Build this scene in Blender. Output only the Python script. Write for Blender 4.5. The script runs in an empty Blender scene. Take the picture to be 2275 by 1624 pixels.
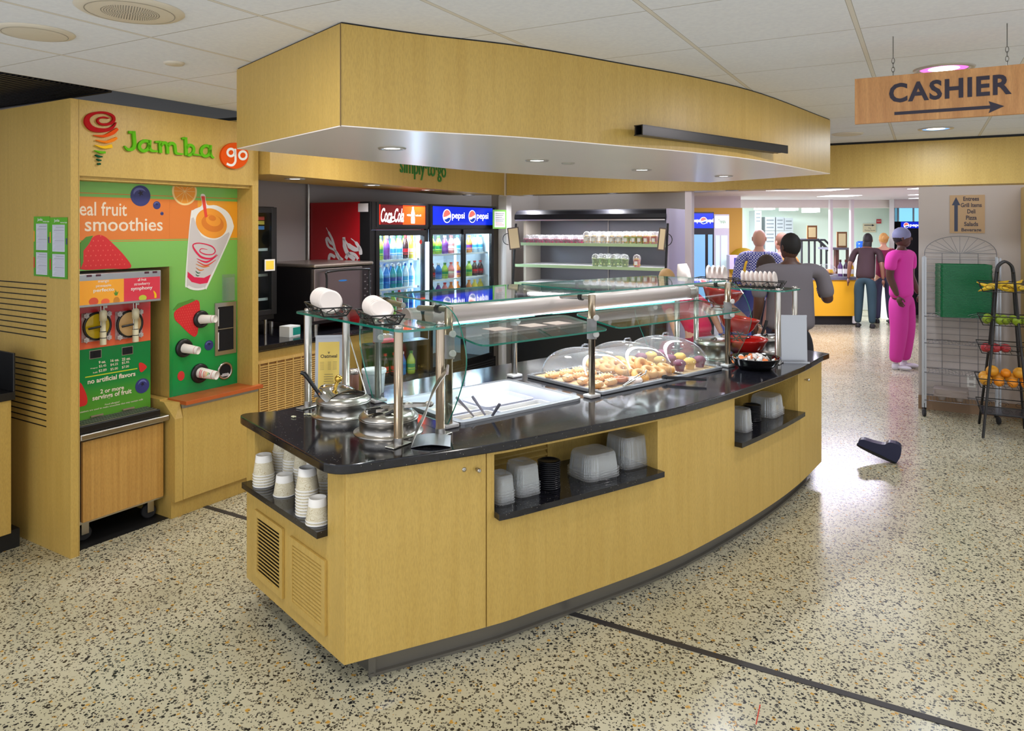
import bpy, math, random
from mathutils import Vector, Matrix
random.seed(7)
C = bpy.context.scene
COL = C.collection
# ------------------------------------------------ camera, world, exposure
FPX, CX, HY, CZ = 1640.0, 1137.5, 503.0, 1.75     # focal length in px (2275 wide), principal column, horizon row, eye height
cam = bpy.data.objects.new('camera', bpy.data.cameras.new('camera'))
COL.objects.link(cam)
cam.location = (0, 0, CZ); cam.rotation_euler = (math.radians(90), 0, 0)
cam.data.sensor_width = 36; cam.data.lens = 36*FPX/2275
cam.data.shift_y = -(812-HY)/2275
cam.data.clip_start = .05; cam.data.clip_end = 100
C.camera = cam
w = bpy.data.worlds.new('world'); C.world = w; w.use_nodes = True
w.node_tree.nodes['Background'].inputs[0].default_value = (.90, .94, 1.0, 1)
w.node_tree.nodes['Background'].inputs[1].default_value = 1.55
C.view_settings.view_transform = 'Standard'; C.view_settings.look = 'None'
C.view_settings.exposure = 0; C.view_settings.gamma = 1
C.cycles.max_bounces = 10; C.cycles.transparent_max_bounces = 40
C.cycles.glossy_bounces = 5; C.cycles.sample_clamp_indirect = 4
C.cycles.caustics_reflective = False; C.cycles.caustics_refractive = False

def lamp(name, kind, loc, energy, col=(1,1,1), size=.2, rot=(0,0,0), spot=None, parent=None, sizey=None, shape='DISK'):
    d = bpy.data.lights.new(name, kind); d.energy = energy; d.color = col
    if kind == 'AREA':
        d.shape = shape; d.size = size
        if sizey: d.size_y = sizey
        if spot: d.spread = math.radians(spot)
    elif kind == 'SPOT':
        d.spot_size = math.radians(spot or 90); d.spot_blend = .6; d.shadow_soft_size = size
    else: d.shadow_soft_size = size
    o = bpy.data.objects.new(name, d); COL.objects.link(o)
    o.location = loc; o.rotation_euler = rot
    if parent: o.parent = parent
    return o
# unseen lamps added to brighten room, kiosk and coolers; then corridor and kitchen fixtures
WARM = (1, .96, .90); COOL = (.86, .90, 1); LAV = (.82, .78, 1)
for x, y, e in ((-2.6,.6,16),(0,.6,14),(2.6,.6,14),(-2.4,-2.2,16),(1.0,-2.2,16),(4.2,2.6,16),(-1.15,2.05,12),(-1.41,4.03,8),(-.81,5.19,12),(.9,6.7,9)):
    lamp('ceiling_fill_lamp', 'AREA', (x,y,2.48), e, WARM, .3)
lamp('corridor_troffer', 'AREA', (3.3,9.3,2.22), 48, LAV, 1.2, sizey=.6, shape='RECTANGLE')
lamp('corridor_troffer', 'AREA', (5.2,11.6,2.22), 75, LAV, 1.2, sizey=.6, shape='RECTANGLE')
lamp('kitchen_troffer', 'AREA', (5.0,15.0,2.22), 240, (.92,.95,1), 1.6, sizey=.6, shape='RECTANGLE')

# ------------------------------------------------ materials
def lin(c):
    return tuple(((v/255)/12.92 if v/255 <= .04045 else ((v/255+.055)/1.055)**2.4) for v in c) + (1,)
MATS = {}
def mat(name, c=(200,200,200), rough=.5, metal=0, emit=0, ecol=None, coat=0, spec=.5, alpha=1):
    if name in MATS: return MATS[name]
    m = bpy.data.materials.new(name); m.use_nodes = True
    b = m.node_tree.nodes['Principled BSDF']
    b.inputs['Base Color'].default_value = lin(c); b.inputs['Roughness'].default_value = rough
    b.inputs['Metallic'].default_value = metal; b.inputs['Coat Weight'].default_value = coat
    b.inputs['Specular IOR Level'].default_value = spec; b.inputs['Alpha'].default_value = alpha
    if emit:
        b.inputs['Emission Color'].default_value = lin(ecol or c); b.inputs['Emission Strength'].default_value = emit
    m.diffuse_color = lin(c); MATS[name] = m
    return m
def N(m, t, **k):
    n = m.node_tree.nodes.new(t)
    for a, b in k.items(): setattr(n, a, b)
    return n
def L(m, a, b): m.node_tree.links.new(a, b)
def ramp(m, src, stops):
    r = N(m, 'ShaderNodeValToRGB'); els = r.color_ramp.elements
    while len(els) < len(stops): els.new(.5)
    for e, (p, c) in zip(els, stops): e.position = p; e.color = lin(c)
    L(m, src, r.inputs[0]); return r
def mix(m, fac, a, b, blend='MIX'):
    x = N(m, 'ShaderNodeMix', data_type='RGBA', blend_type=blend)
    if isinstance(fac, float): x.inputs[0].default_value = fac
    else: L(m, fac, x.inputs[0])
    for s, v in ((6, a), (7, b)):
        if isinstance(v, tuple): x.inputs[s].default_value = lin(v)
        else: L(m, v, x.inputs[s])
    return x.outputs[2]
def coords(m, scale, kind='Object'):
    tc = N(m, 'ShaderNodeTexCoord'); mp = N(m, 'ShaderNodeMapping')
    mp.inputs['Scale'].default_value = scale; L(m, tc.outputs[kind], mp.inputs[0]); return mp.outputs[0]
def bs(m): return m.node_tree.nodes['Principled BSDF']
def wood(name, a, b, scale=(28,28,1.6), rough=.42, c=None):
    m = mat(name, a, rough)
    n = N(m, 'ShaderNodeTexNoise'); n.inputs['Scale'].default_value = 1; n.inputs['Detail'].default_value = 5
    n.inputs['Distortion'].default_value = .6
    L(m, coords(m, scale), n.inputs[0]); r = ramp(m, n.outputs[0], [(.3, b), (.7, a)])
    n2 = N(m, 'ShaderNodeTexNoise'); n2.inputs['Scale'].default_value = 1; n2.inputs['Detail'].default_value = 2
    L(m, coords(m, (240,240,50)), n2.inputs[0])
    r2 = ramp(m, n2.outputs[0], [(.35, (226,226,226)), (.6, (255,255,255))])
    L(m, mix(m, .5, r.outputs[0], r2.outputs[0], 'MULTIPLY'), bs(m).inputs['Base Color'])
    return m
MAPLE = wood('maple laminate', (203,170,92), (194,160,82))
BAMB = wood('honey striped wood', (204,158,84), (184,136,66), (60,60,.8))
SIGNW = wood('bamboo board', (214,158,98), (182,126,72), (30,30,2))
def granite():
    m = mat('black granite', (20,20,24), .1, spec=.6)
    v = N(m, 'ShaderNodeTexVoronoi'); v.inputs['Scale'].default_value = 170; L(m, coords(m, (1,1,1)), v.inputs[0])
    s = N(m, 'ShaderNodeSeparateColor'); L(m, v.outputs['Color'], s.inputs[0])
    a = N(m, 'ShaderNodeMath', operation='LESS_THAN'); L(m, s.outputs[0], a.inputs[0]); a.inputs[1].default_value = .06
    b = N(m, 'ShaderNodeMath', operation='LESS_THAN'); L(m, v.outputs['Distance'], b.inputs[0]); b.inputs[1].default_value = .3
    c = N(m, 'ShaderNodeMath', operation='MULTIPLY'); L(m, a.outputs[0], c.inputs[0]); L(m, b.outputs[0], c.inputs[1])
    nz = N(m, 'ShaderNodeTexNoise'); nz.inputs['Scale'].default_value = 60; L(m, coords(m, (1,1,1)), nz.inputs[0])
    r = ramp(m, nz.outputs[0], [(.3, (14,14,18)), (.8, (34,34,42))])
    L(m, mix(m, c.outputs[0], r.outputs[0], (112,108,98)), bs(m).inputs['Base Color'])
    return m
GRAN = granite()
def terrazzo():
    m = mat('terrazzo', (200,188,150), .2, spec=.5)
    base = (212,200,160)
    cur = None
    nz = N(m, 'ShaderNodeTexNoise'); nz.inputs['Scale'].default_value = 2.2; L(m, coords(m, (1,1,1)), nz.inputs[0])
    cur = ramp(m, nz.outputs[0], [(.3, (182,176,148)), (.7, (198,192,166))]).outputs[0]
    dn = N(m, 'ShaderNodeTexNoise'); dn.inputs['Scale'].default_value = 90; L(m, coords(m, (1,1,1)), dn.inputs[0])
    for sc, thr, dist, col in ((62, .12, .46, (190,146,66)), (95, .34, .50, (112,108,94)), (78, .30, .50, (34,36,38)), (132, .36, .50, (40,42,44))):
        v = N(m, 'ShaderNodeTexVoronoi'); v.inputs['Scale'].default_value = sc
        ad = N(m, 'ShaderNodeVectorMath', operation='MULTIPLY_ADD'); L(m, dn.outputs['Color'], ad.inputs[0])
        ad.inputs[1].default_value = (.012,.012,.012); L(m, coords(m, (1,1,1)), ad.inputs[2]); L(m, ad.outputs[0], v.inputs[0])
        s = N(m, 'ShaderNodeSeparateColor'); L(m, v.outputs['Color'], s.inputs[0])
        a = N(m, 'ShaderNodeMath', operation='LESS_THAN'); L(m, s.outputs[0], a.inputs[0]); a.inputs[1].default_value = thr
        md = N(m, 'ShaderNodeMath', operation='MULTIPLY'); L(m, s.outputs[1], md.inputs[0]); md.inputs[1].default_value = dist*1.3
        b = N(m, 'ShaderNodeMath', operation='LESS_THAN'); L(m, v.outputs['Distance'], b.inputs[0]); L(m, md.outputs[0], b.inputs[1])
        c = N(m, 'ShaderNodeMath', operation='MULTIPLY'); L(m, a.outputs[0], c.inputs[0]); L(m, b.outputs[0], c.inputs[1])
        cur = mix(m, c.outputs[0], cur, col)
    L(m, cur, bs(m).inputs['Base Color'])
    return m
TERR = terrazzo()
def glassmat(name, tint=(236,248,244), edge=None, body=0.0, bcol=(200,210,215), ior=1.45):
    m = mat(name, tint); nt = m.node_tree
    for n in list(nt.nodes):
        if n.type == 'BSDF_PRINCIPLED': nt.nodes.remove(n)
    out = [n for n in nt.nodes if n.type == 'OUTPUT_MATERIAL'][0]
    t = N(m, 'ShaderNodeBsdfTransparent'); t.inputs[0].default_value = lin(tint)
    g = N(m, 'ShaderNodeBsdfGlossy'); g.inputs['Roughness'].default_value = .03; g.inputs[0].default_value = (1,1,1,1)
    lw = N(m, 'ShaderNodeLayerWeight'); lw.inputs[0].default_value = .5
    pw = N(m, 'ShaderNodeMath', operation='POWER'); L(m, lw.outputs['Facing'], pw.inputs[0]); pw.inputs[1].default_value = 4
    f = N(m, 'ShaderNodeMath', operation='MULTIPLY_ADD'); L(m, pw.outputs[0], f.inputs[0]); f.inputs[1].default_value = .75; f.inputs[2].default_value = .035
    x = N(m, 'ShaderNodeMixShader'); L(m, f.outputs[0], x.inputs[0]); L(m, t.outputs[0], x.inputs[1]); L(m, g.outputs[0], x.inputs[2])
    cur = x.outputs[0]
    if body:
        d = N(m, 'ShaderNodeBsdfDiffuse'); d.inputs[0].default_value = lin(bcol)
        y = N(m, 'ShaderNodeMixShader'); y.inputs[0].default_value = body; L(m, cur, y.inputs[1]); L(m, d.outputs[0], y.inputs[2]); cur = y.outputs[0]
    L(m, cur, out.inputs[0]); return m
GLASS = glassmat('clear glass', (246,252,250)); GEDGE = mat('green glass edge', (24,120,104), .15, spec=.8)
ACRYL = glassmat('clear acrylic', (246,248,250), body=.06, bcol=(235,238,245))
CUPDOME = glassmat('clear cup dome', (240,242,244), body=.24, bcol=(235,236,240))
PLAST = glassmat('clear plastic clamshell', (240,242,242), body=.17, bcol=(255,255,255))
STEEL = mat('brushed steel', (190,186,180), .28, 1); CHROME = mat('polished steel', (215,215,215), .1, 1)
BRONZ = mat('brushed bronze steel', (176,160,140), .3, 1); GOLD = mat('brass', (222,180,84), .15, 1)
ALU = mat('satin aluminium', (168,170,174), .35, .8); KICK = mat('metal kick', (128,124,116), .35, .7)
GREYP = mat('grey sleeve plastic', (140,138,140), .4); BLKP = mat('black plastic', (20,20,22), .35); BLK = mat('black matte', (10,10,11), .6)
BLKI = mat('black iron', (26,24,24), .45); WHT = mat('white', (238,236,232), .5); LIDW = mat('cup lid white', (232,222,216), .45)
PAPERC = None
RUBBER = mat('black rubber', (28,28,30), .7); DARK = mat('dark void', (16,16,20), .9)
CER = mat('red ceramic', (176,24,20), .15, coat=.5)

# ------------------------------------------------ mesh builder
class MB:
    def __init__(s): s.v = []; s.f = []; s.sm = []; s.mi = []; s.M = Matrix()
    def at(s, loc=(0,0,0), rz=0, rx=0, ry=0, sc=1):
        s.M = Matrix.Translation(loc) @ Matrix.Rotation(rz,4,'Z') @ Matrix.Rotation(ry,4,'Y') @ Matrix.Rotation(rx,4,'X') @ Matrix.Scale(sc,4); return s
    def add(s, vs, fs, smooth=False, mi=0):
        n = len(s.v); s.v += [s.M @ Vector(v) for v in vs]
        for f in fs: s.f.append([i+n for i in f]); s.sm.append(smooth); s.mi.append(mi)
        return s
    def box(s, x0, x1, y0, y1, z0, z1, mi=0):
        return s.add([(x0,y0,z0),(x1,y0,z0),(x1,y1,z0),(x0,y1,z0),(x0,y0,z1),(x1,y0,z1),(x1,y1,z1),(x0,y1,z1)],
              [(0,3,2,1),(4,5,6,7),(0,1,5,4),(1,2,6,5),(2,3,7,6),(3,0,4,7)], mi=mi)
    def prism(s, poly, z0, z1, mi=0, side=None, smooth=False):
        n = len(poly); a = sum(poly[i][0]*poly[(i+1)%n][1]-poly[(i+1)%n][0]*poly[i][1] for i in range(n))
        if a < 0: poly = poly[::-1]
        vs = [(x,y,z0) for x,y in poly] + [(x,y,z1) for x,y in poly]
        s.add(vs, [list(range(n))[::-1], list(range(n,2*n))], mi=mi)
        return s.add(vs, [(i,(i+1)%n,n+(i+1)%n,n+i) for i in range(n)], smooth, mi if side is None else side)
    def prismy(s, poly, y0, y1, mi=0, side=None):      # polygon in x,z pushed along y
        n = len(poly); a = sum(poly[i][0]*poly[(i+1)%n][1]-poly[(i+1)%n][0]*poly[i][1] for i in range(n))
        if a < 0: poly = poly[::-1]
        vs = [(x,y0,z) for x,z in poly] + [(x,y1,z) for x,z in poly]
        s.add(vs, [list(range(n)), list(range(n,2*n))[::-1]], mi=mi)
        return s.add(vs, [(i,n+i,n+(i+1)%n,(i+1)%n) for i in range(n)], False, mi if side is None else side)
    def wall(s, p, q, z0, z1, th, mi=0):               # box standing on segment p->q, thickness th to the left of it
        d = Vector((q[0]-p[0], q[1]-p[1])); n = Vector((-d.y, d.x)).normalized()*th
        return s.prism([p, q, (q[0]+n.x, q[1]+n.y), (p[0]+n.x, p[1]+n.y)], z0, z1, mi)
    def lathe(s, prof, loc=(0,0,0), seg=24, mi=0, smooth=True, axis=None, caps=True, a0=0, a1=2*math.pi):
        R = Matrix() if axis is None else Vector((0,0,1)).rotation_difference(Vector(axis)).to_matrix().to_4x4()
        T = Matrix.Translation(loc) @ R; vs = []; full = abs(a1-a0-2*math.pi) < 1e-6; ns = seg if full else seg+1
        for r, z in prof:
            for k in range(ns):
                a = a0+(a1-a0)*k/seg; vs.append(T @ Vector((r*math.cos(a), r*math.sin(a), z)))
        fs = []
        for i in range(len(prof)-1):
            for k in range(seg):
                k2 = (k+1) % ns; fs.append((i*ns+k, i*ns+k2, (i+1)*ns+k2, (i+1)*ns+k))
        s.add(vs, fs, smooth, mi)
        if caps and full:
            if prof[0][0] > 1e-5: s.add(vs[:ns], [list(range(ns))[::-1]], mi=mi)
            if prof[-1][0] > 1e-5: s.add(vs[-ns:], [list(range(ns))], mi=mi)
        return s
    def cyl(s, r, z0, z1, loc=(0,0,0), seg=20, mi=0, axis=None): return s.lathe([(r,z0),(r,z1)], loc, seg, mi, True, axis)
    def ball(s, r, loc=(0,0,0), sc=(1,1,1), seg=14, mi=0, rot=None):
        vs = []; fs = []; h = seg//2
        R = rot or Matrix()
        for i in range(h+1):
            t = math.pi*i/h
            for k in range(seg):
                a = 2*math.pi*k/seg
                vs.append(Vector(loc) + (R @ Vector((r*sc[0]*math.sin(t)*math.cos(a), r*sc[1]*math.sin(t)*math.sin(a), r*sc[2]*math.cos(t)))))
        for i in range(h):
            for k in range(seg):
                fs.append((i*seg+k, (i+1)*seg+k, (i+1)*seg+(k+1)%seg, i*seg+(k+1)%seg))
        return s.add(vs, fs, True, mi)
    def tube(s, pts, r, seg=8, closed=False, mi=0, caps=True):
        P = [Vector(p) for p in pts]; n = len(P); vs = []; rr = r if isinstance(r, (list,tuple)) else [r]*n
        up = None
        for i, p in enumerate(P):
            if closed: t = (P[(i+1)%n]-P[i-1])
            else: t = P[min(i+1,n-1)]-P[max(i-1,0)]
            t = t.normalized() if t.length > 1e-9 else Vector((0,0,1))
            if up is None:
                up = Vector((0,0,1)) if abs(t.z) < .9 else Vector((1,0,0))
            u = (up - t*up.dot(t));
            if u.length < 1e-6: u = t.orthogonal()
            u.normalize(); up = u; b = t.cross(u)
            for k in range(seg):
                a = 2*math.pi*k/seg; vs.append(p + (u*math.cos(a)+b*math.sin(a))*rr[i])
        m = n if closed else n-1
        fs = [(i*seg+k, i*seg+(k+1)%seg, ((i+1)%n)*seg+(k+1)%seg, ((i+1)%n)*seg+k) for i in range(m) for k in range(seg)]
        s.add(vs, fs, True, mi)
        if not closed and caps: s.add(vs[:seg], [list(range(seg))[::-1]], mi=mi); s.add(vs[-seg:], [list(range(seg))], mi=mi)
        return s
    def stroke(s, pts, wd, y0, y1, mi=0, cap=True):    # fat pen line in x,z, pushed along y
        n = len(pts); ws = wd if isinstance(wd, (list,tuple)) else [wd]*n
        Lf = []; Rt = []
        for i in range(n):
            a = pts[max(i-1,0)]; b = pts[min(i+1,n-1)]; dx, dz = b[0]-a[0], b[1]-a[1]; l = math.hypot(dx,dz) or 1
            nx, nz = -dz/l*ws[i]/2, dx/l*ws[i]/2
            Lf.append((pts[i][0]+nx, pts[i][1]+nz)); Rt.append((pts[i][0]-nx, pts[i][1]-nz))
        for i in range(n-1):
            s.prismy([Lf[i], Lf[i+1], Rt[i+1], Rt[i]], y0, y1, mi)
        return s
    def build(s, name, m, parent=None, loc=None, bev=0, rz=None):
        me = bpy.data.meshes.new(name); me.from_pydata([tuple(v) for v in s.v], [], s.f); me.update()
        for p, sm, mi in zip(me.polygons, s.sm, s.mi): p.use_smooth = sm; p.material_index = mi
        for mm in (m if isinstance(m, (list,tuple)) else [m]): me.materials.append(mm)
        o = bpy.data.objects.new(name, me); COL.objects.link(o)
        if parent: o.parent = parent
        if loc: o.location = loc
        if rz is not None: o.rotation_euler = (0,0,rz)
        if bev:
            b = o.modifiers.new('bevel', 'BEVEL'); b.width = bev; b.segments = 2; b.limit_method = 'ANGLE'; b.angle_limit = math.radians(50)
        return o
def tag(o, label, cat, group=None, kind=None):
    o['label'] = label; o['category'] = cat
    if group: o['group'] = group
    if kind: o['kind'] = kind
    return o
def thing(name, label, cat, loc=(0,0,0), rz=0, group=None):
    o = bpy.data.objects.new(name, None); COL.objects.link(o); o.location = loc; o.rotation_euler = (0,0,rz)
    o.empty_display_size = .05
    return tag(o, label, cat, group)
def struct(o): o['kind'] = 'structure'; return o
def dup(o, parent=None, loc=None, rz=None, label=None, rot=None):
    c = o.copy(); COL.objects.link(c); c.parent = parent
    if loc: c.location = loc
    if rz is not None: c.rotation_euler = (0,0,rz)
    if rot is not None: c.rotation_euler = rot
    if label: c['label'] = label
    for ch in list(o.children): dup(ch, c)
    return c
def atz(px, py, z): Y = FPX*(CZ-z)/(py-HY); return ((px-CX)/FPX*Y, Y)
def aty(px, py, Y): return ((px-CX)/FPX*Y, Y, CZ-(py-HY)/FPX*Y)
def onp(fr, D, px, py):                                # photo measurement -> local x,z on a vertical plane at depth D of a frame
    ox, oy, a = fr; ex, ey = math.cos(a), math.sin(a); ox -= ey*D; oy += ex*D; k = (px-CX)/FPX
    t = (k*oy-ox)/(ex-k*ey); Y = oy+ey*t; return (t, CZ-(py-HY)/FPX*Y)
def cr(pts, n=6, closed=False):                        # Catmull-Rom densify
    P = [Vector(p) for p in pts]; out = []; m = len(P)
    for i in range(m if closed else m-1):
        g = lambda j: P[j % m] if closed else P[max(0, min(m-1, j))]
        a, b, c, d = g(i-1), g(i), g(i+1), g(i+2)
        for k in range(n):
            t = k/n; out.append(tuple(.5*((2*b)+(-a+c)*t+(2*a-5*b+4*c-d)*t*t+(-a+3*b-3*c+d)*t**3)))
    if not closed: out.append(tuple(P[-1]))
    return out
def ell(cx, cz, rx, rz, n=28, a0=0, rot=0):
    return [(cx+rx*math.cos(a0+2*math.pi*k/n)*math.cos(rot)-rz*math.sin(a0+2*math.pi*k/n)*math.sin(rot),
             cz+rx*math.cos(a0+2*math.pi*k/n)*math.sin(rot)+rz*math.sin(a0+2*math.pi*k/n)*math.cos(rot)) for k in range(n)]
def art(name, poly, D, m, parent, t=.0012, label=None):
    o = MB().prismy(poly, D-t, D-.0001).build(name, m, parent)
    if label: o['label'] = label
    return o
_TC = {}
def text(name, s, size, loc, m, parent=None, ext=.0006, al='CENTER', bold=0, xs=1, shear=0, rot=(math.pi/2,0,0), label=None, sp=1):
    key = (s, size, ext, al, bold, shear, sp)
    if key not in _TC:
        cu = bpy.data.curves.new('t', 'FONT'); cu.body = s; cu.size = size; cu.extrude = ext; cu.align_x = al; cu.align_y = 'CENTER'
        cu.offset = bold; cu.shear = shear; cu.space_character = sp; cu.resolution_u = 3
        t = bpy.data.objects.new('t', cu); COL.objects.link(t)
        dg = bpy.context.evaluated_depsgraph_get(); dg.update()
        me = bpy.data.meshes.new_from_object(t.evaluated_get(dg)); me.name = name
        bpy.data.objects.remove(t); bpy.data.curves.remove(cu); _TC[key] = me
    me = _TC[key].copy(); me.materials.clear(); me.materials.append(m)
    o = bpy.data.objects.new(name, me); COL.objects.link(o); o.location = loc; o.rotation_euler = rot; o.scale = (xs,1,1)
    if parent: o.parent = parent
    if label: o['label'] = label
    return o
GA = math.atan2(-.488, .873)                           # ceiling-grid / bulkhead direction
GX, GY = Vector((math.cos(GA), math.sin(GA))), Vector((-math.sin(GA), math.cos(GA)))
def g2w(a, b): p = GX*a+GY*b; return (p.x, p.y)
def w2g(x, y): p = Vector((x,y)); return (p.dot(GX), p.dot(GY))
# ------------------------------------------------ setting
H = 2.494; T = .61
struct(MB().box(-7,14,-.4,24,-.1,0).build('floor', TERR))
def ceilmat():
    m = mat('ceiling tiles', (236,240,250), .85)
    tc = N(m, 'ShaderNodeTexCoord'); s = N(m, 'ShaderNodeSeparateXYZ'); L(m, tc.outputs['Object'], s.inputs[0])
    def line(sock, off, w0):
        a = N(m, 'ShaderNodeMath', operation='ADD'); L(m, sock, a.inputs[0]); a.inputs[1].default_value = off
        b = N(m, 'ShaderNodeMath', operation='PINGPONG'); L(m, a.outputs[0], b.inputs[0]); b.inputs[1].default_value = T/2
        c = N(m, 'ShaderNodeMath', operation='LESS_THAN'); L(m, b.outputs[0], c.inputs[0]); c.inputs[1].default_value = w0; return c.outputs[0]
    vx, vy = w2g(-.0605, 2.843)
    k = 40*T
    nz = N(m, 'ShaderNodeTexNoise'); nz.inputs['Scale'].default_value = 60; nz.inputs['Detail'].default_value = 4; L(m, tc.outputs['Object'], nz.inputs[0])
    cur = ramp(m, nz.outputs[0], [(.3, (232,236,248)), (.7, (240,244,254))]).outputs[0]
    cur = mix(m, line(s.outputs[1], k-vy, .0022), cur, (168,164,158))
    cur = mix(m, line(s.outputs[0], k-vx, .0095), cur, (168,164,158))
    cur = mix(m, line(s.outputs[0], k-vx, .0075), cur, (226,222,216))
    L(m, cur, bs(m).inputs['Base Color']); return m
CEIL = ceilmat()
vx, vy = w2g(-.0605, 2.843); px_, py_ = vx-4*T, vy-T
b_ = MB().prism([(-9,-6),(9,-6),(9,7.3),(px_,7.3),(px_,py_),(-9,py_)], H, H+.12)
struct(b_.build('ceiling', CEIL, rz=GA))
# dark plenum behind the edge of the tiled field, with its slotted black grille
struct(MB().prism([(px_,py_),(px_,7.3),(-9,7.3),(-9,py_)], H+.3, H+.4).build('ceiling_plenum', mat('plenum dark paint',(44,44,54),.8), rz=GA))
g_ = MB()
for k in range(22): g_.box(-6.2, px_-.02, py_+.03+k*.026, py_+.040+k*.026, H-.005, H+.03)
g_.box(-6.2, px_-.01, py_+.0, py_+.012, H-.01, H+.05).box(-6.2, px_-.01, py_+.60, py_+.62, H-.01, H+.05)
tag(g_.build('ceiling_grille', BLKP, rz=GA), 'black slotted air grille beside the white ceiling tiles over the smoothie kiosk', 'grille')
# room behind the camera
WALLG = mat('grey wall paint', (188,180,176), .7)
WALLB = mat('pale far wall', (226,240,234), .6); WALLL = mat('lavender white wall', (216,208,216), .6)
LAVC = mat('corridor ceiling white', (228,224,228), .7)
BTOP, BBOT = H-.02, 2.098
# back bulkhead running right over the corridor
bx0, by0 = w2g(-.078, 8.253); by0 = 7.167
bl = thing('back_bulkhead', 'long maple wood bulkhead spanning over the corridor and the fruit cup case', 'bulkhead', (*g2w(0,by0), 0), GA)
MB().box(bx0+.02, 3.4, 0, .3, BBOT, BTOP).build('fascia', MAPLE, bl)
MB().box(bx0+.02, 3.4, .01, .31, BTOP, H).build('shadow_gap', BLK, bl)
# left bulkhead over the drinks coolers
P0, P1 = Vector((-1.608,4.906)), Vector((-.078,8.253))
aL = math.atan2(P1.y-P0.y, P1.x-P0.x); lenL = (P1-P0).length
lb = thing('cooler_bulkhead', 'maple wood bulkhead with green lettering above the drinks coolers', 'bulkhead', (P0.x,P0.y,0), aL)
MB().prism([(0,0),(lenL-.02,0),(lenL-.30,.55),(0,.55)], BBOT, BTOP).build('fascia', MAPLE, lb)
MB().prism([(0,.01),(lenL-.03,.01),(lenL-.30,.55),(0,.55)], BTOP, H).build('shadow_gap', BLK, lb)
MB().box(lenL-.02, lenL+.02, -.012, .02, BBOT-.01, BTOP).build('corner_bead', mat('cream bead',(214,200,176),.5), lb)
GRNL = mat('green lettering', (38,120,44), .4)
frL = (P0.x, P0.y, aL)
def lbp(px, py): return onp(frL, 0, px, py)
LETTERS_LATER = True
def downl(parent, loc, r=.055, on=True, e=6, col=(.95,.95,1), spot=150, name='downlight', lampon=True, m=None):
    MB().lathe([(r*.62,0),(r*.68,-.004),(r,-.006),(r+.004,0)], loc, 28, caps=False).build(name+'_trim', mat('downlight trim',(200,196,192),.35,.6), parent)
    m = m or (mat('downlight glow',(255,252,250),emit=9) if on else mat('unlit lens',(170,165,160),.4))
    MB().lathe([(0,-.001),(r*.64,-.001)], loc, 24, caps=False).build(name+'_lens', m, parent)
    if on and lampon: lamp(name+'_lamp','AREA',(loc[0],loc[1],loc[2]-.012),e,col,r*1.1,parent=parent,spot=spot)
for px, py in ((655,397),(825,411),(948,422),(1042,433)):
    X, Y = atz(px, py, BBOT-.001); p = Vector((X,Y))-P0; d = (P1-P0).normalized(); n = Vector((-d.y,d.x))
    downl(lb, (p.dot(d), p.dot(n), BBOT-.001), .07, e=5)
for px, py, on in ((1143,431,1),(1340,427,1),(1605,419,0),(1728,418,0),(1848,416,0),(2090,412,0)):
    X, Y = atz(px, py, BBOT-.001); a, b = w2g(X, Y); downl(bl, (a, min(max(b-by0,.08),.22), BBOT-.001), .06, bool(on), e=6)
# ------- niche walls
JA = math.atan2(.851,.525); JO = (-2.322,3.884)
def jw(x, y): return (JO[0]+x*math.cos(JA)-y*math.sin(JA), JO[1]+x*math.sin(JA)+y*math.cos(JA))
struct(MB().wall(jw(-1.5,1.27), jw(6.3,1.27), 0, H+.1, .1).build('wall_left', WALLG))
# partition between coolers and open case, case back wall, partition beside corridor
PA = (-.14, 8.36)
struct(MB().wall((-.155,8.45), (-.065,8.40), 0, BBOT, .12).build('trim_1', mat('partition white edge',(226,222,220),.5)))
struct(MB().wall((-.15,8.5), (.35,9.4), 0, H, .1).build('wall_partition', WALLG))
c0 = w2g(.10, 8.95)
bwx = onp((*g2w(0,8.35),GA),0,1527,480)[0]
struct(MB().wall(g2w(c0[0]-.6, 8.35), g2w(bwx, 8.35), 0, H, .1).build('wall_back', WALLG))
q0 = w2g(1.72, 7.30)
struct(MB().box(q0[0], q0[0]+.055, q0[1], q0[1]+.10, 0, BBOT+.02).build('wall_corridor', mat('lavender partition',(196,186,192),.6), rz=GA))
struct(MB().box(q0[0]-.004, q0[0]+.06, q0[1]-.02, q0[1], 0, BBOT).build('trim_2', mat('lavender white edge',(222,212,222),.5), rz=GA))
# right wall with the menu sign
rw = w2g(3.916, 7.11)
struct(MB().box(rw[0], 3.2, rw[1], rw[1]+.15, 0, H).build('wall_right', mat('greige wall',(196,186,182),.7), rz=GA))
struct(MB().box(rw[0]-.002, 3.2, rw[1]-.012, rw[1], 0, .13).build('baseboard_right', mat('tan base',(150,120,92),.5), rz=GA))
struct(MB().box(w2g(4.63,6.72)[0], w2g(4.63,6.72)[0]+.5, rw[1]-.30, rw[1]-.012, 0, BBOT).build('trim_3', MAPLE, rz=GA))
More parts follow.
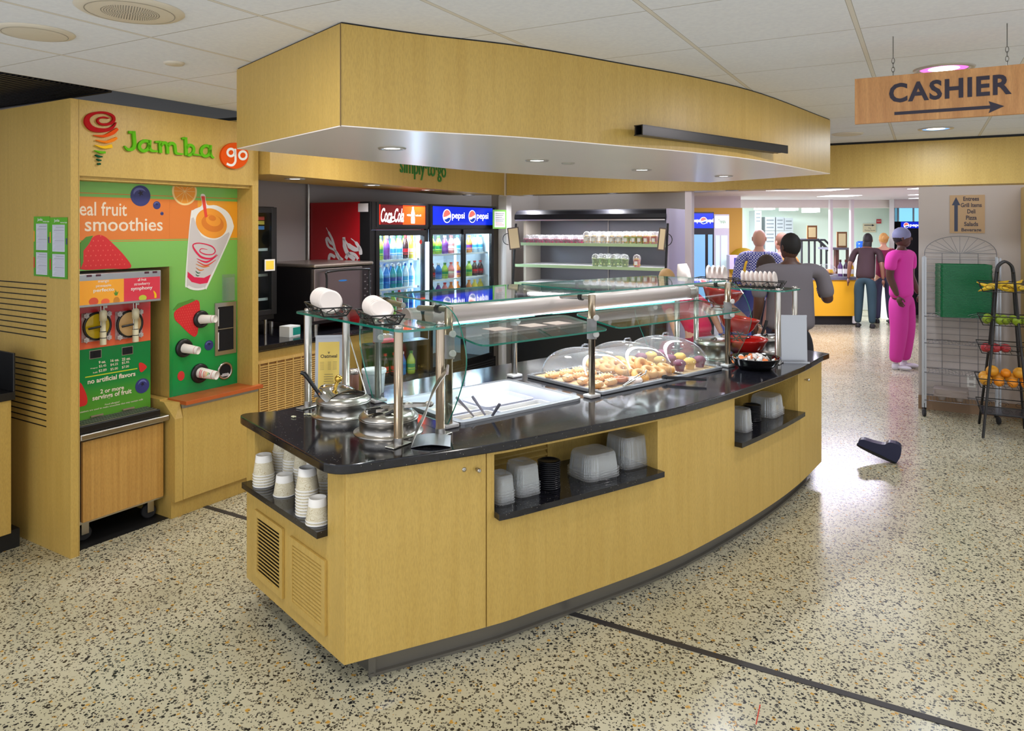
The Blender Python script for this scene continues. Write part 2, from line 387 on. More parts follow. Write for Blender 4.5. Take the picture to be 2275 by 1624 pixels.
# corridor + far kitchen shell
struct(MB().box(1.4,10,8.3,24,2.25,2.35).build('ceiling_corridor', LAVC))
struct(MB().box(2.3,3.62,11.6,11.75,0,2.04).build('wall_yellow', mat('yellow wall paint',(232,184,84),.6)))
struct(MB().box(1.8,3.78,12.2,12.35,0,2.3).build('wall_far_left', WALLL))
struct(MB().box(3.7,9.2,17.2,17.35,0,2.3).build('wall_far', WALLB))
struct(MB().box(3.2,3.35,12.3,17.3,0,2.3).build('wall_kitchen_side', WALLB))
struct(MB().box(3.78,8.2,13.9,14.1,2.1,2.26).build('trim_4', mat('cream header',(232,222,218),.6)))
struct(MB().wall((7.04,13.6),(8.92,17.19),0,2.3,.08).build('wall_far_right', mat('pale corridor wall',(218,222,220),.6)))
struct(MB().box(10,10.15,6,24,0,2.3).build('wall_far_end', WALLL))
struct(MB().wall((4.62,7.0),(11.2,18.5),0,2.3,-.08).build('wall_corridor_right', WALLL))
for i,(x,y) in enumerate(((4.36,9.05),(5.0,10.1))):
    pass
# black floor strip (expansion joint)
a, b = atz(1262,1366,0), atz(2180,1636,0); a = Vector(a); b = Vector(b); d = (b-a).normalized()
c_ = Vector(atz(452,1131,0)); 
p = a-d*3.5; q = b+d*1.5
sB = MB().wall(tuple(p), tuple(q), 0, .0025, .034)
tag(sB.build('floor_joint_strip', mat('black joint strip',(44,42,44),.5)), 'black rubber expansion strip set across the speckled floor', 'floor strip')
a = Vector(atz(1035-0,1,0)) if False else Vector(atz(1690,1566,0)); b = Vector(atz(1681,1610,0))
tag(MB().wall(tuple(b), tuple(a), .0003, .001, .004).build('red_tape_mark', mat('red tape',(196,60,38),.6)), 'short red tape mark on the terrazzo floor', 'tape')
# ceiling fittings
def plate(name, px, py, r, label, cat, perf=False, m=None):
    X, Y = atz(px, py, H); t = thing(name, label, cat, (X,Y,H-.0005))
    MB().lathe([(0,-.010),(r*.8,-.010),(r*.95,-.006),(r,0)], seg=40, caps=False).build('plate', mat('cream fitting',(222,214,200),.5), t)
    MB().lathe([(r*.80,-.0106),(r*.815,-.0106)], seg=40, caps=False).build('ring', mat('fitting seam',(150,145,136),.6), t)
    if perf:
        h = MB()
        for i in range(1,12):
            n = i*6
            for k in range(n):
                a = 2*math.pi*k/n; rr = r*.52*i/11; h.lathe([(0,-.0105),(r*.014,-.0105)], (rr*math.cos(a), rr*math.sin(a), 0), 5, caps=False)
        h.build('perforation', mat('speaker hole',(96,90,84),.8), t)['kind'] = 'stuff'
    return t
plate('ceiling_speaker', 290, 22, .172, 'large round perforated ceiling speaker in the tiles', 'speaker', True)
plate('ceiling_access_plate', 78, 71, .135, 'plain round cream plate in the ceiling left of the speaker', 'ceiling plate')
plate('smoke_detector', 387, 139, .045, 'small round cream disc on the ceiling above the kiosk', 'detector')
plate('ceiling_plate', 1883, 297, .12, 'round pale plate in the ceiling beside the hanging sign', 'ceiling plate')
for px, py, r, cc, lab in ((2097,152,.125,(255,120,220),'round ceiling downlight glowing magenta above the hanging sign'),(2079,286,.118,(120,180,255),'round ceiling downlight glowing blue below the hanging sign')):
    X, Y = atz(px, py, H); t = thing('round_downlight', lab, 'ceiling light', (X,Y,H))
    MB().lathe([(r*.80,-.002),(r*.84,-.007),(r,-.006),(r+.004,0)], seg=36, caps=False).build('trim', mat('downlight trim',(200,196,192),.35,.6), t)
    MB().lathe([(r*.50,-.0014),(r*.80,-.0016)], seg=36, caps=False).build('reflector', mat('reflector '+str(px),cc,.4,emit=1.1), t)
    MB().lathe([(0,-.0018),(r*.52,-.0018)], seg=30, caps=False).build('lens', mat('lit lens',(255,255,255),emit=8), t)
    lamp('lamp','AREA',(0,0,-.03),13,(1,.93,.95) if px>2090 else (.85,.92,1),.2,parent=t)
# the hanging sign
sx0, sx1 = -.0, 0
fs = (1.62, 3.25, math.atan2(-.45,.89))
Y1 = 2.95; X1 = (1899-CX)/FPX*Y1; za = CZ+(HY-175.5)/FPX*Y1; zb = CZ+(HY-276)/FPX*Y1
fs = (X1, Y1, math.atan2(-.50,.866))
sg = thing('hanging_sign', 'hanging wood board sign reading CASHIER with a long arrow', 'sign', (X1,Y1,0), fs[2])
S = lambda px, py: onp(fs, 0, px, py)
xe = S(2275,145)[0]+.14
MB().box(0,xe,0,.02,zb,za).build('board', SIGNW, sg, bev=.001)
INK = mat('sign ink',(38,30,48),.5)
xa, zc = S(1973,208); xb, zd = S(2245,195)
hh = .135; o = text('lettering','CASHIER',.135,((xa+xb)/2,-.0015,(zc+zd)/2+.003),INK,sg,bold=.004,sp=1.1)
o.scale = ((xb-xa)/o.dimensions.x*1.0 if o.dimensions.x>0 else 1, 1, 1)
bpy.context.view_layer.update(); o.scale[0] = (xb-xa)/max(.1,(max(v.co.x for v in o.data.vertices)-min(v.co.x for v in o.data.vertices)))
cyy = max(v.co.y for v in o.data.vertices)-min(v.co.y for v in o.data.vertices); tz = abs(S(1973,188)[1]-S(1973,231)[1]); o.scale[1] = tz/cyy
x0, z0 = S(1987,251); x1, z1 = S(2205,239); x2, z2 = S(2231,238); zm=(z0+z1)/2
MB().prismy([(x0,zm-.006),(x1,zm-.006),(x1,zm+.006),(x0,zm+.006)],-.0015,-.0002).prismy([(x1-.005,zm),(x1-.012,zm+.022),(x2,zm),(x1-.012,zm-.022)],-.0016,-.0002).build('arrow',INK,sg)
for px in (1984,2238):
    xx = S(px,150)[0]; ch = MB(); z = za
    ch.tube([(xx,.01,za+.07),(xx,.01,H)], .0016, 6)
    for k in range(4):
        zz = za+.008+k*.017; ch.tube([(xx+(.005*math.cos(a) if k%2 else 0), .01+(0 if k%2 else .005*math.cos(a)), zz+.011*math.sin(a)) for a in [j*math.pi/5 for j in range(10)]], .0014, 5, closed=True)
    ch.build('chain', mat('chain steel',(120,118,116),.3,1), sg)
# ------------------------------------------------ soffit canopy over the island
def mp(pts): return [tuple(p) for p in pts]
SF = cr([atz(757,48,H),atz(935,74,H),atz(1167,102,H),atz(1400,143,H),atz(1554,172,H),atz(1692,207,H),atz(1817,254.6,H)], 5)
SB = cr([(-1.296,3.476),(-.62,4.34),(-.08,5.017),(.8,5.66),(1.64,6.12)], 5)
def Ypx(px, py, z): return atz(px, py, z)
soff = [tuple(p) for p in SF] + [(2.21,5.127)] + SB[::-1]
ZB = 2.114
cn = thing('ceiling_canopy', 'large curved maple wood ceiling canopy hanging over the food island', 'canopy', (0,0,0))
def loopwalls(mb, poly, z0, z1, th, mi=0):
    for i in range(len(poly)):
        mb.wall(poly[i], poly[(i+1)%len(poly)], z0, z1, th, mi)
ff = [tuple(p) for p in SF]
MB().prism(soff, ZB+.004, H-.006).build('fascia', MAPLE, cn)
SOFU = mat('canopy underside satin laminate',(252,244,240),.3,spec=.8)
def inset(poly, k):
    cx = sum(p[0] for p in poly)/len(poly); cy = sum(p[1] for p in poly)/len(poly)
    return [(cx+(x-cx)*k, cy+(y-cy)*k) for x,y in poly]
MB().prism(inset(soff,.999), ZB, ZB+.004).build('underside', SOFU, cn)
MB().prism(inset(soff,.997), H-.006, H).build('shadow_gap', BLK, cn)
MB().box(-.0015,.0015,-.0015,.0015,ZB,H-.006).build('corner_seam', mat('seam brown',(96,70,36),.6), cn, loc=(soff[0][0]-.0006,soff[0][1]-.0012,0))
for px, py, r in ((871,329,.062),(1193,356,.062),(1426,377,.062),(1608,391,.062)):
    X, Y = atz(px, py, ZB); downl(cn, (X,Y,ZB-.0005), r, True, e=(2.2 if px < 900 else 7), col=(.93,.95,1))
X, Y = atz(1262,362,ZB); downl(cn, (X,Y,ZB-.0005), .036, False)
# black channel bar on the canopy front
def front_plan(k, poly):
    for i in range(len(poly)-1):
        (xa,ya),(xb,yb) = poly[i][:2],poly[i+1][:2]; fa, fb = xa-k*ya, xb-k*yb
        if fa == 0: return (xa,ya)
        if fa*fb <= 0 and fa != fb: t = fa/(fa-fb); return (xa+(xb-xa)*t, ya+(yb-ya)*t)
    return poly[-1][:2]
ffx = ff+[(2.21,5.127)]
pa = front_plan((1391-CX)/FPX, ffx); pb = front_plan((1716-CX)/FPX, ffx)
rb = math.atan2(pb[1]-pa[1], pb[0]-pa[0]); ln = math.dist(pa,pb); zt = CZ+(HY-281)/FPX*pa[1]
off = max((Vector(p)-Vector(pa)).dot(Vector((math.sin(rb),-math.cos(rb)))) for p in [q[:2] for q in ffx if pa[0]<q[0]<pb[0]]+[pa])
tb = thing('light_track', 'black metal light track fixed along the canopy front', 'light track', (pa[0],pa[1],0), rb)
yo = -off
MB().box(0,ln,yo-.05,yo-.044,zt-.045,zt-.002).box(0,ln*.97,yo-.012,yo-.004,zt-.045,zt-.002).box(0,ln,yo-.05,yo-.0,zt-.004,zt).box(.0,ln*.94,yo-.05,yo,zt-.047,zt-.043).build('channel', BLKP, tb)
for k in range(4): MB().box(.1+k*ln*.25,.13+k*ln*.25,yo-.001,max(yo+.06,.02) if False else yo+.02,zt-.03,zt-.01).build('bracket', BLKP, tb)
# ------------------------------------------------ the island counter
ZT, ZU, ZC = .864, .827, .105
FRONT = cr([(-.629,2.767),(-.110,3.028),(.121,3.172),(.725,3.588),(1.127,3.944),(1.517,4.345),(1.838,4.721),(2.165,5.164)], 4)
FRONT = [FRONT[0]] + [p for p in FRONT if p[0] > -.11] if False else FRONT
E1 = (-1.243,3.459); RB = (1.60,6.02)
BACK = cr([E1,(-.66,4.22),(-.2,4.66),(.07,4.90),(.85,5.55),RB], 5)
isl = thing('serving_island', 'big maple wood food island cabinet with curved front and recessed shelves', 'counter', (0,0,0))
def fr_at(px): return front_plan((px-CX)/FPX, FRONT)
def fseg(p, q):                                        # front polyline between two plan points
    pts = [p] + [f for f in FRONT if p[0]+.01 < f[0] < q[0]-.01] + [q]; return pts
def offs(pts, k):                                      # offset to the left (into the cabinet) by k
    out = []
    for i, p in enumerate(pts):
        a = pts[max(i-1,0)]; b = pts[min(i+1,len(pts)-1)]; d = Vector((b[0]-a[0], b[1]-a[1])).normalized()
        out.append((p[0]-d.y*k, p[1]+d.x*k))
    return out
def strip(mb, pts, z0, z1, th=.02, mi=0): return mb.prism(pts+offs(pts, th)[::-1], z0, z1, mi)
G = .0022
def gap(p, q, k): d = (Vector(q)-Vector(p)).normalized()*k; return (p[0]+d.x, p[1]+d.y)
f0, f1, f2, f3, f4, f5 = FRONT[0], fr_at(1080.5), fr_at(1465), fr_at(1622), fr_at(1777), FRONT[-1]
s0 = [(f0[0]+.004,f0[1]+.002)] + fseg(f0, (f1[0]-G,f1[1]-G*.6))[1:]
door = strip(MB(), s0, ZC, ZU-.002).build('door', MAPLE, isl)
def knobs(parent, px, py, p, lock=None):
    d = Vector((math.sin(p),-math.cos(p),0))
    a = aty(px, py, fr_at(px)[1]); a = (fr_at(px)[0], fr_at(px)[1], a[2])
    MB().lathe([(.004,0),(.004,.012),(.0085,.013),(.0085,.032),(.006,.034)], a, 16, axis=d).build('knob', STEEL, parent)
    if lock:
        b = (fr_at(lock)[0], fr_at(lock)[1], aty(lock, py+2, fr_at(lock)[1])[2])
        MB().lathe([(.009,0),(.009,.003),(.005,.004)], b, 16, axis=d).build('lock', STEEL, parent)
knobs(door, 1058, 1041, .47, 1031)
door2 = strip(MB(), fseg((f4[0]+G,f4[1]+G), (f5[0]-.003,f5[1]-.004)), ZC, ZU-.002).build('door', MAPLE, isl)
knobs(door2, 1787, 843, .93)
# plain panel between the niches, and panels under the niches
strip(MB(), fseg(f2, f3), ZC, ZU-.002).build('front_panel', MAPLE, isl)
def niche(fa, fb, depth, pxa, pxb, zlo=.548, zhi=.808):
    pts = fseg(fa, fb)
    a, b = fr_at(pxa), fr_at(pxb)
    m = MB(); strip(m, pts, ZC, zlo-.0); strip(m, pts, zhi, ZU-.002)
    strip(m, fseg(fa, a), zlo, zhi); strip(m, fseg(b, fb), zlo, zhi)
    m.build('front_panel', MAPLE, isl)
    ab = [a]+[f for f in FRONT if a[0]+.01 < f[0] < b[0]-.01]+[b]
    d = (Vector(b)-Vector(a)).normalized(); n = Vector((-d.y,d.x))*depth
    A2, B2 = (a[0]+n.x,a[1]+n.y), (b[0]+n.x,b[1]+n.y)
    lin_ = MB().wall(A2, a, zlo, zhi, -.012).wall(B2, b, zlo, zhi, .012).wall(A2, B2, zlo, ZU-.002, .012)
    lin_.prism([a,b,B2,A2], zlo-.01, zlo).build('niche_lining', MAPLE, isl)
    lv = MB(); w_ = (Vector(b)-Vector(a)).length; R = math.atan2(d.y,d.x)
    lv.at((A2[0],A2[1],0), R)
    lx0, lx1 = w_*.13, w_*.56
    for k in range(7): lv.add([(lx0,-.022,.60+k*.029),(lx1,-.022,.60+k*.029),(lx1,-.004,.614+k*.029),(lx0,-.004,.614+k*.029),(lx0,-.022,.606+k*.029),(lx1,-.022,.606+k*.029),(lx1,-.004,.62+k*.029),(lx0,-.004,.62+k*.029)],[(0,3,2,1),(4,5,6,7),(0,1,5,4),(1,2,6,5),(2,3,7,6),(3,0,4,7)])
    lv.box(lx0-.03,lx0,-.024,-.0,.575,.81).box(lx1,lx1+.03,-.024,-.0,.575,.81)
    lv.build('back_louvre', MAPLE, isl)
    # granite shelf with a nose proud of the front
    dd = .045; nose = offs(ab, -dd); ax = (nose[0][0]-d.x*.012+.0, nose[0][1]-d.y*.012)
    sh = nose + [offs(ab,-.001)[-1]] + [(b[0]-d.x*.004,b[1]-d.y*.004)] + [(B2[0]-d.x*.004,B2[1]-d.y*.004),(A2[0]+d.x*.004,A2[1]+d.y*.004),(a[0]+d.x*.004,a[1]+d.y*.004),offs(ab,-.001)[0]]
    MB().prism(sh, .549, .575).build('niche_shelf', GRAN, isl)
    return a, b, d, n
n1 = niche((f1[0]+G,f1[1]+G*.6), f2, .36, 1098, 1461)
n2 = niche(f3, f4, .33, 1632, 1773)
# left end face with the cup shelf
ed = (Vector(f0)-Vector(E1)); eL = ed.length; eR = math.atan2(ed.y, ed.x)   # local x runs E1 -> front corner, y into the cabinet
end = MB().at((E1[0],E1[1],0), eR)
frE = (E1[0],E1[1],eR)
ex = lambda px, py=900: onp(frE, 0, px, py)
xa = ex(566)[0]; xb = ex(728)[0]
end.box(0,eL,0,.02,ZC,.548).box(0,xa,0,.02,.548,ZU-.002).box(xb,eL-.001,0,.02,.548,ZU-.002)
end.build('end_panel', MAPLE, isl)
ln_ = MB().at((E1[0],E1[1],0), eR)
ln_.box(xa-.012,xa,.0205,.5,.548,ZU-.002).box(xb,xb+.012,.0205,.5,.548,ZU-.002).box(xa-.012,xb+.012,.5,.512,.548,ZU-.002)
ln_.build('niche_lining', MAPLE, isl)
MB().at((E1[0],E1[1],0), eR).box(xa-.04,xb-.0,-.045,-.001,.549,.575).box(xa+.002,xb-.002,-.001,.498,.549,.575).build('niche_shelf', GRAN, isl)
MB().at((E1[0],E1[1],0), eR).box(xb+.004,xb+.034,-.001,.0,.50,ZU-.01).build('end_trim_line', mat('seam brown',(96,70,36),.6), isl) if False else None
for (pa, pb, ya, yb, dark) in ((570,632,1128,1330,1),(648,727,1188,1412,0)):
    (u0, zt_), (u1, zt2) = ex(pa, ya), ex(pb, ya+ (48 if dark else 58)); zb_ = ex(pb, yb)[1]; zt_ = (zt_+zt2)/2
    lv = MB().at((E1[0],E1[1],0), eR); f = .028
    lv.box(u0,u0+f,-.012,-.0005,zb_,zt_).box(u1-f,u1,-.012,-.0005,zb_,zt_).box(u0+f,u1-f,-.012,-.0005,zt_-f,zt_).box(u0+f,u1-f,-.012,-.0005,zb_,zb_+f)
    n = 15; hh = (zt_-zb_-2*f)/n
    for k in range(n):
        z = zb_+f+k*hh
        y0_, y1_ = (-.010,-.002); q0, q1 = ((.0,-.30) if dark else (.0,.30)); th_ = .42 if dark else .45
        lv.add([(u0+f,y0_,z+hh*q0),(u1-f,y0_,z+hh*q0),(u1-f,y1_,z+hh*q1),(u0+f,y1_,z+hh*q1),(u0+f,y0_,z+hh*(q0+th_)),(u1-f,y0_,z+hh*(q0+th_)),(u1-f,y1_,z+hh*(q1+th_)),(u0+f,y1_,z+hh*(q1+th_))],[(0,3,2,1),(4,5,6,7),(0,1,5,4),(1,2,6,5),(2,3,7,6),(3,0,4,7)])
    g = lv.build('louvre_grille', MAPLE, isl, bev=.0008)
    MB().at((E1[0],E1[1],0), eR).box(u0+f,u1-f,-.0012,-.0004,zb_+f,zt_-f).build('grille_gap_shade', BLK if dark else mat('grille shade',(150,112,60),.6), g)  # sheet behind the slats, shade of the gaps put into its dark colour
MB().wall(tuple(f5), RB, ZC, ZU-.002, .02).build('end_panel', MAPLE, isl)
strip(MB(), BACK[::-1], ZC, ZU-.002).build('back_panel', MAPLE, isl)
MB().prism(FRONT+BACK[::-1], ZC-.004, ZC+.001).build('cabinet_floor', MAPLE, isl) if False else None
kp = [(-.53,2.87)] + offs(FRONT,.07)[1:-1] + [(2.07,5.17),(1.55,5.9)] + offs(BACK[::-1],.07)[1:-1] + [(-1.13,3.46)]
kk = MB().prism(kp, .0, ZC)
fl = offs(offs(FRONT,.07),-.022); 
kk.build('kickplate', KICK, isl)
kc = [(-.555,2.862)] + offs(FRONT,.052)[1:-1]
MB().prism(kc+offs(FRONT,.07)[1:-1][::-1]+[(-.53,2.89)], 0, .012).build('kick_cove', KICK, isl)
# continuous granite worktop
def rnd(poly, idx, r, n=6):
    out = []
    for i, p in enumerate(poly):
        if i in idx:
            a = Vector(poly[i-1]); b = Vector(poly[(i+1) % len(poly)]); P = Vector(p)
            da = (a-P).normalized()*r; db = (b-P).normalized()*r
            for k in range(n+1):
                t = k/n; q = (P+da)*(1-t)**2 + P*2*t*(1-t) + (P+db)*t*t; out.append((q.x,q.y))
        else: out.append(tuple(p))
    return out
top = [(-.664,2.712)] + [p for p in offs(FRONT,-.035)[1:-1]] + [(2.215,5.15)] + [(1.66,6.06)] + offs(BACK,-.035)[1:-1][::-1] + [(-1.315,3.50)]
ct_ = rnd(top, (0, len(top)-1), .10)
_o = Vector(atz(1022,942,ZT+.01)); PANL = (Vector(atz(1297,884,ZT+.01))-_o).length; _d = Vector((.768,.640)); _n = Vector((-.640,.768))
hole = [tuple(_o+_d*a+_n*b) for a, b in ((.036,.036),(PANL-.036,.036),(PANL-.036,.564),(.036,.564))]
def holed(mb, outer, inner, z0, z1):                   # slab with a rectangular opening for the sunken pan
    n = len(outer); a = sum(outer[i][0]*outer[(i+1)%n][1]-outer[(i+1)%n][0]*outer[i][1] for i in range(n))
    if a < 0: outer = outer[::-1]
    A = list(outer); m = len(inner); j0 = min(range(len(A)), key=lambda i: math.dist(A[i], inner[0])); A = A[j0:]+A[:j0]; n = len(A)
    mid_i = 2; j2 = min(range(1,n), key=lambda i: math.dist(A[i], inner[2]))
    vs = [(x,y,z0) for x,y in A]+[(x,y,z0) for x,y in inner]+[(x,y,z1) for x,y in A]+[(x,y,z1) for x,y in inner]; k = n+m
    f1 = list(range(0,j2+1))+[n+2,n+1,n+0]; f2 = list(range(j2,n))+[0]+[n+0,n+3,n+2]
    fs = [[i+k for i in f1],[i+k for i in f2],f1[::-1],f2[::-1]]+[(i,(i+1)%n,k+(i+1)%n,k+i) for i in range(n)]+[(n+(i+1)%m,n+i,k+n+i,k+n+(i+1)%m) for i in range(m)]
    return mb.add(vs, fs)
wt = holed(MB(), ct_, hole, ZU, ZT).build('granite_worktop', GRAN, bev=.005)
tag(wt, 'glossy black granite worktop lying on the curved food island', 'worktop')
wt['label'] = 'glossy black granite worktop on top of the curved maple island'

# ---- island frame
d_ = Vector((.768,.640)); IR = math.atan2(.640,.768)
# sneeze guard
G1, G2, G3 = Vector((-.279,3.258)), Vector((.414,3.829)), Vector((1.363,4.664))
H1, H2, H3 = Vector((-.676,3.726)), Vector((.015,4.35)), Vector((.965,5.10))
sn = thing('sneeze_guard', 'glass sneeze guard on steel posts over the food wells with a grey lamp tube', 'sneeze guard', (0,0,0))
for P in (G1,G2,G3,H1,H2,H3):
    p = MB().lathe([(.017,0),(.017,.29),(.0245,.29),(.0245,.40),(.019,.40),(.019,.518)], (P.x,P.y,ZT+.012), 20)
    p = p.build('post', STEEL if P in (H1,H2,H3) else BRONZ, sn)
    MB().at((P.x,P.y,ZT),IR).box(-.038,.038,-.03,.03,.0005,.018).build('post_base', mat('grey cast base',(190,186,184),.4), p, bev=.006)
    MB().lathe([(.0255,0),(.0255,.105)], (P.x,P.y,ZT+.305), 20).build('sleeve', GREYP, p)
    for dz in (.30,.385): MB().lathe([(.016,0),(.016,.006),(.012,.009)], (P.x+.62*.03-.03*.77*0,P.y-.03,ZT+dz+.03), 14, axis=(.3,-.95,0)).build('clamp_disc', mat('pale clamp cap',(206,202,200),.35), p)
M_ = [(a+b)/2 for a,b in ((G1,H1),(G2,H2),(G3,H3))]
zt_ = 1.318
for g, h, m_ in ((G1,H1,M_[0]),(G2,H2,M_[1]),(G3,H3,M_[2])):
    for s in (g,h):
        v = (m_-s).normalized()
        a = [(s.x,s.y,1.36),(s.x,s.y,1.379),(s.x+v.x*.02,s.y+v.y*.02,1.383),(s.x+v.x*.24,s.y+v.y*.24,1.37)]
        MB().tube(a, .0135, 12).build('arm', STEEL, sn)
        MB().lathe([(.02,0),(.02,.02)], (s.x+v.x*.07,s.y+v.y*.07,1.38), 14, axis=(v.x,v.y,0)).build('arm_collar', BLKP, sn)
    MB().lathe([(.047,-.03),(.047,.03)], (m_.x,m_.y,zt_), 24, axis=(d_.x,d_.y,0)).build('tube_clamp', mat('pinkish aluminium',(186,176,172),.35,.5), sn)
ta = M_[0]+d_*.10; tb_ = M_[2]+d_*.06
TUBEM = mat('grey lamp tube',(196,180,176),.38,.1)
MB().lathe([(.040,0),(.044,.003),(.044,(tb_-ta).length-.003),(.040,(tb_-ta).length)], (ta.x,ta.y,zt_), 32, axis=((tb_-ta).x,(tb_-ta).y,0)).build('lamp_tube', TUBEM, sn)
dl = (tb_-ta).normalized(); mid = (ta+tb_)/2; tl = (tb_-ta).length
MB().at((ta.x,ta.y,0), math.atan2(dl.y,dl.x)).box(.05,tl-.05,-.02,.02,zt_-.0465,zt_-.0435).build('lamp_diffuser', mat('cool lamp glow',(236,240,255),emit=4), sn)
lamp('tube_lamp','AREA',(mid.x,mid.y,zt_-.05),14,(.84,.90,1),tl-.1,rot=(0,0,math.atan2(dl.y,dl.x)),sizey=.06,shape='RECTANGLE',parent=sn)
def pane(mb, quad, th, edge=1):                        # quad of 3D points, faces glass, rim green
    q = [Vector(p) for p in quad]; n = (q[1]-q[0]).cross(q[-1]-q[0]).normalized()*th; k = len(q)
    mb.add(q+[p+n for p in q], [list(range(k))[::-1], [k+i for i in range(k)]])
    mb.add(q+[p+n for p in q], [(i,(i+1)%k,k+(i+1)%k,k+i) for i in range(k)], mi=edge); return mb
def rquad(a, b, c, d, r=.05, z=None, n=4):
    pts = [Vector(p) for p in (a,b,c,d)]; out = []
    for i, P in enumerate(pts):
        A, B = pts[i-1], pts[(i+1)%4]; da = (A-P).normalized()*r; db = (B-P).normalized()*r
        for k in range(n+1): t = k/n; out.append((P+da)*(1-t)**2+P*2*t*(1-t)+(P+db)*t*t)
    return out
GL = [GLASS, GEDGE]
up_ = (H1-G1).normalized()
def P3(v, z): return (v.x, v.y, z)
for a, b, c, e in ((G1,G2,H2,H1),(G2,G3,H3,H2)):
    dd = (b-a).normalized()
    a, b, c, e = a+dd*.02+up_*(-.0), b-dd*.0, c-dd*.0, e+dd*.02
    if (a-G2).length < .1: a += dd*.02; e += dd*.02
    pane(MB(), rquad(P3(a,1.402),P3(b,1.402),P3(c,1.402),P3(e,1.402),.03), .009).build('top_glass_shelf', GL, sn)
    for q in (a,b,c,e):
        pass
for (a, b, s) in ((G1,G2,1),(G2,G3,1),(H1,H2,-1),(H2,H3,-1)):
    dd = (b-a).normalized(); v = up_*s
    a2, b2 = a+dd*.05+(dd*.07 if s==1 else dd*.04), b+dd*(.05 if s==1 else -.04)
    pane(MB(), rquad(P3(a2-v*.08,1.213),P3(b2-v*.08,1.213),P3(b2+v*.25,1.258),P3(a2+v*.25,1.258),.05), .009).build('guard_glass', GL, sn)
for k in range(10):                                    # pegs that carry the top glass
    t = .06+.1*k
    for (A_,B_) in ((H1,H3),(M_[0],M_[2])):
        p = A_.lerp(B_, t); MB().lathe([(.011,1.368),(.011,1.400)], (p.x,p.y,0), 12).build('glass_peg', mat('peg nickel',(196,186,178),.3,.8), sn)
for P, Q, sgn in ((G1,H1,-1),(G3,H3,1)):               # rounded end panes
    v = (Q-P).normalized(); Lp = (Q-P).length; o = P+d_*(.015*sgn)
    prof = cr([(-.02,.885),(-.10,1.02),(-.155,1.16),(-.13,1.28),(-.06,1.375),(.06,1.41),(Lp/2,1.415),(Lp-.06,1.41),(Lp+.06,1.375),(Lp+.13,1.28),(Lp+.155,1.16),(Lp+.10,1.02),(Lp+.02,.885)],4)
    q = [(o.x+v.x*s, o.y+v.y*s, z) for s, z in prof]
    pane(MB(), q, .007).build('end_glass', GL, sn)
for k, (px, py) in enumerate(((1105,731),(1183,723),(1238,718))):
    z_ = 1.262; X, Y = atz(px, py, z_)
    c = MB().at((X,Y,z_),IR).box(-.055,.055,-.05,.05,0,.0018)
    tag(c.build('menu_card', mat('cream card',(196,174,164),.7)), 'cream label card lying on the lower guard glass, '+('leftmost','middle','rightmost')[k]+' of three', 'card', 'label cards on the guard glass')
# end shelves
def endshelf(A, dirn, side, Lg, label, posts, r=.019):
    A = Vector(A); u = Vector(dirn).normalized(); s = Vector(side)
    t = thing('display_shelf', label, 'glass shelf', (A.x,A.y,0))
    def w(p): return (p.x-A.x, p.y-A.y)
    B = A+u*Lg; Cc = B+s; D = A+s
    q = rquad((*w(A),1.327),(*w(D),1.327),(*w(Cc),1.327),(*w(B),1.327),.045)
    pane(MB(), q, .010).build('glass_shelf', GL, t)
    for P in posts:
        P = Vector(P); p = MB().lathe([(r,0),(r,.035),(r*.985,.035),(r*.985,.462)], (*w(P),ZT+.0005), 24).build('post', BRONZ if P.y<3.3 else STEEL, t)
        MB().lathe([(r*1.08,0),(r*1.08,.032)], (*w(P),ZT+.001), 24).build('post_collar', STEEL, p)
        MB().at((*w(P),ZT+.0005),IR+.3).box(-.055,.055,-.024,.024,0,.006).build('foot_plate', STEEL, p, bev=.002)
        MB().lathe([(r*.92,1.338),(r*.92,1.346),(r*.8,1.349)], (*w(P),0), 24).build('cap', STEEL, p)
    return t
sL = Vector((.200,.130))
endshelf((-.442,2.925),(-.61,.66),(.205,.140),.92,'small glass shelf on four steel posts at the left end of the worktop',[(-.459,2.984),(-.304,3.125),(-.999,3.614),(-.844,3.755)])
endshelf((1.725,4.72),(-.69,.72),(.21,.20),.92,'small glass shelf on four steel posts at the right end of the worktop',[(1.72,4.775),(1.895,4.95),(1.19,5.32),(1.37,5.49)])
# ------------------------------------------------ smoothie kiosk
J = (JO[0], JO[1], JA)
def jp(px, py, D=0): return onp(J, D, px, py)
def za(pts, D, sc=3.248, ox=0, oy=200): return [onp(J, D, ox+x/sc, oy+y/sc) for x, y in pts]
def ft(parent, fr, D, s, px0, px1, pyc, hpx, m, bold=0, name='lettering', ext=.0004, shear=0, sp=1, lift=.0016, lx=0):
    x0, _ = onp(fr, D, px0, pyc); x1, _ = onp(fr, D, px1, pyc); pm = (px0+px1)/2; xm, zm = onp(fr, D, pm, pyc)
    a = fr[2]; Y = fr[1]+math.cos(a)*D+math.sin(a)*xm; h = hpx*Y/FPX
    o = text(name, s, .1, (0,0,0), m, parent, ext, bold=bold, shear=shear, sp=sp)
    vs = [v.co for v in o.data.vertices]; ax, bx = min(v.x for v in vs), max(v.x for v in vs); ay, by = min(v.y for v in vs), max(v.y for v in vs)
    sx, sy = (x1-x0)/(bx-ax), h/(by-ay)
    o.scale = (sx, sy, 1); o.location = ((x0+x1)/2-(ax+bx)/2*sx, D-lift, zm-(ay+by)/2*sy); return o
ft(lb, frL, 0, 'simply·to·go', 888, 990, 377, 47, GRNL, .0005, ext=.006)
ki = thing('smoothie_kiosk', 'tall maple smoothie kiosk with green fruit graphics and raised lettering', 'kiosk', (JO[0],JO[1],0), JA)
KW, KH = 1.208, 2.425
side = MB().box(0,.046,0,1.0,0,KH).build('side_panel', MAPLE, ki)
sl = MB()
fsd = (JO[0], JO[1], JA+math.pi/2)                     # local x runs into depth along the side face
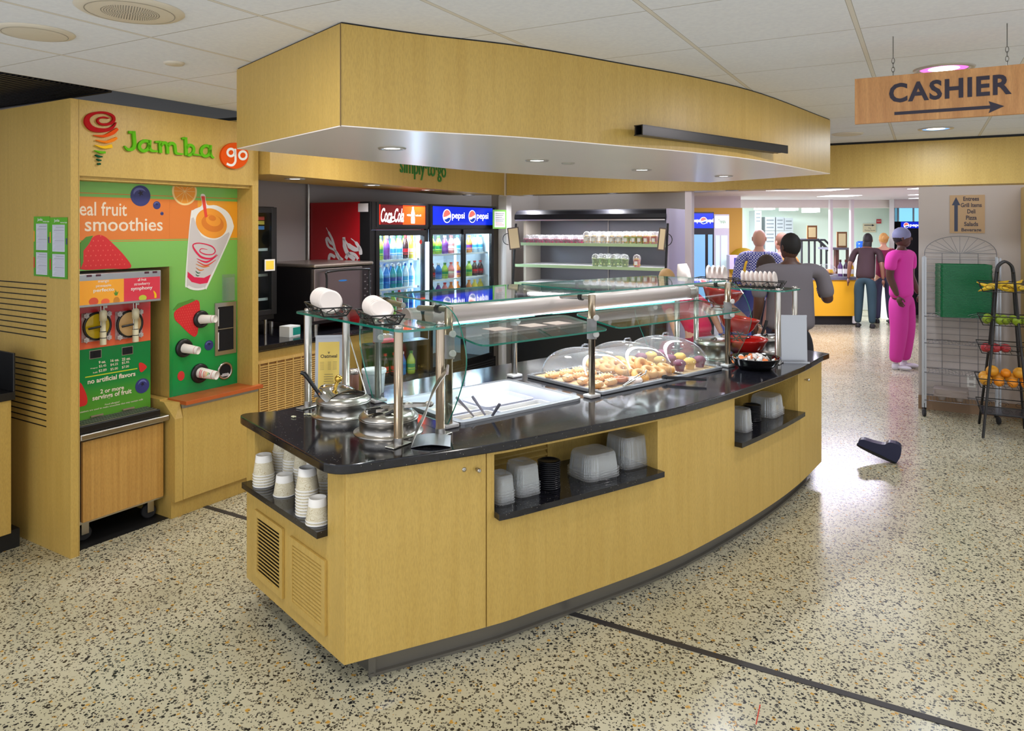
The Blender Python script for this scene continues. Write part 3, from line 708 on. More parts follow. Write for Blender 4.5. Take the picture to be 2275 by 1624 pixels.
for k in range(10):
    z = onp(fsd, 0, 103, 632+k*13.2)[1]; sl.box(-.0012,.0,.246,.99,z-.003,z+.003)
for k in range(12):
    z = onp(fsd, 0, 103, 805+k*13.0)[1]; sl.box(-.0012,.0,.246,.99,z-.003,z+.003)
sl.build('vent_slots', BLK, side)
MB().box(.0465,KW,0,.02,2.02,KH).box(.0465,KW,.021,.6,KH-.02,KH-.001).box(.0465,KW-.05,.021,.152,2.0,2.02).build('header', MAPLE, ki)
MB().box(KW-.048,KW,.0005,.021,.70,2.0195).box(KW-.048,KW,.021,.9,.70,KH-.021).build('side_panel', MAPLE, ki)
MB().box(.04,.041,-.0006,0,0,KH).build('seam', mat('seam brown',(96,70,36),.6), side)
MB().box(.664,.69,.152,.85,.1,1.505).box(.664,.69,.06,.152,.1,.60).build('divider', MAPLE, ki)
def bandmat(name, stops, zlo, zhi):
    m = mat(name, (120,180,80), .25); tc = N(m,'ShaderNodeTexCoord'); s = N(m,'ShaderNodeSeparateXYZ'); L(m, tc.outputs['Object'], s.inputs[0])
    r = N(m,'ShaderNodeMapRange'); r.inputs[1].default_value = zlo; r.inputs[2].default_value = zhi; L(m, s.outputs[2], r.inputs[0])
    L(m, ramp(m, r.outputs[0], stops).outputs[0], bs(m).inputs['Base Color']); return m
GP = bandmat('green print', [(0,(0,140,72)),(.22,(20,150,66)),(.55,(124,186,82)),(1,(128,196,92))], .7, 2.02)
zo0, zo1 = jp(377,531,.15)[1], jp(377,443,.15)[1]
OP = mat('orange print',(226,126,44),.3); OP2 = mat('amber print',(236,160,40),.3)
pl = MB().box(.047,.6635,.15,.165,1.504,2.0).build('graphic_panel', GP, ki)
pr = MB().box(.6645,KW-.0485,.152,.167,.70,2.0).build('graphic_panel', GP, ki)
art('orange_band', [(.047,zo0),(.6632,zo0),(.6632,zo1),(.047,zo1)], .15, OP, pl)
art('orange_band', [(.665,zo0),(.86,zo0),(.86,zo1),(.665,zo1)], .152, OP, pr, .0010)
art('orange_band', [(.86,zo0),(1.159,zo0),(1.159,zo1),(.86,zo1)], .152, OP2, pr, .0010)
for z in (zo0-.01, zo1+.018):
    art('thin_line', [(.047,z),(.6632,z),(.6632,z+.004),(.047,z+.004)], .15, OP, pl, .0008); art('thin_line', [(.665,z),(1.159,z),(1.159,z+.004),(.665,z+.004)], .152, OP, pr, .0008)
CRM = mat('cream print',(240,226,206),.4); RED = mat('strawberry red',(214,36,40),.35); BLB = mat('blueberry print',(50,56,120),.35); BLB2 = mat('blueberry dark',(22,22,52),.4); BLB3 = mat('blueberry light',(104,112,176),.4)
LEAF = mat('leaf print',(84,140,50),.4); SEED = mat('seed print',(232,110,90),.4); WPR = mat('white print',(236,236,232),.4); PINK = mat('pink print',(222,30,78),.4); SMO = mat('smoothie orange',(242,156,44),.35); SMO2 = mat('smoothie shade',(222,126,32),.35)
ft(pl, J, .15, 'real fruit', 163, 281.5, 464, 31, CRM, .001)
ft(pl, J, .15, 'smoothies', 188, 361, 498.5, 30, CRM, .001)
def blueberry(par, cx, cy, r, D):
    c = jp(cx, cy, D); rr = r*4.4/FPX
    art('blueberry', ell(*c, rr, rr), D, BLB, par, .0022); art('blueberry_sheen', ell(c[0]-rr*.1,c[1]+rr*.28,rr*.62,rr*.5), D, BLB3, par, .0025)
    art('blueberry_body', ell(c[0]+rr*.02,c[1]-rr*.05,rr*.7,rr*.62), D, BLB, par, .0028)
    art('blueberry_crown', [(c[0]+rr*(.34 if k%2 else .14)*math.cos(k*math.pi/5), c[1]+rr*.25+rr*(.34 if k%2 else .14)*math.sin(k*math.pi/5)) for k in range(10)], D, BLB2, par, .0031)
blueberry(pl, 312, 435, 23, .15); blueberry(pl, 348, 456, 9, .15); blueberry(pl, 359.5, 474.5, 4, .15)
def strawberry(par, pts, D, seeds, leaf=None, sc=3.248, ox=0, oy=200):
    P = [(x,z) for x,z in cr(za(pts, D, sc, ox, oy), 4, True)]; P = [(min(max(x,.0475),1.158),z) for x,z in P]
    art('strawberry', P, D, RED, par, .0022)
    s = MB(); xs = [p[0] for p in P]; zs = [p[1] for p in P]
    def inside(x, z):
        c = False
        for i in range(len(P)):
            (x1,z1),(x2,z2) = P[i],P[i-1]
            if (z1>z) != (z2>z) and x < (x2-x1)*(z-z1)/(z2-z1)+x1: c = not c
        return c
    st = (max(xs)-min(xs))/11
    for i in range(12):
        for j in range(16):
            x = min(xs)+st*(i+.5*(j%2)); z = min(zs)+st*j
            if inside(x,z) and inside(x+st*.4,z) and inside(x-st*.4,z): s.prismy(ell(x,z,st*.10,st*.16,6), D-.0026, D-.0022)
    if s.f: s.build('seeds', SEED, par)['kind'] = 'stuff'
    if leaf: art('strawberry_leaf', za(leaf, D, sc, ox, oy), D, LEAF, par, .0030)
strawberry(pl, [(575,1290),(590,1180),(620,1110),(690,1050),(750,1055),(820,1115),(900,1200),(942,1282),(780,1290)], .15, 1, [(580,1100),(620,1060),(670,1050),(640,1110),(600,1160),(600,1240),(580,1290),(576,1200)])
# orange slice, cup print
c = jp(410, 425, .152)
zz = lambda P: [(x, min(z, 1.998)) for x, z in P]
art('orange_slice', zz(ell(*c,.086,.088,36)), .152, mat('orange pith',(246,214,150),.4), pr, .0016)
art('orange_flesh', zz(ell(*c,.074,.076,36)), .152, SMO, pr, .0020)
sp_ = MB()
for k in range(10):
    a = k*math.pi/5; e = (c[0]+.072*math.cos(a), min(c[1]+.072*math.sin(a),1.998)); sp_.stroke([c,e], .0022, .152-.0024, .152-.002)
sp_.build('orange_segment', mat('orange pith',(246,214,150),.4), pr)
cup = [(1447,757),(1478,758),(1492,828),(1560,833),(1640,880),(1680,960),(1668,1040),(1505,1400),(1480,1435),(1410,1445),(1350,1425),(1336,1370),(1372,920),(1395,865),(1455,832)]
art('cup_outline', cr(za(cup,.152),4,True), .152, WPR, pr, .0030)
art('cup_body', (lambda q: cr(q,4,True))(za([(1380,925),(1346,1375),(1362,1410),(1415,1430),(1470,1422),(1492,1395),(1655,1040),(1560,1080),(1450,1050)],.152)), .152, mat('cup grey print',(206,200,200),.4), pr, .0034)
c = za([(1525,962)],.152)[0]
art('smoothie_top', ell(*c,.118,.094,36,rot=-.35), .152, SMO, pr, .0036)
for k,(dx,dz,rx,rz) in enumerate(((.008,.0,.084,.055),(.012,.018,.056,.036),(.004,.034,.028,.018))):
    art('smoothie_swirl', ell(c[0]+dx,c[1]+dz,rx,rz,rot=-.2), .152, SMO2 if k%2==0 else SMO, pr, .0039+.0003*k)
art('straw_print', za([(1450,766),(1474,766),(1494,915),(1476,920)],.152), .152, mat('straw print',(232,70,50),.4), pr, .0050)
art('pink_base', za([(1352,1310),(1400,1350),(1470,1355),(1520,1330),(1495,1392),(1440,1400),(1380,1385),(1350,1350)],.152), .152, PINK, pr, .0038)
def strokes(par, data, D, sc=3.248, ox=0, oy=200, lift=.0045, th=.0006, name='swirl_mark', dens=9):
    for pts, wd, m in data:
        P = cr(za(pts, D, sc, ox, oy), dens); Wn = len(P)
        if isinstance(wd, (int,float)): ws = [wd/sc*4.35/FPX]*Wn
        else: ws = [max(.0008, (wd[min(int(i/dens),len(wd)-1)]*(1-(i%dens)/dens)+wd[min(int(i/dens)+1,len(wd)-1)]*((i%dens)/dens))/sc*4.35/FPX) for i in range(Wn)]
        MB().stroke(P, ws, D-lift-th, D-lift).build(name, m, par)
DG = mat('dark green print',(0,96,60),.4)
SW = [([(1560,1185),(1520,1215),(1450,1205),(1400,1150),(1392,1115),(1440,1105),(1520,1125),(1550,1160),(1530,1185),(1480,1185),(1440,1165),(1450,1145),(1495,1150)],[3,12,16,14,10,8,9,9,8,8,7,6,2],PINK),
 ([(1415,1215),(1490,1240),(1568,1190)],[2,16,4],PINK),([(1420,1235),(1485,1265),(1555,1225)],[2,12,3],mat('red orange print',(226,70,50),.4)),([(1410,1255),(1465,1275),(1508,1270)],[2,10,5],OP),([(1410,1280),(1440,1300),(1468,1295)],[2,9,5],OP),([(1408,1305),(1425,1320),(1442,1318)],[3,8,4],DG),([(1410,1330),(1422,1340),(1435,1338)],[3,7,4],DG)]
strokes(pr, SW, .152)
strawberry(pr, [(95,560),(130,510),(210,455),(320,400),(395,388),(425,440),(425,600),(405,760),(390,830),(350,858),(270,800),(170,700),(110,640)], .152, 1, [(80,515),(150,430),(250,400),(330,370),(370,390),(300,425),(210,460),(130,505)], 5.8, 370, 600)
blueberry(pr, 464, 767, 12, .152)
c = jp(402,835,.152); art('raspberry', ell(*c,.024,.030,18), .152, mat('raspberry red',(206,50,50),.4), pr, .002)
# raised header logo
SWR = mat('deep red sign',(176,20,26),.75,spec=.15); OR1 = mat('sign orange red',(226,80,20),.75,spec=.15); OR2 = mat('sign orange',(240,130,24),.75,spec=.15); YL = mat('sign yellow',(242,190,32),.75,spec=.15); LG = mat('sign green',(96,178,24),.75,spec=.15); DKG = mat('sign dark green',(0,74,46),.75,spec=.15)
hd = thing('kiosk_logo', 'raised swirl and word lettering mounted on the kiosk header', 'logo sign', (JO[0],JO[1],0), JA)
hd['label'] = 'raised multicoloured swirl with green word lettering and orange badge on the kiosk header'
strokes(hd, [([(830,235),(795,278),(730,292),(660,280),(622,240),(628,195),(680,168),(750,165),(805,188),(812,222),(780,246),(725,248),(698,228),(705,207),(740,198),(780,206)],[4,20,26,34,36,26,16,14,16,18,18,14,12,10,12,4],SWR),
 ([(668,327),(745,333),(805,308),(840,280)],[3,18,26,16],OR1),([(685,362),(755,375),(805,362),(835,345)],[3,16,22,12],OR2),([(680,398),(740,414),(800,405)],[3,18,24],YL),([(675,437),(718,450),(752,450)],[3,16,14],LG),
 ([(682,470),(706,480),(730,482)],[8,14,8],DKG),([(692,500),(708,507),(722,509)],[6,12,8],DKG),([(698,533),(708,534),(718,535)],[10,13,9],DKG)], 0, lift=.001, th=.014)
W = 24
strokes(hd, [([(922,305),(950,306)],18,LG),([(955,297),(960,350),(962,395),(948,425),(915,430),(890,405)],[W,W,W,W,18,8],LG),
 ([(1072,375),(1035,368),(1003,388),(998,418),(1022,440),(1055,430),(1072,395)],22,LG),([(1072,362),(1070,410),(1085,438),(1130,443)],[W,W,20,10],LG),
 ([(1112,376),(1142,374)],14,LG),([(1146,368),(1148,410),(1150,455)],W,LG),([(1150,405),(1170,382),(1192,388),(1200,420),(1202,460)],22,LG),([(1202,408),(1225,385),(1250,395),(1256,425),(1262,455),(1290,462),(1312,462)],[20,22,22,22,20,14,10],LG),
 ([(1304,352),(1326,346)],14,LG),([(1330,342),(1334,410),(1336,472)],W,LG),([(1336,418),(1362,398),(1388,415),(1386,450),(1360,470),(1340,462)],21,LG),([(1372,462),(1410,468),(1445,472)],[14,12,8],LG),
 ([(1508,412),(1475,403),(1448,425),(1446,458),(1470,478),(1500,466),(1510,430)],22,LG),([(1510,398),(1508,450),(1520,480),(1536,490)],[W,W,18,10],LG)], 0, lift=.001, th=.014, name='letter_stroke')
c = jp(1683/3.248, 200+475/3.248)
bdg = MB().prismy(ell(*c,.106,.083,40,rot=.22), -.018, -.001).build('orange_badge', mat('badge orange',(226,84,14),.75,spec=.15), hd)
gs = MB()
def ring(cx, cy, r): P = za([(cx+r*math.cos(a),cy+r*1.05*math.sin(a)) for a in [k*math.pi/12 for k in range(25)]], 0); gs.stroke(P, .015, -.0205, -.0185)
ring(1652,452,25); ring(1738,472,27)
gs.stroke(cr(za([(1682,425),(1684,470),(1684,515),(1668,540),(1645,543),(1622,532)],0),5), .015, -.0205, -.0185)
gs.build('go_lettering', WPR, bdg)
# lower right cabinet, ledge
lo = (.60, .0)
MB().box(.60,KW,.037,.55,0,.105).build('plinth', MAPLE, ki)
MB().prismy([(.60,.105),(.655,.105),(.655,.70),(.60,.70)], .15,.5).prism([(.60,.0),(.652,.0),(.652,.15),(.60,.15)], .105,.60).build('return_panel', MAPLE, ki)
MB().add([(.60,0,.60),(.652,0,.60),(.652,.15,.60),(.60,.15,.60),(.60,.11,.69),(.652,.03,.69),(.652,.15,.69),(.60,.15,.69)],[(0,3,2,1),(4,5,6,7),(0,1,5,4),(1,2,6,5),(2,3,7,6),(3,0,4,7)]).build('chamfer_block', MAPLE, ki)
MB().box(.655,KW,-.0,.018,.105,.655).build('door', MAPLE, ki, bev=.002)
MB().box(.655,KW-.001,-.002,.02,.656,.676).build('pull_strip', ALU, ki)
MB().box(.652,KW+.012,-.033,.15,.677,.70).build('ledge', mat('orange brown laminate',(186,92,44),.3), ki, bev=.001)
MB().box(.655,KW,.03,.5,.3,.676).build('carcass', MAPLE, ki) if False else None
# cup dispensers
CUPW = mat('paper cup white',(232,226,218),.5); CUPR = mat('cup red band',(196,30,52),.5)
for k,(px, py, tx, tz, pm) in enumerate(((446,709,474,704,0),(408,773,436,783,0),(443,829,476,842,1))):
    c = jp(px, py, .152); R = (.056,.058,.062)[k]
    q = MB().lathe([(R,0),(R,.006),(R*.93,.016),(R*.62,.018),(R*.58,.008),(R*.57,-.001)], (c[0],.1515,c[1]), 36, axis=(0,-1,0), caps=False)
    q.cyl(R*.575,-.0002,.001,(c[0],.1515,c[1]),30,axis=(0,-1,0)); q.build('dispenser_ring', BLKP, ki)
    # the cup sticks out of the ring and droops to the right
    a = Vector((.35,-1,-.12 if k else .05)).normalized(); Lc = .105 if k<2 else .125; o = Vector((c[0]-.004,.145,c[1]+(.006 if k==2 else 0))); 
    rc = .030 if k<2 else .034
    cu = thing('paper_cup', ('small white paper cup sticking out of the topmost black dispenser ring','small white paper cup sticking out of the middle black dispenser ring','large white paper cup with swirl print in the lowest black dispenser ring')[k], 'paper cup', (JO[0],JO[1],0), JA, 'cups in the wall dispensers')
    MB().lathe([(rc,0),(rc*.78,Lc),(rc*.76,Lc),(rc*.75,Lc-.004),(0,Lc-.004)], o, 28, axis=a).build('cup_wall', CUPW, cu)
    MB().lathe([(rc*.825,Lc*.80),(rc*.79,Lc*.93)], o, 28, axis=a, caps=False).build('red_band', CUPR, cu)
    if k == 2:
        for j,(t,m_) in enumerate(((.16,PINK),(.24,PINK),(.38,OR1),(.46,OR2),(.54,YL),(.62,LG),(.69,DKG))):
            MB().lathe([(rc*(1.006-.22*t)+.0004,Lc*t),(rc*(1.006-.22*(t+.035))+.0004,Lc*(t+.035))], o, 10, axis=a, caps=False, a0=2.6+.05*j, a1=4.6-.22*j).build('swirl_print', m_, cu)
# steel box port, round port, acrylic holder
x0,z1 = jp(476.5,674,.152); x1,_ = jp(523.5,669,.152); z0 = jp(476.5,791,.152)[1]
st_ = MB(); f=.022
st_.box(x0,x0+f,.145,.1515,z0,z1).box(x1-f,x1,.145,.1515,z0,z1).box(x0+f,x1-f,.145,.1515,z1-f*1.2,z1).box(x0+f,x1-f,.145,.1515,z0,z0+f*1.2).box(x0+f,x1-f,.146,.1515,(z0+z1)/2-.004,(z0+z1)/2+.001)
pt = st_.build('lid_port', STEEL, ki); MB().box(x0+f,x1-f,.1500,.1512,z0+f,z1-f).build('port_opening', DARK, pt)
MB().box(x0+f,x0+f+.006,.144,.150,(z0+z1)/2+.02,z1-.04).box(x0+f,x0+f+.006,.144,.150,z0+.04,(z0+z1)/2-.02).build('port_lip', WPR, pt)
c = jp(499.5,823.5,.152)
rp = MB().lathe([(.058,0),(.058,.004),(.052,.008),(.044,.006),(.044,0)], (c[0],.1512,c[1]), 36, axis=(0,-1,0), caps=False).build('round_port', STEEL, ki)
MB().cyl(.044,0,.0012,(c[0],.1515,c[1]),30,axis=(0,-1,0)).build('port_opening', DARK, rp)
w_ = MB()
for k in range(14): w_.at((c[0]-.026+.004*k,.149,c[1]-.030+.004*(k%3)),rz=k).box(-.008,.008,-.001,.001,-.006,.006)
w_.build('wrapped_straws', mat('wrapper white',(220,220,222),.4), rp)
x0,z1 = jp(493,610,.152); x1,_ = jp(521,606,.152); z0 = jp(494,669,.152)[1]
MB().box(x0,x1,.148,.1505,z0,z1).box(x0+.01,x1-.025,.120,.123,z0,z1-.02).box(x0+.01,x0+.012,.123,.148,z0,z1-.02).build('acrylic_holder', ACRYL, ki)
# nutrition cards on the side
for k,(pa,pb,ya,yb,lab) in enumerate(((76.5,111.5,480,614,'green nutrition card on the kiosk side, left one of the two'),(112,151,482,619,'green nutrition card on the kiosk side, right one nearer the front edge'))):
    u0,zt0 = onp(fsd,0,pb,ya); u1,_ = onp(fsd,0,pa,ya); zb0 = onp(fsd,0,(pa+pb)/2,yb)[1]; zt0 = onp(fsd,0,(pa+pb)/2,ya+1)[1]
    cd = thing('nutrition_card', lab, 'card', (JO[0],JO[1],0), JA, 'nutrition cards')
    MB().box(-.0035,-.002,u0,u1,zb0,zt0).build('card', bandmat('card green', [(0,(70,150,40)),(1,(90,176,30))], 1.4,1.8), cd)
    wd = u1-u0; hh = zt0-zb0
    for (za_,zb2) in ((.12,.56),(.60,.97)):
        p = MB().box(-.0044,-.0035,u0+.14*wd,u1-.16*wd,zt0-zb2*hh,zt0-za_*hh).build('facts_label', mat('label white',(206,210,224),.5), cd)
        ln = MB()
        for j in range(17):
            zq = zt0-(za_+(zb2-za_)*(j+.8)/18)*hh; th = .0016 if j in (1,3,10) else .0006
            ln.box(-.0048,-.0044,u0+.17*wd,u1-(.20+.2*((j*7)%4)/4)*wd,zq,zq+th)
        ln.build('print_lines', mat('print grey',(70,70,84),.5), p)
    MB().box(-.0044,-.0035,u1-.01,u1-.001,zt0-.42*hh,zt0-.24*hh).build('orange_slice_print', SMO, cd)
    MB().box(-.0044,-.0035,u1-.011,u1-.001,zt0-.86*hh,zt0-.68*hh).build('strawberry_print', RED, cd)
    MB().box(-.0044,-.0035,u0+.001,u0+.012,zt0-.44*hh,zt0-.34*hh).build('blueberry_print', BLB, cd)
    t_ = text('lettering','Jamba',.022,(-.0040,(u0+u1)/2+.015,zt0-.05*hh),WPR,cd,ext=.0003); t_.rotation_euler = (math.pi/2,0,-math.pi/2)
    t_ = text('lettering','Nutrition Guide',.010,(-.0040,u0+.035,zt0-.085*hh),WPR,cd,ext=.0003); t_.rotation_euler = (math.pi/2,0,-math.pi/2)
# ------------------------------------------------ frozen drink machine on its cart
fm = thing('smoothie_machine', 'two-barrel frozen smoothie machine on a wheeled cart inside the kiosk', 'drink machine', (JO[0],JO[1],0), JA)
MB().box(.105,.58,.08,.10,.135,.575).build('cart_door', BAMB, fm, bev=.003)
MB().box(.09,.59,.101,.72,.12,.59).build('cart_body', STEEL, fm)
MB().box(.075,.597,.045,.72,.591,.625).build('cart_top', STEEL, fm, bev=.006)
for x,y in ((.16,.18),(.54,.17),(.16,.64),(.54,.64)):
    cs = MB().lathe([(.036,-.014),(.042,-.010),(.042,.010),(.036,.014)], (x,y,.0425), 22, axis=(.3,1,0)).build('caster', RUBBER, fm)
    MB().box(x-.02,x+.02,y-.024,y-.018,.04,.12).box(x-.02,x+.02,y+.018,y+.024,.04,.12).build('caster_fork', STEEL, cs)
MG = bandmat('machine red print', [(0,(224,104,60)),(.35,(214,72,48)),(.8,(200,40,44)),(1,(206,70,70))], 1.06, 1.306)
MGG = bandmat('machine green print', [(0,(96,160,50)),(.35,(70,150,50)),(.55,(0,132,64)),(1,(0,122,58))], .645, 1.06)
MB().box(.055,.572,.205,.7,.626,1.42).build('housing', ALU, fm)
fr_ = MB().box(.055,.572,.2,.2045,1.06,1.36).build('red_front', MG, fm); fg = MB().box(.055,.572,.2,.2045,.64,1.059).build('green_front', MGG, fm)
# light box
x0, x1 = .052, .567
MB().box(x0,x1,.085,.22,1.306,1.489).build('light_box', ALU, fm, bev=.004)
lb_ = [o for o in fm.children if o.name.startswith('light_box')][0]
xm = jp(276,640,.08)[0]
MB().box(x0+.018,xm,.0835,.0848,1.320,1.452).build('flavour_panel', mat('mango panel',(230,156,34),.15,emit=.12), lb_)
MB().box(xm,x1-.008,.0835,.0848,1.320,1.452).build('flavour_panel', mat('strawberry panel',(204,40,60),.15,emit=.12), lb_)
PL = lambda s,a,b,y,h,m=WPR,bold=0: ft(lb_, J, .0835, s, a, b, y, h, m, bold, lift=.0008)
PL('mango',218,242,626,6); PL('pineapple',213,247,635,7); PL('perfecto',207.5,253.5,645,10,WPR,.001)
PL('all fruit',306,325,621,6); PL('strawberry',298,333,631,8); PL('symphony',291,338.5,641,10,WPR,.001)
for px,py,rx,rz,m in ((208,670,.026,.022,mat('mango print',(214,80,50),.3)),(234,670,.024,.017,mat('papaya print',(236,100,60),.3)),(259,668,.018,.022,mat('pineapple print',(200,130,40),.3)),(317,662,.024,.018,mat('apple print',(190,200,60),.3))):
    c = jp(px,py,.0835); P = [(x,max(z,1.3205)) for x,z in ell(*c,rx,rz,20)]; art('fruit_print', P, .0835, m, lb_, .0008)
c = jp(258,651,.0835); art('pineapple_crown', [(c[0]-.014,c[1]+.006),(c[0]-.006,c[1]),(c[0]-.004,c[1]+.02),(c[0]+.004,c[1]+.002),(c[0]+.014,c[1]+.010),(c[0]+.006,c[1]-.014),(c[0]-.006,c[1]-.014)], .0835, LEAF, lb_, .0009)
MB().stroke(cr([jp(345,662,.0835),jp(345,654,.0835),jp(341,646,.0835)],4),[.012,.014,.014,.014,.013,.012,.009,.006,.003],.0826,.0834).build('banana_print', YL, lb_)
for px,py in ((198,613),(218.5,611.5),(326,605.5),(344,604.5)):
    c = jp(px,py,.085); MB().box(c[0]-.014,c[0]+.014,.0838,.085,c[1]-.006,c[1]+.006).build('switch', mat('maroon switch',(70,20,40),.3), lb_)
# barrels
for k,(px,py,rp) in enumerate(((213,724,0),(285.5,719,0))):
    c = jp(px,py,.2); bl_ = MB().box(c[0]-.082,c[0]+.082,.192,.1998,c[1]-.085,c[1]+.078).build('barrel_plate', PLAST, fm)
    MB().lathe([(.080,0),(.080,.012),(.070,.012),(.070,0)], (c[0],.1915,c[1]), 36, axis=(0,-1,0), caps=False).build('gasket_ring', BLKP, bl_)
    MB().cyl(.070,0,.006,(c[0],.1915,c[1]),32,axis=(0,-1,0)).build('barrel_window', mat('mango drink' if k==0 else 'pink drink',(196,166,30) if k==0 else (206,166,110),.15), bl_)
    MB().lathe([(.017,-.135),(.017,-.06),(.014,-.055),(.014,.0),(.020,.0),(.020,.055),(.012,.06),(.012,.062)], (c[0]+.016,.155,c[1]+.03), 22).build('tap_body', mat('pale tap resin',(216,208,176),.3), bl_)
    MB().lathe([(.0178,-.098),(.0178,-.094)], (c[0]+.016,.155,c[1]+.03),22,caps=False).lathe([(.0178,-.062),(.0178,-.058)], (c[0]+.016,.155,c[1]+.03),22,caps=False).build('tap_seal', BLKP, bl_)
    MB().tube([(c[0]-.062,.162,c[1]-.008),(c[0],.150,c[1]+.0)],.0065,10).build('tap_handle', BLKP, bl_)
    MB().cyl(.0028,0,.17,(c[0]+.0,.150,c[1]-.03),8).cyl(.004,0,.09,(c[0]+.02,.155,c[1]+.09),8).build('lift_rod', STEEL, bl_)
    MB().cyl(.011,0,.024,(c[0]+.048,.19,1.283),14).build('drip_knob', WPR, bl_)
    for dx,dz in ((-.064,.064),(.064,.064),(-.064,-.072),(.064,-.072)):
        kb = MB(); kb.prismy([( c[0]+dx+(.017 if j%2 else .0125)*math.cos(j*math.pi/6), c[1]+dz+(.017 if j%2 else .0125)*math.sin(j*math.pi/6)) for j in range(12)], .176,.188)
        kb.cyl(.006,0,.004,(c[0]+dx,.176,c[1]+dz),10,axis=(0,-1,0)); kb.build('star_knob', mat('grey knob',(176,170,168),.35), bl_)
for px,py,hw in ((212,787,.026),(283,779,.028)):
    c = jp(px,py,.2); q = MB().box(c[0]-.034,c[0]+.034,.1985,.1999,c[1]-.024,c[1]+.024).build('refill_window', STEEL, fg)
    MB().box(c[0]-.031,c[0]+.031,.1978,.1985,c[1]-.021,c[1]+.021).cyl(.006,0,.002,(c[0],.198,c[1]),12,axis=(0,-1,0)).build('window_pane', DARK, q)
W_ = lambda s,a,b,y,h,bold=.0: ft(fg, J, .2, s, a, b, y, h, CRM, bold)
W_('9 oz.',219,234.5,804,6,.002); W_('16 oz.',245.5,264,800,6,.002); W_('22 oz.',270.5,289.5,797,6,.002)
W_('$2.45',219.5,235.5,813,6); W_('$4.25',245,261.5,809.5,6); W_('$5.95',270.5,286.5,805.5,6)
W_('$2.89',219,236.5,823,6.5); W_('$5.00',245,261.5,819.5,6); W_('$7.00',270.5,286,815,6)
W_('Original',200.5,216,818,3); W_('Refill',206.5,216,827.5,3)
a,b = jp(189,838,.2), jp(305,819,.2); zy = (a[1]+b[1])/2; art('yellow_rule', [(a[0],zy-.003),(b[0],zy-.003),(b[0],zy+.003),(a[0],zy+.003)], .2, mat('lime rule',(196,206,50),.4), fg)
W_('no artificial flavors',194.5,300.5,839,10.5,.002); W_('2 or more',222.5,275,865,9.5,.002); W_('servings of fruit',205,292,878,14,.002)
W_('Food allergies?',233,265.5,896,4.5); W_('stations are used to make smoothies that may contain milk',177.5,317.5,902,4.6)
strawberry(fg, [(1050,330),(1110,330),(1170,385),(1140,430),(1085,472),(1055,430)], .2, 1, None, 7.06, 160, 760)
strawberry(fg, [(60,660),(130,640),(180,720),(225,830),(240,920),(220,980),(160,1005),(60,990)], .2, 1, None, 7.06, 160, 760)
c = jp(316,857,.2); rr=.044
for m_,r1,dz,l_ in ((BLB,1,0,.002),(BLB3,.6,.25,.0024),(BLB,.66,-.05,.0027)): art('blueberry', ell(c[0],c[1]+rr*dz,rr*r1,rr*r1), .2, m_, fg, l_)
art('blueberry_crown', [(c[0]+rr*(.36 if k%2 else .14)*math.cos(k*math.pi/5), c[1]+rr*.25+rr*(.36 if k%2 else .14)*math.sin(k*math.pi/5)) for k in range(10)], .2, BLB2, fg, .0031)
dt = MB().box(.065,.55,.065,.198,.6265,.665).build('drip_tray', BLKP, fm, bev=.004)
g_ = MB()
for k in range(30): g_.box(.08+k*.0155,.083+k*.0155,.075,.188,.666,.6685)
for k in range(4): g_.box(.078,.535,.078+k*.035,.081+k*.035,.666,.669)
g_.build('drip_grid', STEEL, dt)
for px in (216,286): 
    x = jp(px,912,.19)[0]; MB().box(x-.035,x+.035,.188,.197,.672,.680).build('tray_clip', mat('clip tan',(150,130,110),.4), dt)
MB().box(.06,.60,.06,.9,.0005,.002).build('floor_pan', BLK, ki)
# neighbouring cabinet at the left frame edge
lc = thing('condiment_cabinet', 'maple cabinet with a black counter and bin at the left edge of the room', 'cabinet', (*jw(-.122,.36),0), JA)
MB().box(-1.0,0,0,.9,.10,.818).build('carcass', MAPLE, lc, bev=.002)
MB().box(-1.0,.012,-.02,.9,.819,.862).box(-1.0,.012,.30,.31,.862,1.07).box(-.0,.012,-.02,.30,.862,1.07).build('black_counter', BLKP, lc, bev=.003)
MB().box(-1.0,.06,.04,.85,0,.1).build('plinth', BLK, lc)
# ------------------------------------------------ back counter, oven, coolers
JL = (JO[0], JO[1], 0)
def jt(name, label, cat, group=None): return thing(name, label, cat, JL, JA, group)
bc = jt('back_counter', 'black granite topped back counter with a slatted maple front', 'counter')
MB().box(1.222,2.86,.26,1.2,.862,.90).build('worktop', GRAN, bc, bev=.004)
MB().box(1.222,2.86,.30,1.19,0,.861).build('cabinet', MAPLE, bc)
MB().box(1.222,2.86,.2985,.30,.848,.853).build('seam', BLK, bc)
gx0 = jp(574,800,.3)[0]; gx1 = jp(700,800,.3)[0]; gz1 = jp(620,800,.3)[1]; g_ = MB(); n = 7
GW_ = wood('grille maple', (222,184,112), (210,170,98))
for c in range(n):
    a = gx0+(gx1-gx0)*c/n; b = gx0+(gx1-gx0)*(c+1)/n
    g_.box(a,a+.008,.288,.2995,.18,gz1)
    for k in range(34): g_.box(a+.008,b,.289,.2995,.19+k*(gz1-.2)/34,.199+k*(gz1-.2)/34)
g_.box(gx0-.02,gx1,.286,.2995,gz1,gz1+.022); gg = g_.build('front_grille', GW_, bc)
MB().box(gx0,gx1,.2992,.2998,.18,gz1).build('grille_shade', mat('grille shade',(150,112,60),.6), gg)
x = jp(683,500,1.25)[0]
tag(MB().cyl(.014,.905,H-.01,(0,0,0),14).build('wall_conduit', STEEL, loc=(*jw(x,1.235),0)), 'vertical grey metal conduit pipe on the back wall behind the oven', 'conduit')
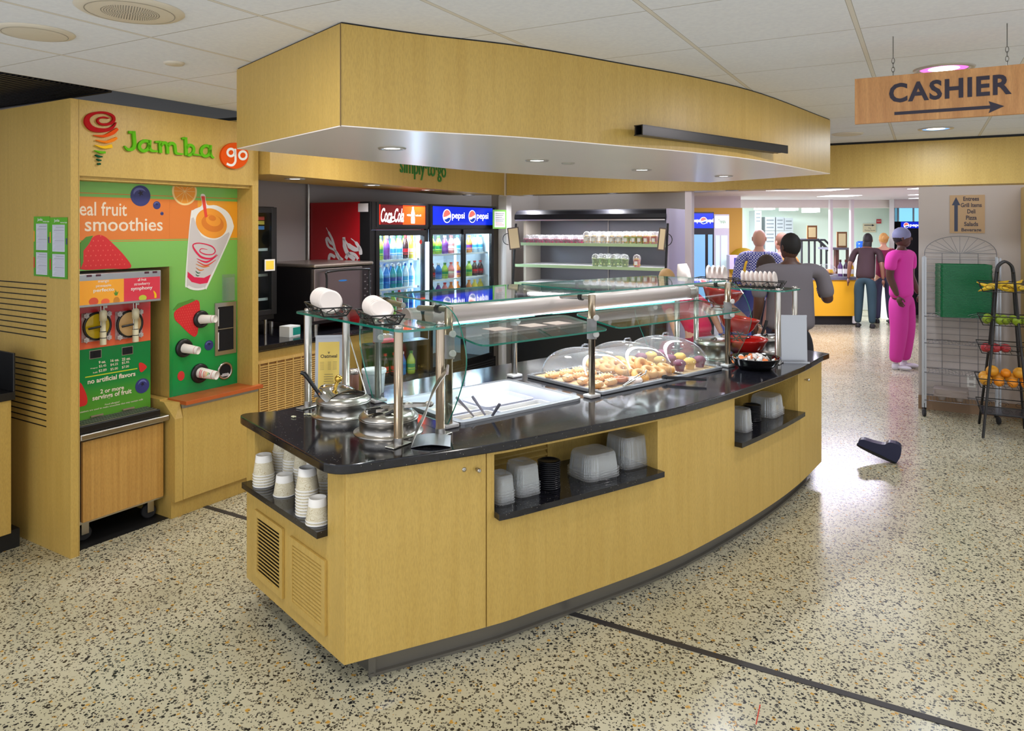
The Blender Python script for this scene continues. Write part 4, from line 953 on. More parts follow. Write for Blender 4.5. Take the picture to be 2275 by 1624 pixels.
# countertop glass-door cooler
cx0, cx1 = 1.24, 1.90
k_ = jt('countertop_cooler', 'slim black countertop cooler with empty wire shelves behind its glass door', 'cooler')
zb, zt_ = 1.02, 1.905
kk = MB().box(cx0,cx0+.03,.66,1.15,zb,zt_).box(cx1-.03,cx1,.66,1.15,zb,zt_).box(cx0+.03,cx1-.03,.66,1.15,zt_-.05,zt_).box(cx0+.03,cx1-.03,.66,1.15,zb,zb+.06).box(cx0+.03,cx1-.03,1.12,1.15,zb+.06,zt_-.05); kk.build('case', BLKP, k_)
dr = MB().box(cx0,cx0+.035,.625,.655,zb+.04,zt_-.005).box(cx1-.05,cx1,.625,.655,zb+.04,zt_-.005).box(cx0+.035,cx1-.05,.625,.655,zt_-.05,zt_-.005).box(cx0+.035,cx1-.05,.625,.655,zb+.04,zb+.08).build('door', BLKP, k_, bev=.003)
MB().box(cx0+.035,cx1-.05,.637,.643,zb+.08,zt_-.05).build('door_glass', GLASS, dr)
for z,c in ((1.80,(196,60,60)),(1.765,(206,180,80)),(1.725,(60,120,190))): MB().box(cx0+.25,cx1-.06,.70,.702,z,z+.028).build('header_stripe', mat('stripe%d'%c[0],c,.5), k_)
for z in (1.17,1.36,1.56):
    m = MB()
    for j in range(24): m.box(cx0+.035+j*.0245,cx0+.038+j*.0245,.70,1.1,z,z+.003)
    m.box(cx0+.03,cx1-.03,.695,.70,z-.003,z+.018); m.build('wire_shelf', mat('grey wire',(176,180,186),.4), k_)
MB().box(cx0+.03,cx1-.03,1.115,1.119,zb+.06,zt_-.05).build('liner', mat('cooler liner',(124,128,136),.5), k_)
c = jp(600,589,.62); MB().box(c[0]-.05,c[0]+.05,.622,.6245,c[1]-.045,c[1]+.045).build('paper_notice', mat('notice white',(226,220,214),.6), dr); MB().box(c[0]-.038,c[0]+.038,.6212,.622,c[1]-.034,c[1]+.034).build('yellow_label', mat('label yellow',(238,204,70),.6), dr)
for x in (cx0+.05,cx1-.05):
    for y in (.7,1.1): MB().cyl(.014,.9005,zb,(x,y,0),12).build('foot', STEEL, k_)
# rapid cook oven
ov = jt('countertop_oven', 'large stainless countertop oven with black looped door handle', 'oven')
ox0, ox1 = 2.085, 2.765
MB().box(ox0,ox1,.44,1.05,.96,1.415).build('housing', mat('black oven side',(18,16,18),.35), ov, bev=.004)
MB().box(ox0-.006,ox1+.006,.40,1.06,1.416,1.447).build('top_cover', mat('warm steel',(176,164,156),.3,.9), ov, bev=.012)
od = MB().box(ox0+.0,ox1-.13,.405,.4395,.99,1.41).build('door', mat('dim steel',(150,142,142),.3,.9), ov, bev=.006)
h = MB(); xs0, xs1 = ox0+.09, ox1-.10
h.tube(cr([(xs0,.40,1.02),(xs0,.36,1.04),(xs0,.36,1.33),(xs0+.03,.36,1.385),(xs1-.03,.36,1.385),(xs1,.36,1.33),(xs1,.36,1.04),(xs1,.40,1.02)],4),.009,10); h.build('door_bar', BLKP, od)
MB().prismy(ell((xs0+xs1)/2-.02,1.30,.05,.007,20),.4035,.405).build('blue_badge', mat('badge blue',(40,120,200),.4), od)
cp = MB().box(ox1-.128,ox1-.002,.41,.4395,.99,1.41).build('control_panel', mat('dark panel',(40,34,38),.4), ov)
for k in range(9):
    for j in range(3): MB().box(ox1-.105+j*.032,ox1-.085+j*.032,.408,.41,1.33-k*.03,1.34-k*.03).build('key', mat('key grey',(120,116,120),.5), cp) if (j+k)%2==0 else None
for x in (ox0+.08,ox1-.08):
    for y in (.48,1.0): MB().cyl(.02,.9005,.96,(x,y,0),12).build('foot', STEEL, ov)
nb = jp(655,735,.40)
t = thing('tissue_box', 'small white and teal carton on the back counter beside the oven', 'box', (*jw(nb[0],.40),.9005), JA+.1)
MB().box(-.06,.06,0,.10,0,.082).build('carton', mat('carton white',(222,226,226),.6), t); MB().box(-.02,.061,-.001,.101,.012,.07).build('teal_print', mat('teal print',(0,134,120),.5), t)
# ---- tall coolers
BOTT = {}
def bottle_mesh(cname, col, cap, lab, h=.235, r=.032):
    key = (cname, h)
    if key in BOTT: return BOTT[key]
    m = MB(); s = h/.235
    m.lathe([(r*.85,0),(r,.008*s),(r,.06*s),(r*.9,.085*s),(r,.11*s),(r*.98,.14*s),(r*.55,.185*s),(r*.38,.200*s),(r*.38,.212*s)], seg=14)
    m.lathe([(r*1.015,.045*s),(r*.96,.075*s),(r*1.0,.105*s)], seg=14, mi=2, caps=False)
    m.lathe([(r*.46,.210*s),(r*.46,.235*s)], seg=12, mi=1)
    o = m.build('drink_bottle', [mat('drink '+cname, col, .12, spec=.8), mat('cap '+cname, cap, .4), mat('wrap '+cname, lab, .4)])
    BOTT[key] = o; o['used'] = 0; return o
BC = [('blue',(40,120,200),(230,234,240),(30,80,170)),('aqua',(120,200,226),(240,244,250),(60,150,190)),('cola',(60,30,28),(200,30,30),(196,30,36)),('teal',(30,140,150),(240,240,240),(60,80,160)),('amber',(214,130,60),(230,120,40),(120,60,140)),('clear',(190,214,230),(60,120,200),(70,160,210)),('lime',(160,190,70),(60,140,60),(40,140,80)),('purple',(110,60,140),(240,240,240),(110,50,130)),('yellow',(226,206,70),(240,210,60),(220,200,180)),('pink',(222,130,130),(220,60,60),(240,230,220))]
CN = {'blue':'deep blue','aqua':'pale aqua','cola':'dark cola','teal':'teal','amber':'amber','clear':'clear water','lime':'lime green','purple':'purple','yellow':'yellow','pink':'pink'}
def put_bottle(ci, x, y, z, where, group, h=.235, r=.032):
    b = BC[ci]; o = bottle_mesh(*b, h=h, r=r)
    if o['used']: o2 = o.copy(); COL.objects.link(o2)
    else: o2 = o; o['used'] = 1
    o2.location = (*jw(x,y),z); o2.rotation_euler = (0,0,JA); tag(o2, '%s bottle %s' % (CN[b[0]], where), 'bottle', group); return o2
INT = mat('cooler interior', (222,234,246), .5)
def tallcooler(x0, x1, name, label, side, split=None):
    t = jt(name, label, 'cooler'); y0, y1, zt = .48, 1.225, 1.97
    fm_ = .07
    s = MB().box(x0,x0+.035,y0+.05,y1,.12,zt).box(x1-.035,x1,y0+.05,y1,.12,zt).box(x0+.035,x1-.035,y0+.05,y1,1.72,zt).box(x0+.035,x1-.035,y0+.05,y1,.12,.30).box(x0+.035,x1-.035,y1-.04,y1,.30,1.72)
    s.build('cabinet', [side], t)
    MB().box(x0+.0355,x1-.0355,y1-.05,y1-.041,.30,1.719).box(x0+.0355,x0+.04,y0+.06,y1-.05,.30,1.719).box(x1-.04,x1-.0355,y0+.06,y1-.05,.30,1.719).build('liner', INT, t)
    MB().box(x0,x1,y0+.0,y0+.049,0.12,.30).build('grille_panel', BLKP, t); MB().box(x0,x1,y0,y0+.049,1.725,1.745).build('header_rail', BLKP, t)
    kg = MB()
    for k in range(6): kg.box(x0+.03,x1-.03,y0-.004,y0,.135+k*.026,.147+k*.026)
    kg.build('louvre', mat('louvre grey',(50,50,54),.4), t)
    MB().box(x0+.02,x1-.02,y0+.03,y1-.03,0,.12).build('plinth', BLK, t)
    return t
CKR = mat('cola red panel', (176,20,30), .3)
kx0 = jp(822,500,.48)[0]; kx1 = jp(951,500,.48)[0]
ck = tallcooler(kx0, kx1, 'red_drinks_cooler', 'tall red sided glass door drinks cooler with a lit red header', CKR)
MB().box(kx0-.0008,kx0+.02,.481,.60,.12,1.9705).build('front_edge', BLKP, ck)
fz0, fz1 = 1.758, 1.962
def frame(mb, x0, x1, z0, z1, y0, y1, f, fb=None): fb = fb or f; return mb.box(x0,x0+f,y0,y1,z0,z1).box(x1-f,x1,y0,y1,z0,z1).box(x0+f,x1-f,y0,y1,z1-fb,z1).box(x0+f,x1-f,y0,y1,z0,z0+fb)
hs = frame(MB(),kx0+.075,kx1-.005,1.745,1.97,.47,.53,.035,.022).box(kx0+.02,kx0+.075,.475,.53,1.72,1.97).build('header_frame', BLKP, ck)
hx0, hx1 = jp(842,478,.475)[0], jp(945,478,.475)[0]
lp = MB().box(hx0,hx1,.478,.50,1.762,1.952).build('lit_header', mat('lit red sign',(226,40,20),.3,emit=1.2), ck)
MB().box(hx0+.02,hx0+.5*(hx1-hx0),.4772,.478,1.763,1.951).build('sign_dark_field', mat('sign dark red',(120,10,16),.3,emit=.35), lp)
MB().box(hx0+.5*(hx1-hx0)+.0,hx1,.4772,.478,1.763,1.951).build('sign_orange_field', mat('lit orange sign',(246,72,16),.3,emit=1.2), lp)
LW = mat('lit white', (255,250,250), .4, emit=1.5)
ft(lp, J, .477, 'Coca‑Cola'.replace('‑','-'), 846, 897, 478, 31, LW, .0012, shear=.35, ext=.0006, lift=.001)
a = [jp(x,y,.476) for x,y in ((848,492),(856,489),(864,494),(873,492),(880,488))]; MB().stroke(cr(a,4),.010,.4755,.4765).build('swash', LW, lp)
ft(lp, J, .477, 'enjoy', 904, 913, 478, 6, LW, .001); ft(lp, J, .477, 'iced cold', 923, 935, 478.5, 4, LW)
b0 = jp(917.5,478,.476); P = [(r*math.copysign(1,s), z) for s in (1,) for r, z in ()]
prof = [(.020,-.078),(.022,-.04),(.017,-.01),(.021,.015),(.012,.045),(.008,.07),(.009,.078)]
MB().prismy([(b0[0]+r*1.3,b0[1]+z) for r,z in prof]+[(b0[0]-r*1.3,b0[1]+z) for r,z in prof[::-1]], .4755,.4768).build('bottle_mark', LW, lp)
dr = frame(MB(),kx0+.075,kx1-.02,.30,1.715,.475,.525,.045,.05).box(kx0+.025,kx0+.07,.485,.53,.30,1.715).build('door', BLKP, ck)
MB().box(kx0+.12,kx1-.065,.492,.498,.35,1.665).build('door_glass', GLASS, dr)
MB().box(kx1-.052,kx1-.012,.455,.474,.95,1.60).build('door_bar', mat('bright strip',(220,232,255),.3,emit=1.6), dr)  # lit LED strip of the cooler, modelled as a glowing bar
MB().cyl(.022,0,.001,(kx1-.10,.4915,1.60),18,axis=(0,-1,0)).build('round_sticker', mat('sticker red',(206,60,50),.5), dr)
# cola script on the red side
frS = (*jw(kx0,.48), JA+math.pi/2)
WS = mat('script white', (212,206,206), .4)
def side_pts(P): 
    out = []
    for x, y in P:
        px, py = 560+x/3.455, 430+y/3.455; ox, oy = jw(kx0,.48); k = (px-CX)/FPX
        s = (ox-k*oy)/(.851+k*.525); Y = oy+.525*s; out.append((s, CZ-(py-HY)/FPX*Y))
    return out
sc_ = MB()
for P, wd in (([(570,262),(590,300),(615,350),(635,420),(655,480),(680,508)],[3,12,14,12,14,10]),([(640,415),(605,380),(580,345),(572,365),(590,410),(640,440),(680,500),(700,510)],[6,14,16,12,10,12,16,10]),([(590,510),(600,470),(640,490)],[16,16,10]),([(705,335),(710,400),(735,460),(790,508)],[16,22,20,18]),([(760,345),(800,380),(830,430),(835,470)],[4,16,20,12]),([(700,345),(745,400),(800,430),(835,410)],[10,22,18,8]),([(720,500),(745,460),(790,470),(815,505)],[18,14,14,20])):
    Q = cr(side_pts(P),4); n = len(Q); ws = [max(.006,wd[min(int(i/4),len(wd)-1)]/3.455*7/FPX*1.6) for i in range(n)]
    k0 = len(sc_.v); sc_.M = Matrix.Translation((kx0,.48,0)) @ Matrix.Rotation(math.pi/2,4,'Z'); sc_.stroke([(p[0],max(p[1],1.42)) for p in Q], ws, .0008, .002)
sc_.build('script_print', WS, ck)
MB().box(kx0-.002,kx0-.0006,.50,.62,1.88,1.955).build('data_label', WS, ck)
# interior shelves and bottles
def shelf(t, x0, x1, z, slant=0):
    m = MB(); m.box(x0,x1,.56,.566,z-.014,z+.004)
    n = int((x1-x0)/.02)
    for k in range(n): m.box(x0+k*.02,x0+.003+k*.02,.566,1.16,z-.004,z)
    m.box(x0,x1,.70,.705,z-.004,z).build('shelf', mat('white wire shelf',(232,238,246),.4), t)
ix0, ix1 = kx0+.05, kx1-.05
rowz = [jp(880,577,.56)[1], jp(880,640,.56)[1], jp(880,700,.56)[1]]
names = ['on the red cooler top shelf','on the red cooler middle shelf','on the red cooler third shelf']
pal = [[0,6,6,7,5,5,2,8],[0,1,1,0,3,3,5,5],[3,6,3,1,6,9,3,0]]
for r_, z in enumerate(rowz):
    shelf(ck, kx0+.042, kx1-.042, z)
    for k in range(8):
        x = ix0+.045+(ix1-ix0-.09)*k/7
        pos = ('at the far left','second from the left','third from the left','fourth from the left','fourth from the right','third from the right','second from the right','at the far right')[k]
        put_bottle(pal[r_][k], x, .61, z+.0005, pos+' '+names[r_], 'bottles in the red cooler', h=.225)
        if r_ < 2: put_bottle(pal[r_][(k+3)%8], x, .71, z+.0005, 'a row back, '+pos+' '+names[r_], 'bottles in the red cooler', h=.225)
lamp('cooler_lamp','AREA',((kx0+kx1)/2,.60,1.69),16,(.62,.78,1),.5,parent=ck,sizey=.12,shape='RECTANGLE')
lamp('cooler_side_lamp','AREA',(kx1-.07,.57,1.1),9,(.55,.72,1),.06,rot=(0,math.pi/2*1.0,0),parent=ck,sizey=1.0,shape='RECTANGLE').rotation_euler=(math.pi/2,0,math.radians(60))
# pepsi cooler
PBL = mat('lit blue sign', (10,40,200), .3, emit=.95); PBODY = mat('cooler black body',(22,22,28),.4)
px0 = jp(954,500,.48)[0]+.01; px1 = jp(1101,500,.48)[0]
pk = tallcooler(px0, px1, 'blue_drinks_cooler', 'wide black two door drinks cooler with a lit blue header', PBODY)
hx0, hx1 = jp(962,478,.475)[0], jp(1094,478,.475)[0]
hf = frame(MB(),px0,px1,1.745,1.97,.47,.53,.03,.018).build('header_frame', BLKP, pk)
lp = MB().box(hx0,hx1,.474,.50,1.765,1.951).build('lit_header', PBL, pk)
def globe(par, c, r, D, sx=1.0):
    LR = mat('lit coral',(244,110,100),.4,emit=.9); LB2 = mat('lit deep blue',(0,60,170),.4,emit=.8)
    art('globe_ring', ell(*c,r*1.12,r*1.12), D, LW, par, .0014)
    top = [(c[0]+r*math.cos(a),c[1]+r*math.sin(a)) for a in [math.radians(20+k*9) for k in range(20)]]
    art('globe_top', top+[(c[0]-r*.3,c[1]-r*.12),(c[0]+r*.4,c[1]+r*.1)], D, LR, par, .0022)
    bot = [(c[0]+r*math.cos(a),c[1]+r*math.sin(a)) for a in [math.radians(215+k*10) for k in range(14)]]
    art('globe_bottom', bot+[(c[0]+r*.35,c[1]-r*.25),(c[0]-r*.25,c[1]-r*.5)], D, LB2, par, .0022)
globe(lp, jp(993,480,.474), .062, .474); globe(lp, jp(1049,481,.474), .060, .474)
ft(lp, J, .474, 'pepsi', 1004, 1032, 481, 18, LW, .0012); ft(lp, J, .474, 'pepsi', 1059, 1084.5, 482, 17.5, LW, .0012)
xm = (px0+px1)/2
for k,(a,b) in enumerate(((px0+.03,xm+.02),(xm-.02,px1-.03))):
    d = frame(MB(),a,b,.30,1.72,.485+.018*(1-k),.500+.018*(1-k),.045,.05).build('sliding_door', BLKP, pk)
    MB().box(a+.045,b-.045,.490+.018*(1-k),.494+.018*(1-k),.35,1.67).build('door_glass', GLASS, d)
rz_ = [jp(1060,561,.56)[1], jp(1060,613,.56)[1], jp(1060,655,.56)[1]]
pn = ['on the blue cooler top shelf','on the blue cooler second shelf','on the blue cooler third shelf']
ordw = ['leftmost ','second from the left ','third from the left ','fourth from the left ','fifth from the left ','fifth from the right ','fourth from the right ','third from the right ','second from the right ','rightmost ']
pp = [[6,6,6,7,9,5,5,4,5,5],[4,2,0,6,9,4,6,6,2,2],[7,3,7,9,4,4,7,4,8,8]]
for r_, z in enumerate(rz_):
    shelf(pk, px0+.042, px1-.042, z)
    for k in range(10):
        x = px0+.10+(px1-px0-.20)*k/9
        put_bottle(pp[r_][k], x, .62, z+.0005, ordw[k]+pn[r_], 'bottles in the blue cooler', h=(.19,.165,.165)[r_], r=.036)
lamp('cooler_lamp','AREA',((px0+px1)/2,.60,1.69),20,(.72,.86,1),.9,parent=pk,sizey=.12,shape='RECTANGLE')
MB().box(xm-.012,xm+.012,.60,.612,.75,1.62).build('light_strip', mat('strip light',(225,236,255),.3,emit=6), pk)
# green framed notice hung by the coolers
c = jp(1109,487,.42); t = jt('green_notice', 'paper notice in a bright green border beside the blue cooler header', 'notice')
w2, h2 = .135, .125
x0_ = jp(1095,487,.42)[0]; x1_ = jp(1125,487,.42)[0]
MB().box(x0_,x1_,.42,.424,jp(1109,508,.42)[1],jp(1109,466,.42)[1]).build('green_border', mat('notice green',(110,176,70),.6), t)
MB().box(x0_+.03,x1_-.03,.418,.42,jp(1109,505,.42)[1],jp(1109,470,.42)[1]).build('paper', mat('paper',(222,222,226),.6), t)
for k in range(7): 
    z = jp(1109,474+k*4.2,.42)[1]; MB().box(x0_+.05,x1_-.05-.02*(k%3),.4172,.4178,z-.004,z+.002).build('print_line', mat('print grey',(70,70,84),.5) if k<5 else mat('print red',(190,80,90),.5), t)
# low merchandiser in front
mA, mB_ = Vector((-1.12,5.90)), Vector((-.70,6.22)); ma = math.atan2(mB_.y-mA.y,mB_.x-mA.x); ml = (mB_-mA).length
md = thing('low_drinks_case', 'low black drinks display case standing in front of the coolers', 'display case', (mA.x,mA.y,0), ma)
MB().box(-.02,ml,0,.14,.755,.80).box(-.02,0,.0,.14,0,.755).box(ml-.02,ml,0,.14,0,.755).box(0,ml-.02,.12,.14,0,.755).box(0,ml-.02,0,.12,.50,.52).box(0,ml-.02,0,.02,0,.5).build('case', PBODY, md)
for k in range(5):
    o = put_bottle((2,2,2,0,6)[k],0,0,0,('red label cola bottle, left','red label cola bottle, centre left','red label cola bottle, centre','royal blue, centre right','green, right')[k]+' in the low black case','bottles in the low case',h=.19,r=.030)
    o.location = (mA.x+math.cos(ma)*(.07+k*.08)-math.sin(ma)*.06, mA.y+math.sin(ma)*(.07+k*.08)+math.cos(ma)*.06, .5205)
pb_ = thing('pink_sponge_pack', 'bright pink sponge pack in clear film on the low black case', 'package', (mA.x+.02,mA.y+.06,.8005), ma)
MB().box(-.0,.17,-.02,.06,.0,.03).build('sponge', mat('bright pink',(240,80,120),.5), pb_, bev=.008)
m = MB(); m.ball(.06,(.08,.02,.035),(1.6,.9,.7),14); m.build('film', PLAST, pb_)
# ------------------------------------------------ open fruit-cup case
oc0 = w2g(.037,8.20); oa, ob = oc0[0], oc0[1]
oc = thing('open_chilled_case', 'open fronted chilled case with black curved hood holding fruit cups', 'display case', (*g2w(oa,ob),0), GA)
OW = 1.72; SHL = mat('case dark metal',(120,120,128),.4,.4); OSIDE = mat('purple grey case side',(180,172,200),.4)
MB().box(0,OW,.62,.66,0,1.86).box(0,OW,.10,.62,0,.85).build('back_panel', SHL, oc)
MB().prism([(OW,.0),(OW+.03,.0),(OW+.03,.78),(OW,.78)],0,1.93).build('side_panel', OSIDE, oc)
MB().prism([(-.03,.25),(0,.25),(0,.78),(-.03,.78)],0,1.93).build('side_panel', mat('case left side',(214,204,190),.5), oc)
hp = [(.70,1.93),(.10,1.93),(.03,1.915),(-.015,1.88),(-.025,1.84),(-.015,1.825),(.04,1.822),(.06,1.84),(.10,1.86),(.70,1.86)]
m = MB(); m.M = Matrix.Rotation(math.pi/2,4,'Z'); m.prismy([(y,z) for y,z in hp], -OW, 0); m.build('hood', mat('hood black',(28,28,36),.6,spec=.3), oc)
MB().box(.01,OW-.01,-.018,-.008,1.812,1.824).build('hood_lip', mat('hood lip',(206,200,206),.3,.6), oc)
MB().box(0,OW,-.05,.10,0,.83).box(0,OW,-.06,.1,.83,.87).build('base_front', BLKP, oc)
TAG_ = mat('pale green price strip',(186,214,170),.5); WSH = mat('white shelf',(222,222,224),.4)
sz = []
for z, yf in ((1.555,.02),(1.318,-.02),(1.12,-.04)):
    s = MB().box(.01,OW-.01,yf,.61,z,z+.012).build('shelf', WSH, oc)
    MB().box(.01,OW-.01,yf-.006,yf,z-.014,z+.018).build('price_strip', TAG_, s)
    sz.append((z+.0125, yf))
for x in (OW*.5,): MB().box(x-.003,x+.003,.605,.619,.9,1.86).build('back_rail', STEEL, oc)
lamp('case_lamp','AREA',(OW/2,.12,1.815),9,(.97,.97,1),OW-.2,parent=oc,sizey=.08,shape='RECTANGLE')
for z in (1.543,1.306): lamp('shelf_lamp','AREA',(OW/2,.10,z-.004),3,(.97,.97,1),OW-.2,parent=oc,sizey=.04,shape='RECTANGLE')
CUPM = {}
def fcup(kind):
    if kind in CUPM: return CUPM[kind]
    r, h, cols = {'berry':(.050,.040,((130,20,60),(170,50,90))),'yog':(.040,.080,((236,224,206),(226,180,110))),'fruit':(.040,.082,((196,206,90),(238,150,60))),'green':(.040,.080,((120,160,60),(200,210,150))),'melon':(.040,.082,((232,110,90),(236,190,70)))}[kind]
    a = MB().lathe([(r*.72,0),(r*.95,h*.96),(0,h*.96)], seg=16); rnd_ = random.Random(kind)
    for k in range(7): a.ball(r*.34,(rnd_.uniform(-.5,.5)*r,rnd_.uniform(-.5,.5)*r,h*.98),(1,1,.8),8,mi=1)
    for k in range(10): an = k*.63; a.ball(r*.3,(r*.66*math.cos(an),r*.66*math.sin(an),h*(.3+.4*(k%2))),(1,1,1),7,mi=1)
    a.lathe([(r*.76,0),(r*1.0,h),(r*1.08,h),(r*1.08,h+.004),(r*1.0,h+.006),(r*.95,h+.028),(r*.6,h+.046),(0,h+.052)], seg=18, mi=2, caps=False)
    if kind in ('yog','fruit','melon'): a.box(-r*.4,r*.4,-r*.97,-r*.9,h*.3,h*.75,mi=3)
    o = a.build('fruit_cup', [mat('cupfill '+kind,cols[0],.4), mat('cupbits '+kind,cols[1],.4), CUPDOME, WPR]); o['used'] = 0; CUPM[kind] = o; return o
KN = {'berry':'flat domed cup of dark berries','yog':'clear domed cup of yogurt and granola','fruit':'domed cup of mixed green and orange fruit','green':'domed cup of green grapes','melon':'domed cup of melon and pineapple'}
def putcup(kind, x, y, z, where, g='fruit cups in the chilled case'):
    o = fcup(kind); c = o if not o['used'] else o.copy()
    if o['used']: COL.objects.link(c)
    o['used'] = 1; del_ = 0
    c.location = (*g2w(oa+x, ob+y), z); c.rotation_euler = (0,0,GA+random.uniform(-.1,.1)); tag(c, KN[kind]+' '+where, 'fruit cup', g)
frO = (*g2w(oa,ob), GA)
def ox(px, D): return onp(frO, D, px, 540)[0]
ordn = ['first','second','third','fourth','fifth','sixth','seventh','eighth','ninth','tenth','eleventh','twelfth']
z, yf = sz[0]
for k, px in enumerate((1172,1193,1215,1237,1258,1280)):
    putcup('berry', ox(px,.09), .09, z, '%s in the front row, top case shelf' % ordn[k])
    putcup('berry', ox(px,.09)+.02, .20, z, '%s in the second row, top case shelf' % ordn[k])
    putcup('berry', ox(px,.09)+.04, .31, z, '%s in the third row, top case shelf' % ordn[k])
for k, (px, kd) in enumerate(((1304,'yog'),(1321,'yog'),(1341,'yog'),(1360,'yog'),(1376,'yog'),(1393,'fruit'),(1409,'fruit'),(1422,'fruit'),(1436,'melon'),(1454,'melon'))):
    for j, rr in enumerate(('front','second','third')): putcup(kd if j==0 or kd!='melon' else 'fruit', ox(px,.09)+.02*j, .085+.10*j, z, '%s in the %s row, top case shelf' % (ordn[k], rr))
z, yf = sz[1]
for k, px in enumerate((1323,1343,1364,1389)): putcup('green', ox(px,.07), .07, z, '%s in the front row, lower case shelf' % ordn[k])
for k, px in enumerate((1334,1352,1372,1384)): putcup('green', ox(px,.17), .19, z, '%s in the back row, lower case shelf' % ordn[k])
for k, px in enumerate((1346,1366)): putcup('green', ox(px,.27), .31, z, '%s in the third row, lower case shelf' % ordn[k])
putcup('melon', ox(1415,.07), .07, z, 'standing alone on the lower case shelf')
for k,(pxa,pxb,pya,pyb,px2,lab,rot) in enumerate(((1127,1157,505,554,1137,'framed menu tag on the left pole of the chilled case',-.12),(1460,1481,506,557,1475,'framed menu tag on the right pole of the chilled case',.10))):
    Yd = 7.75 if k==0 else 7.05
    a = aty((pxa+pxb)/2,(pya+pyb)/2,Yd); hw = (pxb-pxa-4)/2*Yd/FPX; hh = (pyb-pya)/2*Yd/FPX
    t = thing('menu_tag', lab, 'menu tag', a, GA+.35)
    t.rotation_euler = (0,rot,GA+.35)
    MB().box(-hw,hw,0,.012,-hh,hh).build('tag_frame', mat('tag brown',(96,84,80),.5), t); MB().box(-hw+.012,hw-.012,-.001,0,-hh+.012,hh-.012).build('tag_paper', mat('tag cream',(236,216,178),.6), t)
    MB().tube([(.06*math.cos(x_)+(hw if k else -hw),.01,.06*math.sin(x_)) for x_ in [(-1.5+k*0+ j*.3) if k else (1.6+j*.3) for j in range(11)]],.004,6).build('cord_loop', BLKP, t)
    pol = MB().tube([(0,0,0),(.02 if k else .02,0,.4),(.03,0,1.52)],.011,10)
    po = thing('case_pole', ('left' if k==0 else 'right')+' black pole standing in front of the chilled case', 'pole', (a[0]+(-.02 if k==0 else .03),a[1]+.04,0), GA)
    MB().tube([(0,0,0.0),(0,.0,1.0),(.02,.05,1.78)],.012,10).build('pole', BLKP, po); MB().cyl(.08,0,.012,seg=20).build('base', BLKP, po)
# ------------------------------------------------ things on the island
n_ = Vector((-d_.y, d_.x))
WT = ZT+.0006
def iw(o, a, b): return (o[0]+d_.x*a+n_.x*b, o[1]+d_.y*a+n_.y*b)
# soup wells
def kettle(x, y, name, label, r=.125, ring=.150, zh=.055, lid='flat', rz=0):
    t = thing(name, label, 'soup kettle', (x,y,WT), rz)
    MB().lathe([(ring,0),(ring,.003),(r*1.02,.006),(r,.010),(r,zh),(r*1.03,zh+.002),(r*1.03,zh+.006),(r*.97,zh+.008),(r*.95,zh),(r*.95,.012),(0,.012)], seg=44, caps=False).build('kettle_body', STEEL, t)
    z = zh+.009
    l = MB().lathe([(r*1.02,z),(r*1.02,z+.004),(r*.86,z+.022),(r*.80,z+.024)], seg=44, caps=False)
    if lid == 'flat':
        l.lathe([(r*.80,z+.024),(r*.5,z+.030),(0,z+.032)], seg=44, caps=False)
        ld = l.build('lid', STEEL, t)
        MB().tube([(-r*.25,-r*.62,z+.026),(-r*.0,-r*.66,z+.040),(r*.05,-r*.74,z+.03)],.0075,10).build('lid_grip', BLKP, ld)
        MB().box(-r*.3,r*.9,-.0015,.0015,z+.030,z+.034).build('hinge_line', CHROME, ld)
    else:
        # half the lid is folded back and stands up
        ld = l.build('lid', STEEL, t)
        MB().lathe([(r*.80,z+.024),(r*.4,z+.030),(0,z+.032)], seg=24, caps=False, a0=-math.pi*.5, a1=math.pi*.5).build('fixed_half', CHROME, ld)
        m = MB(); m.M = Matrix.Translation((0,0,z+.028)) @ Matrix.Rotation(math.radians(-24),4,'Y')
        m.lathe([(0,.012),(r*.5,.010),(r*.80,.002),(r*.92,-.012),(r*.94,-.022)], seg=24, caps=False, a0=-math.pi*.5, a1=math.pi*.5)
        fl_ = m.build('raised_half', CHROME, ld)
        k = MB(); k.M = Matrix.Translation((0,0,z+.028)) @ Matrix.Rotation(math.radians(-24),4,'Y')
        k.lathe([(.012,0),(.008,.012),(.010,.02),(.008,.028),(.017,.040),(.019,.050),(.013,.062),(0,.066)], (r*.42,0,.004), 20).build('brass_knob', GOLD, fl_)
    return t
KA = kettle(-.80, 3.505, 'soup_kettle', 'round steel soup kettle with half its lid raised and a brass knob', lid='up', rz=math.radians(160))
KB = kettle(-.535, 3.20, 'soup_kettle', 'round steel soup kettle with closed lid and tongs lying on it', rz=.4)
KC = kettle(1.36, 5.02, 'soup_kettle', 'round steel soup kettle behind the wire stand of red bowls', r=.12, zh=.09)
KD = kettle(1.80, 5.27, 'soup_kettle', 'round steel soup kettle at the right end with a black ladle handle', r=.085, ring=.10, zh=.075)
t = thing('ladle', 'black handled steel ladle leaning out of the open soup kettle', 'ladle', (-.80,3.505,WT))
MB().tube([(-.19,-.045,.20),(-.175,-.045,.197),(-.155,-.04,.17),(-.10,-.03,.085)],[.009,.011,.010,.008],10).build('handle', BLKP, t)
MB().tube([(-.10,-.03,.085),(-.06,-.01,.066),(-.02,0,.045)],.004,8).build('stem', STEEL, t)
t = thing('ladle', 'black ladle handle standing up from the right end soup kettle', 'ladle', (1.80,5.27,WT))
MB().tube([(-.03,0,.09),(-.01,0,.13),(.012,0,.19),(.018,0,.215)],[.006,.010,.012,.011],10).build('handle', BLKP, t)
t = thing('serving_spoon', 'thin steel rod spoon rising from the open soup kettle', 'spoon', (-.68,3.52,WT))
MB().tube([(.0,0,.03),(-.07,.08,.20),(-.13,.15,.34)],.0035,8).build('rod', STEEL, t)
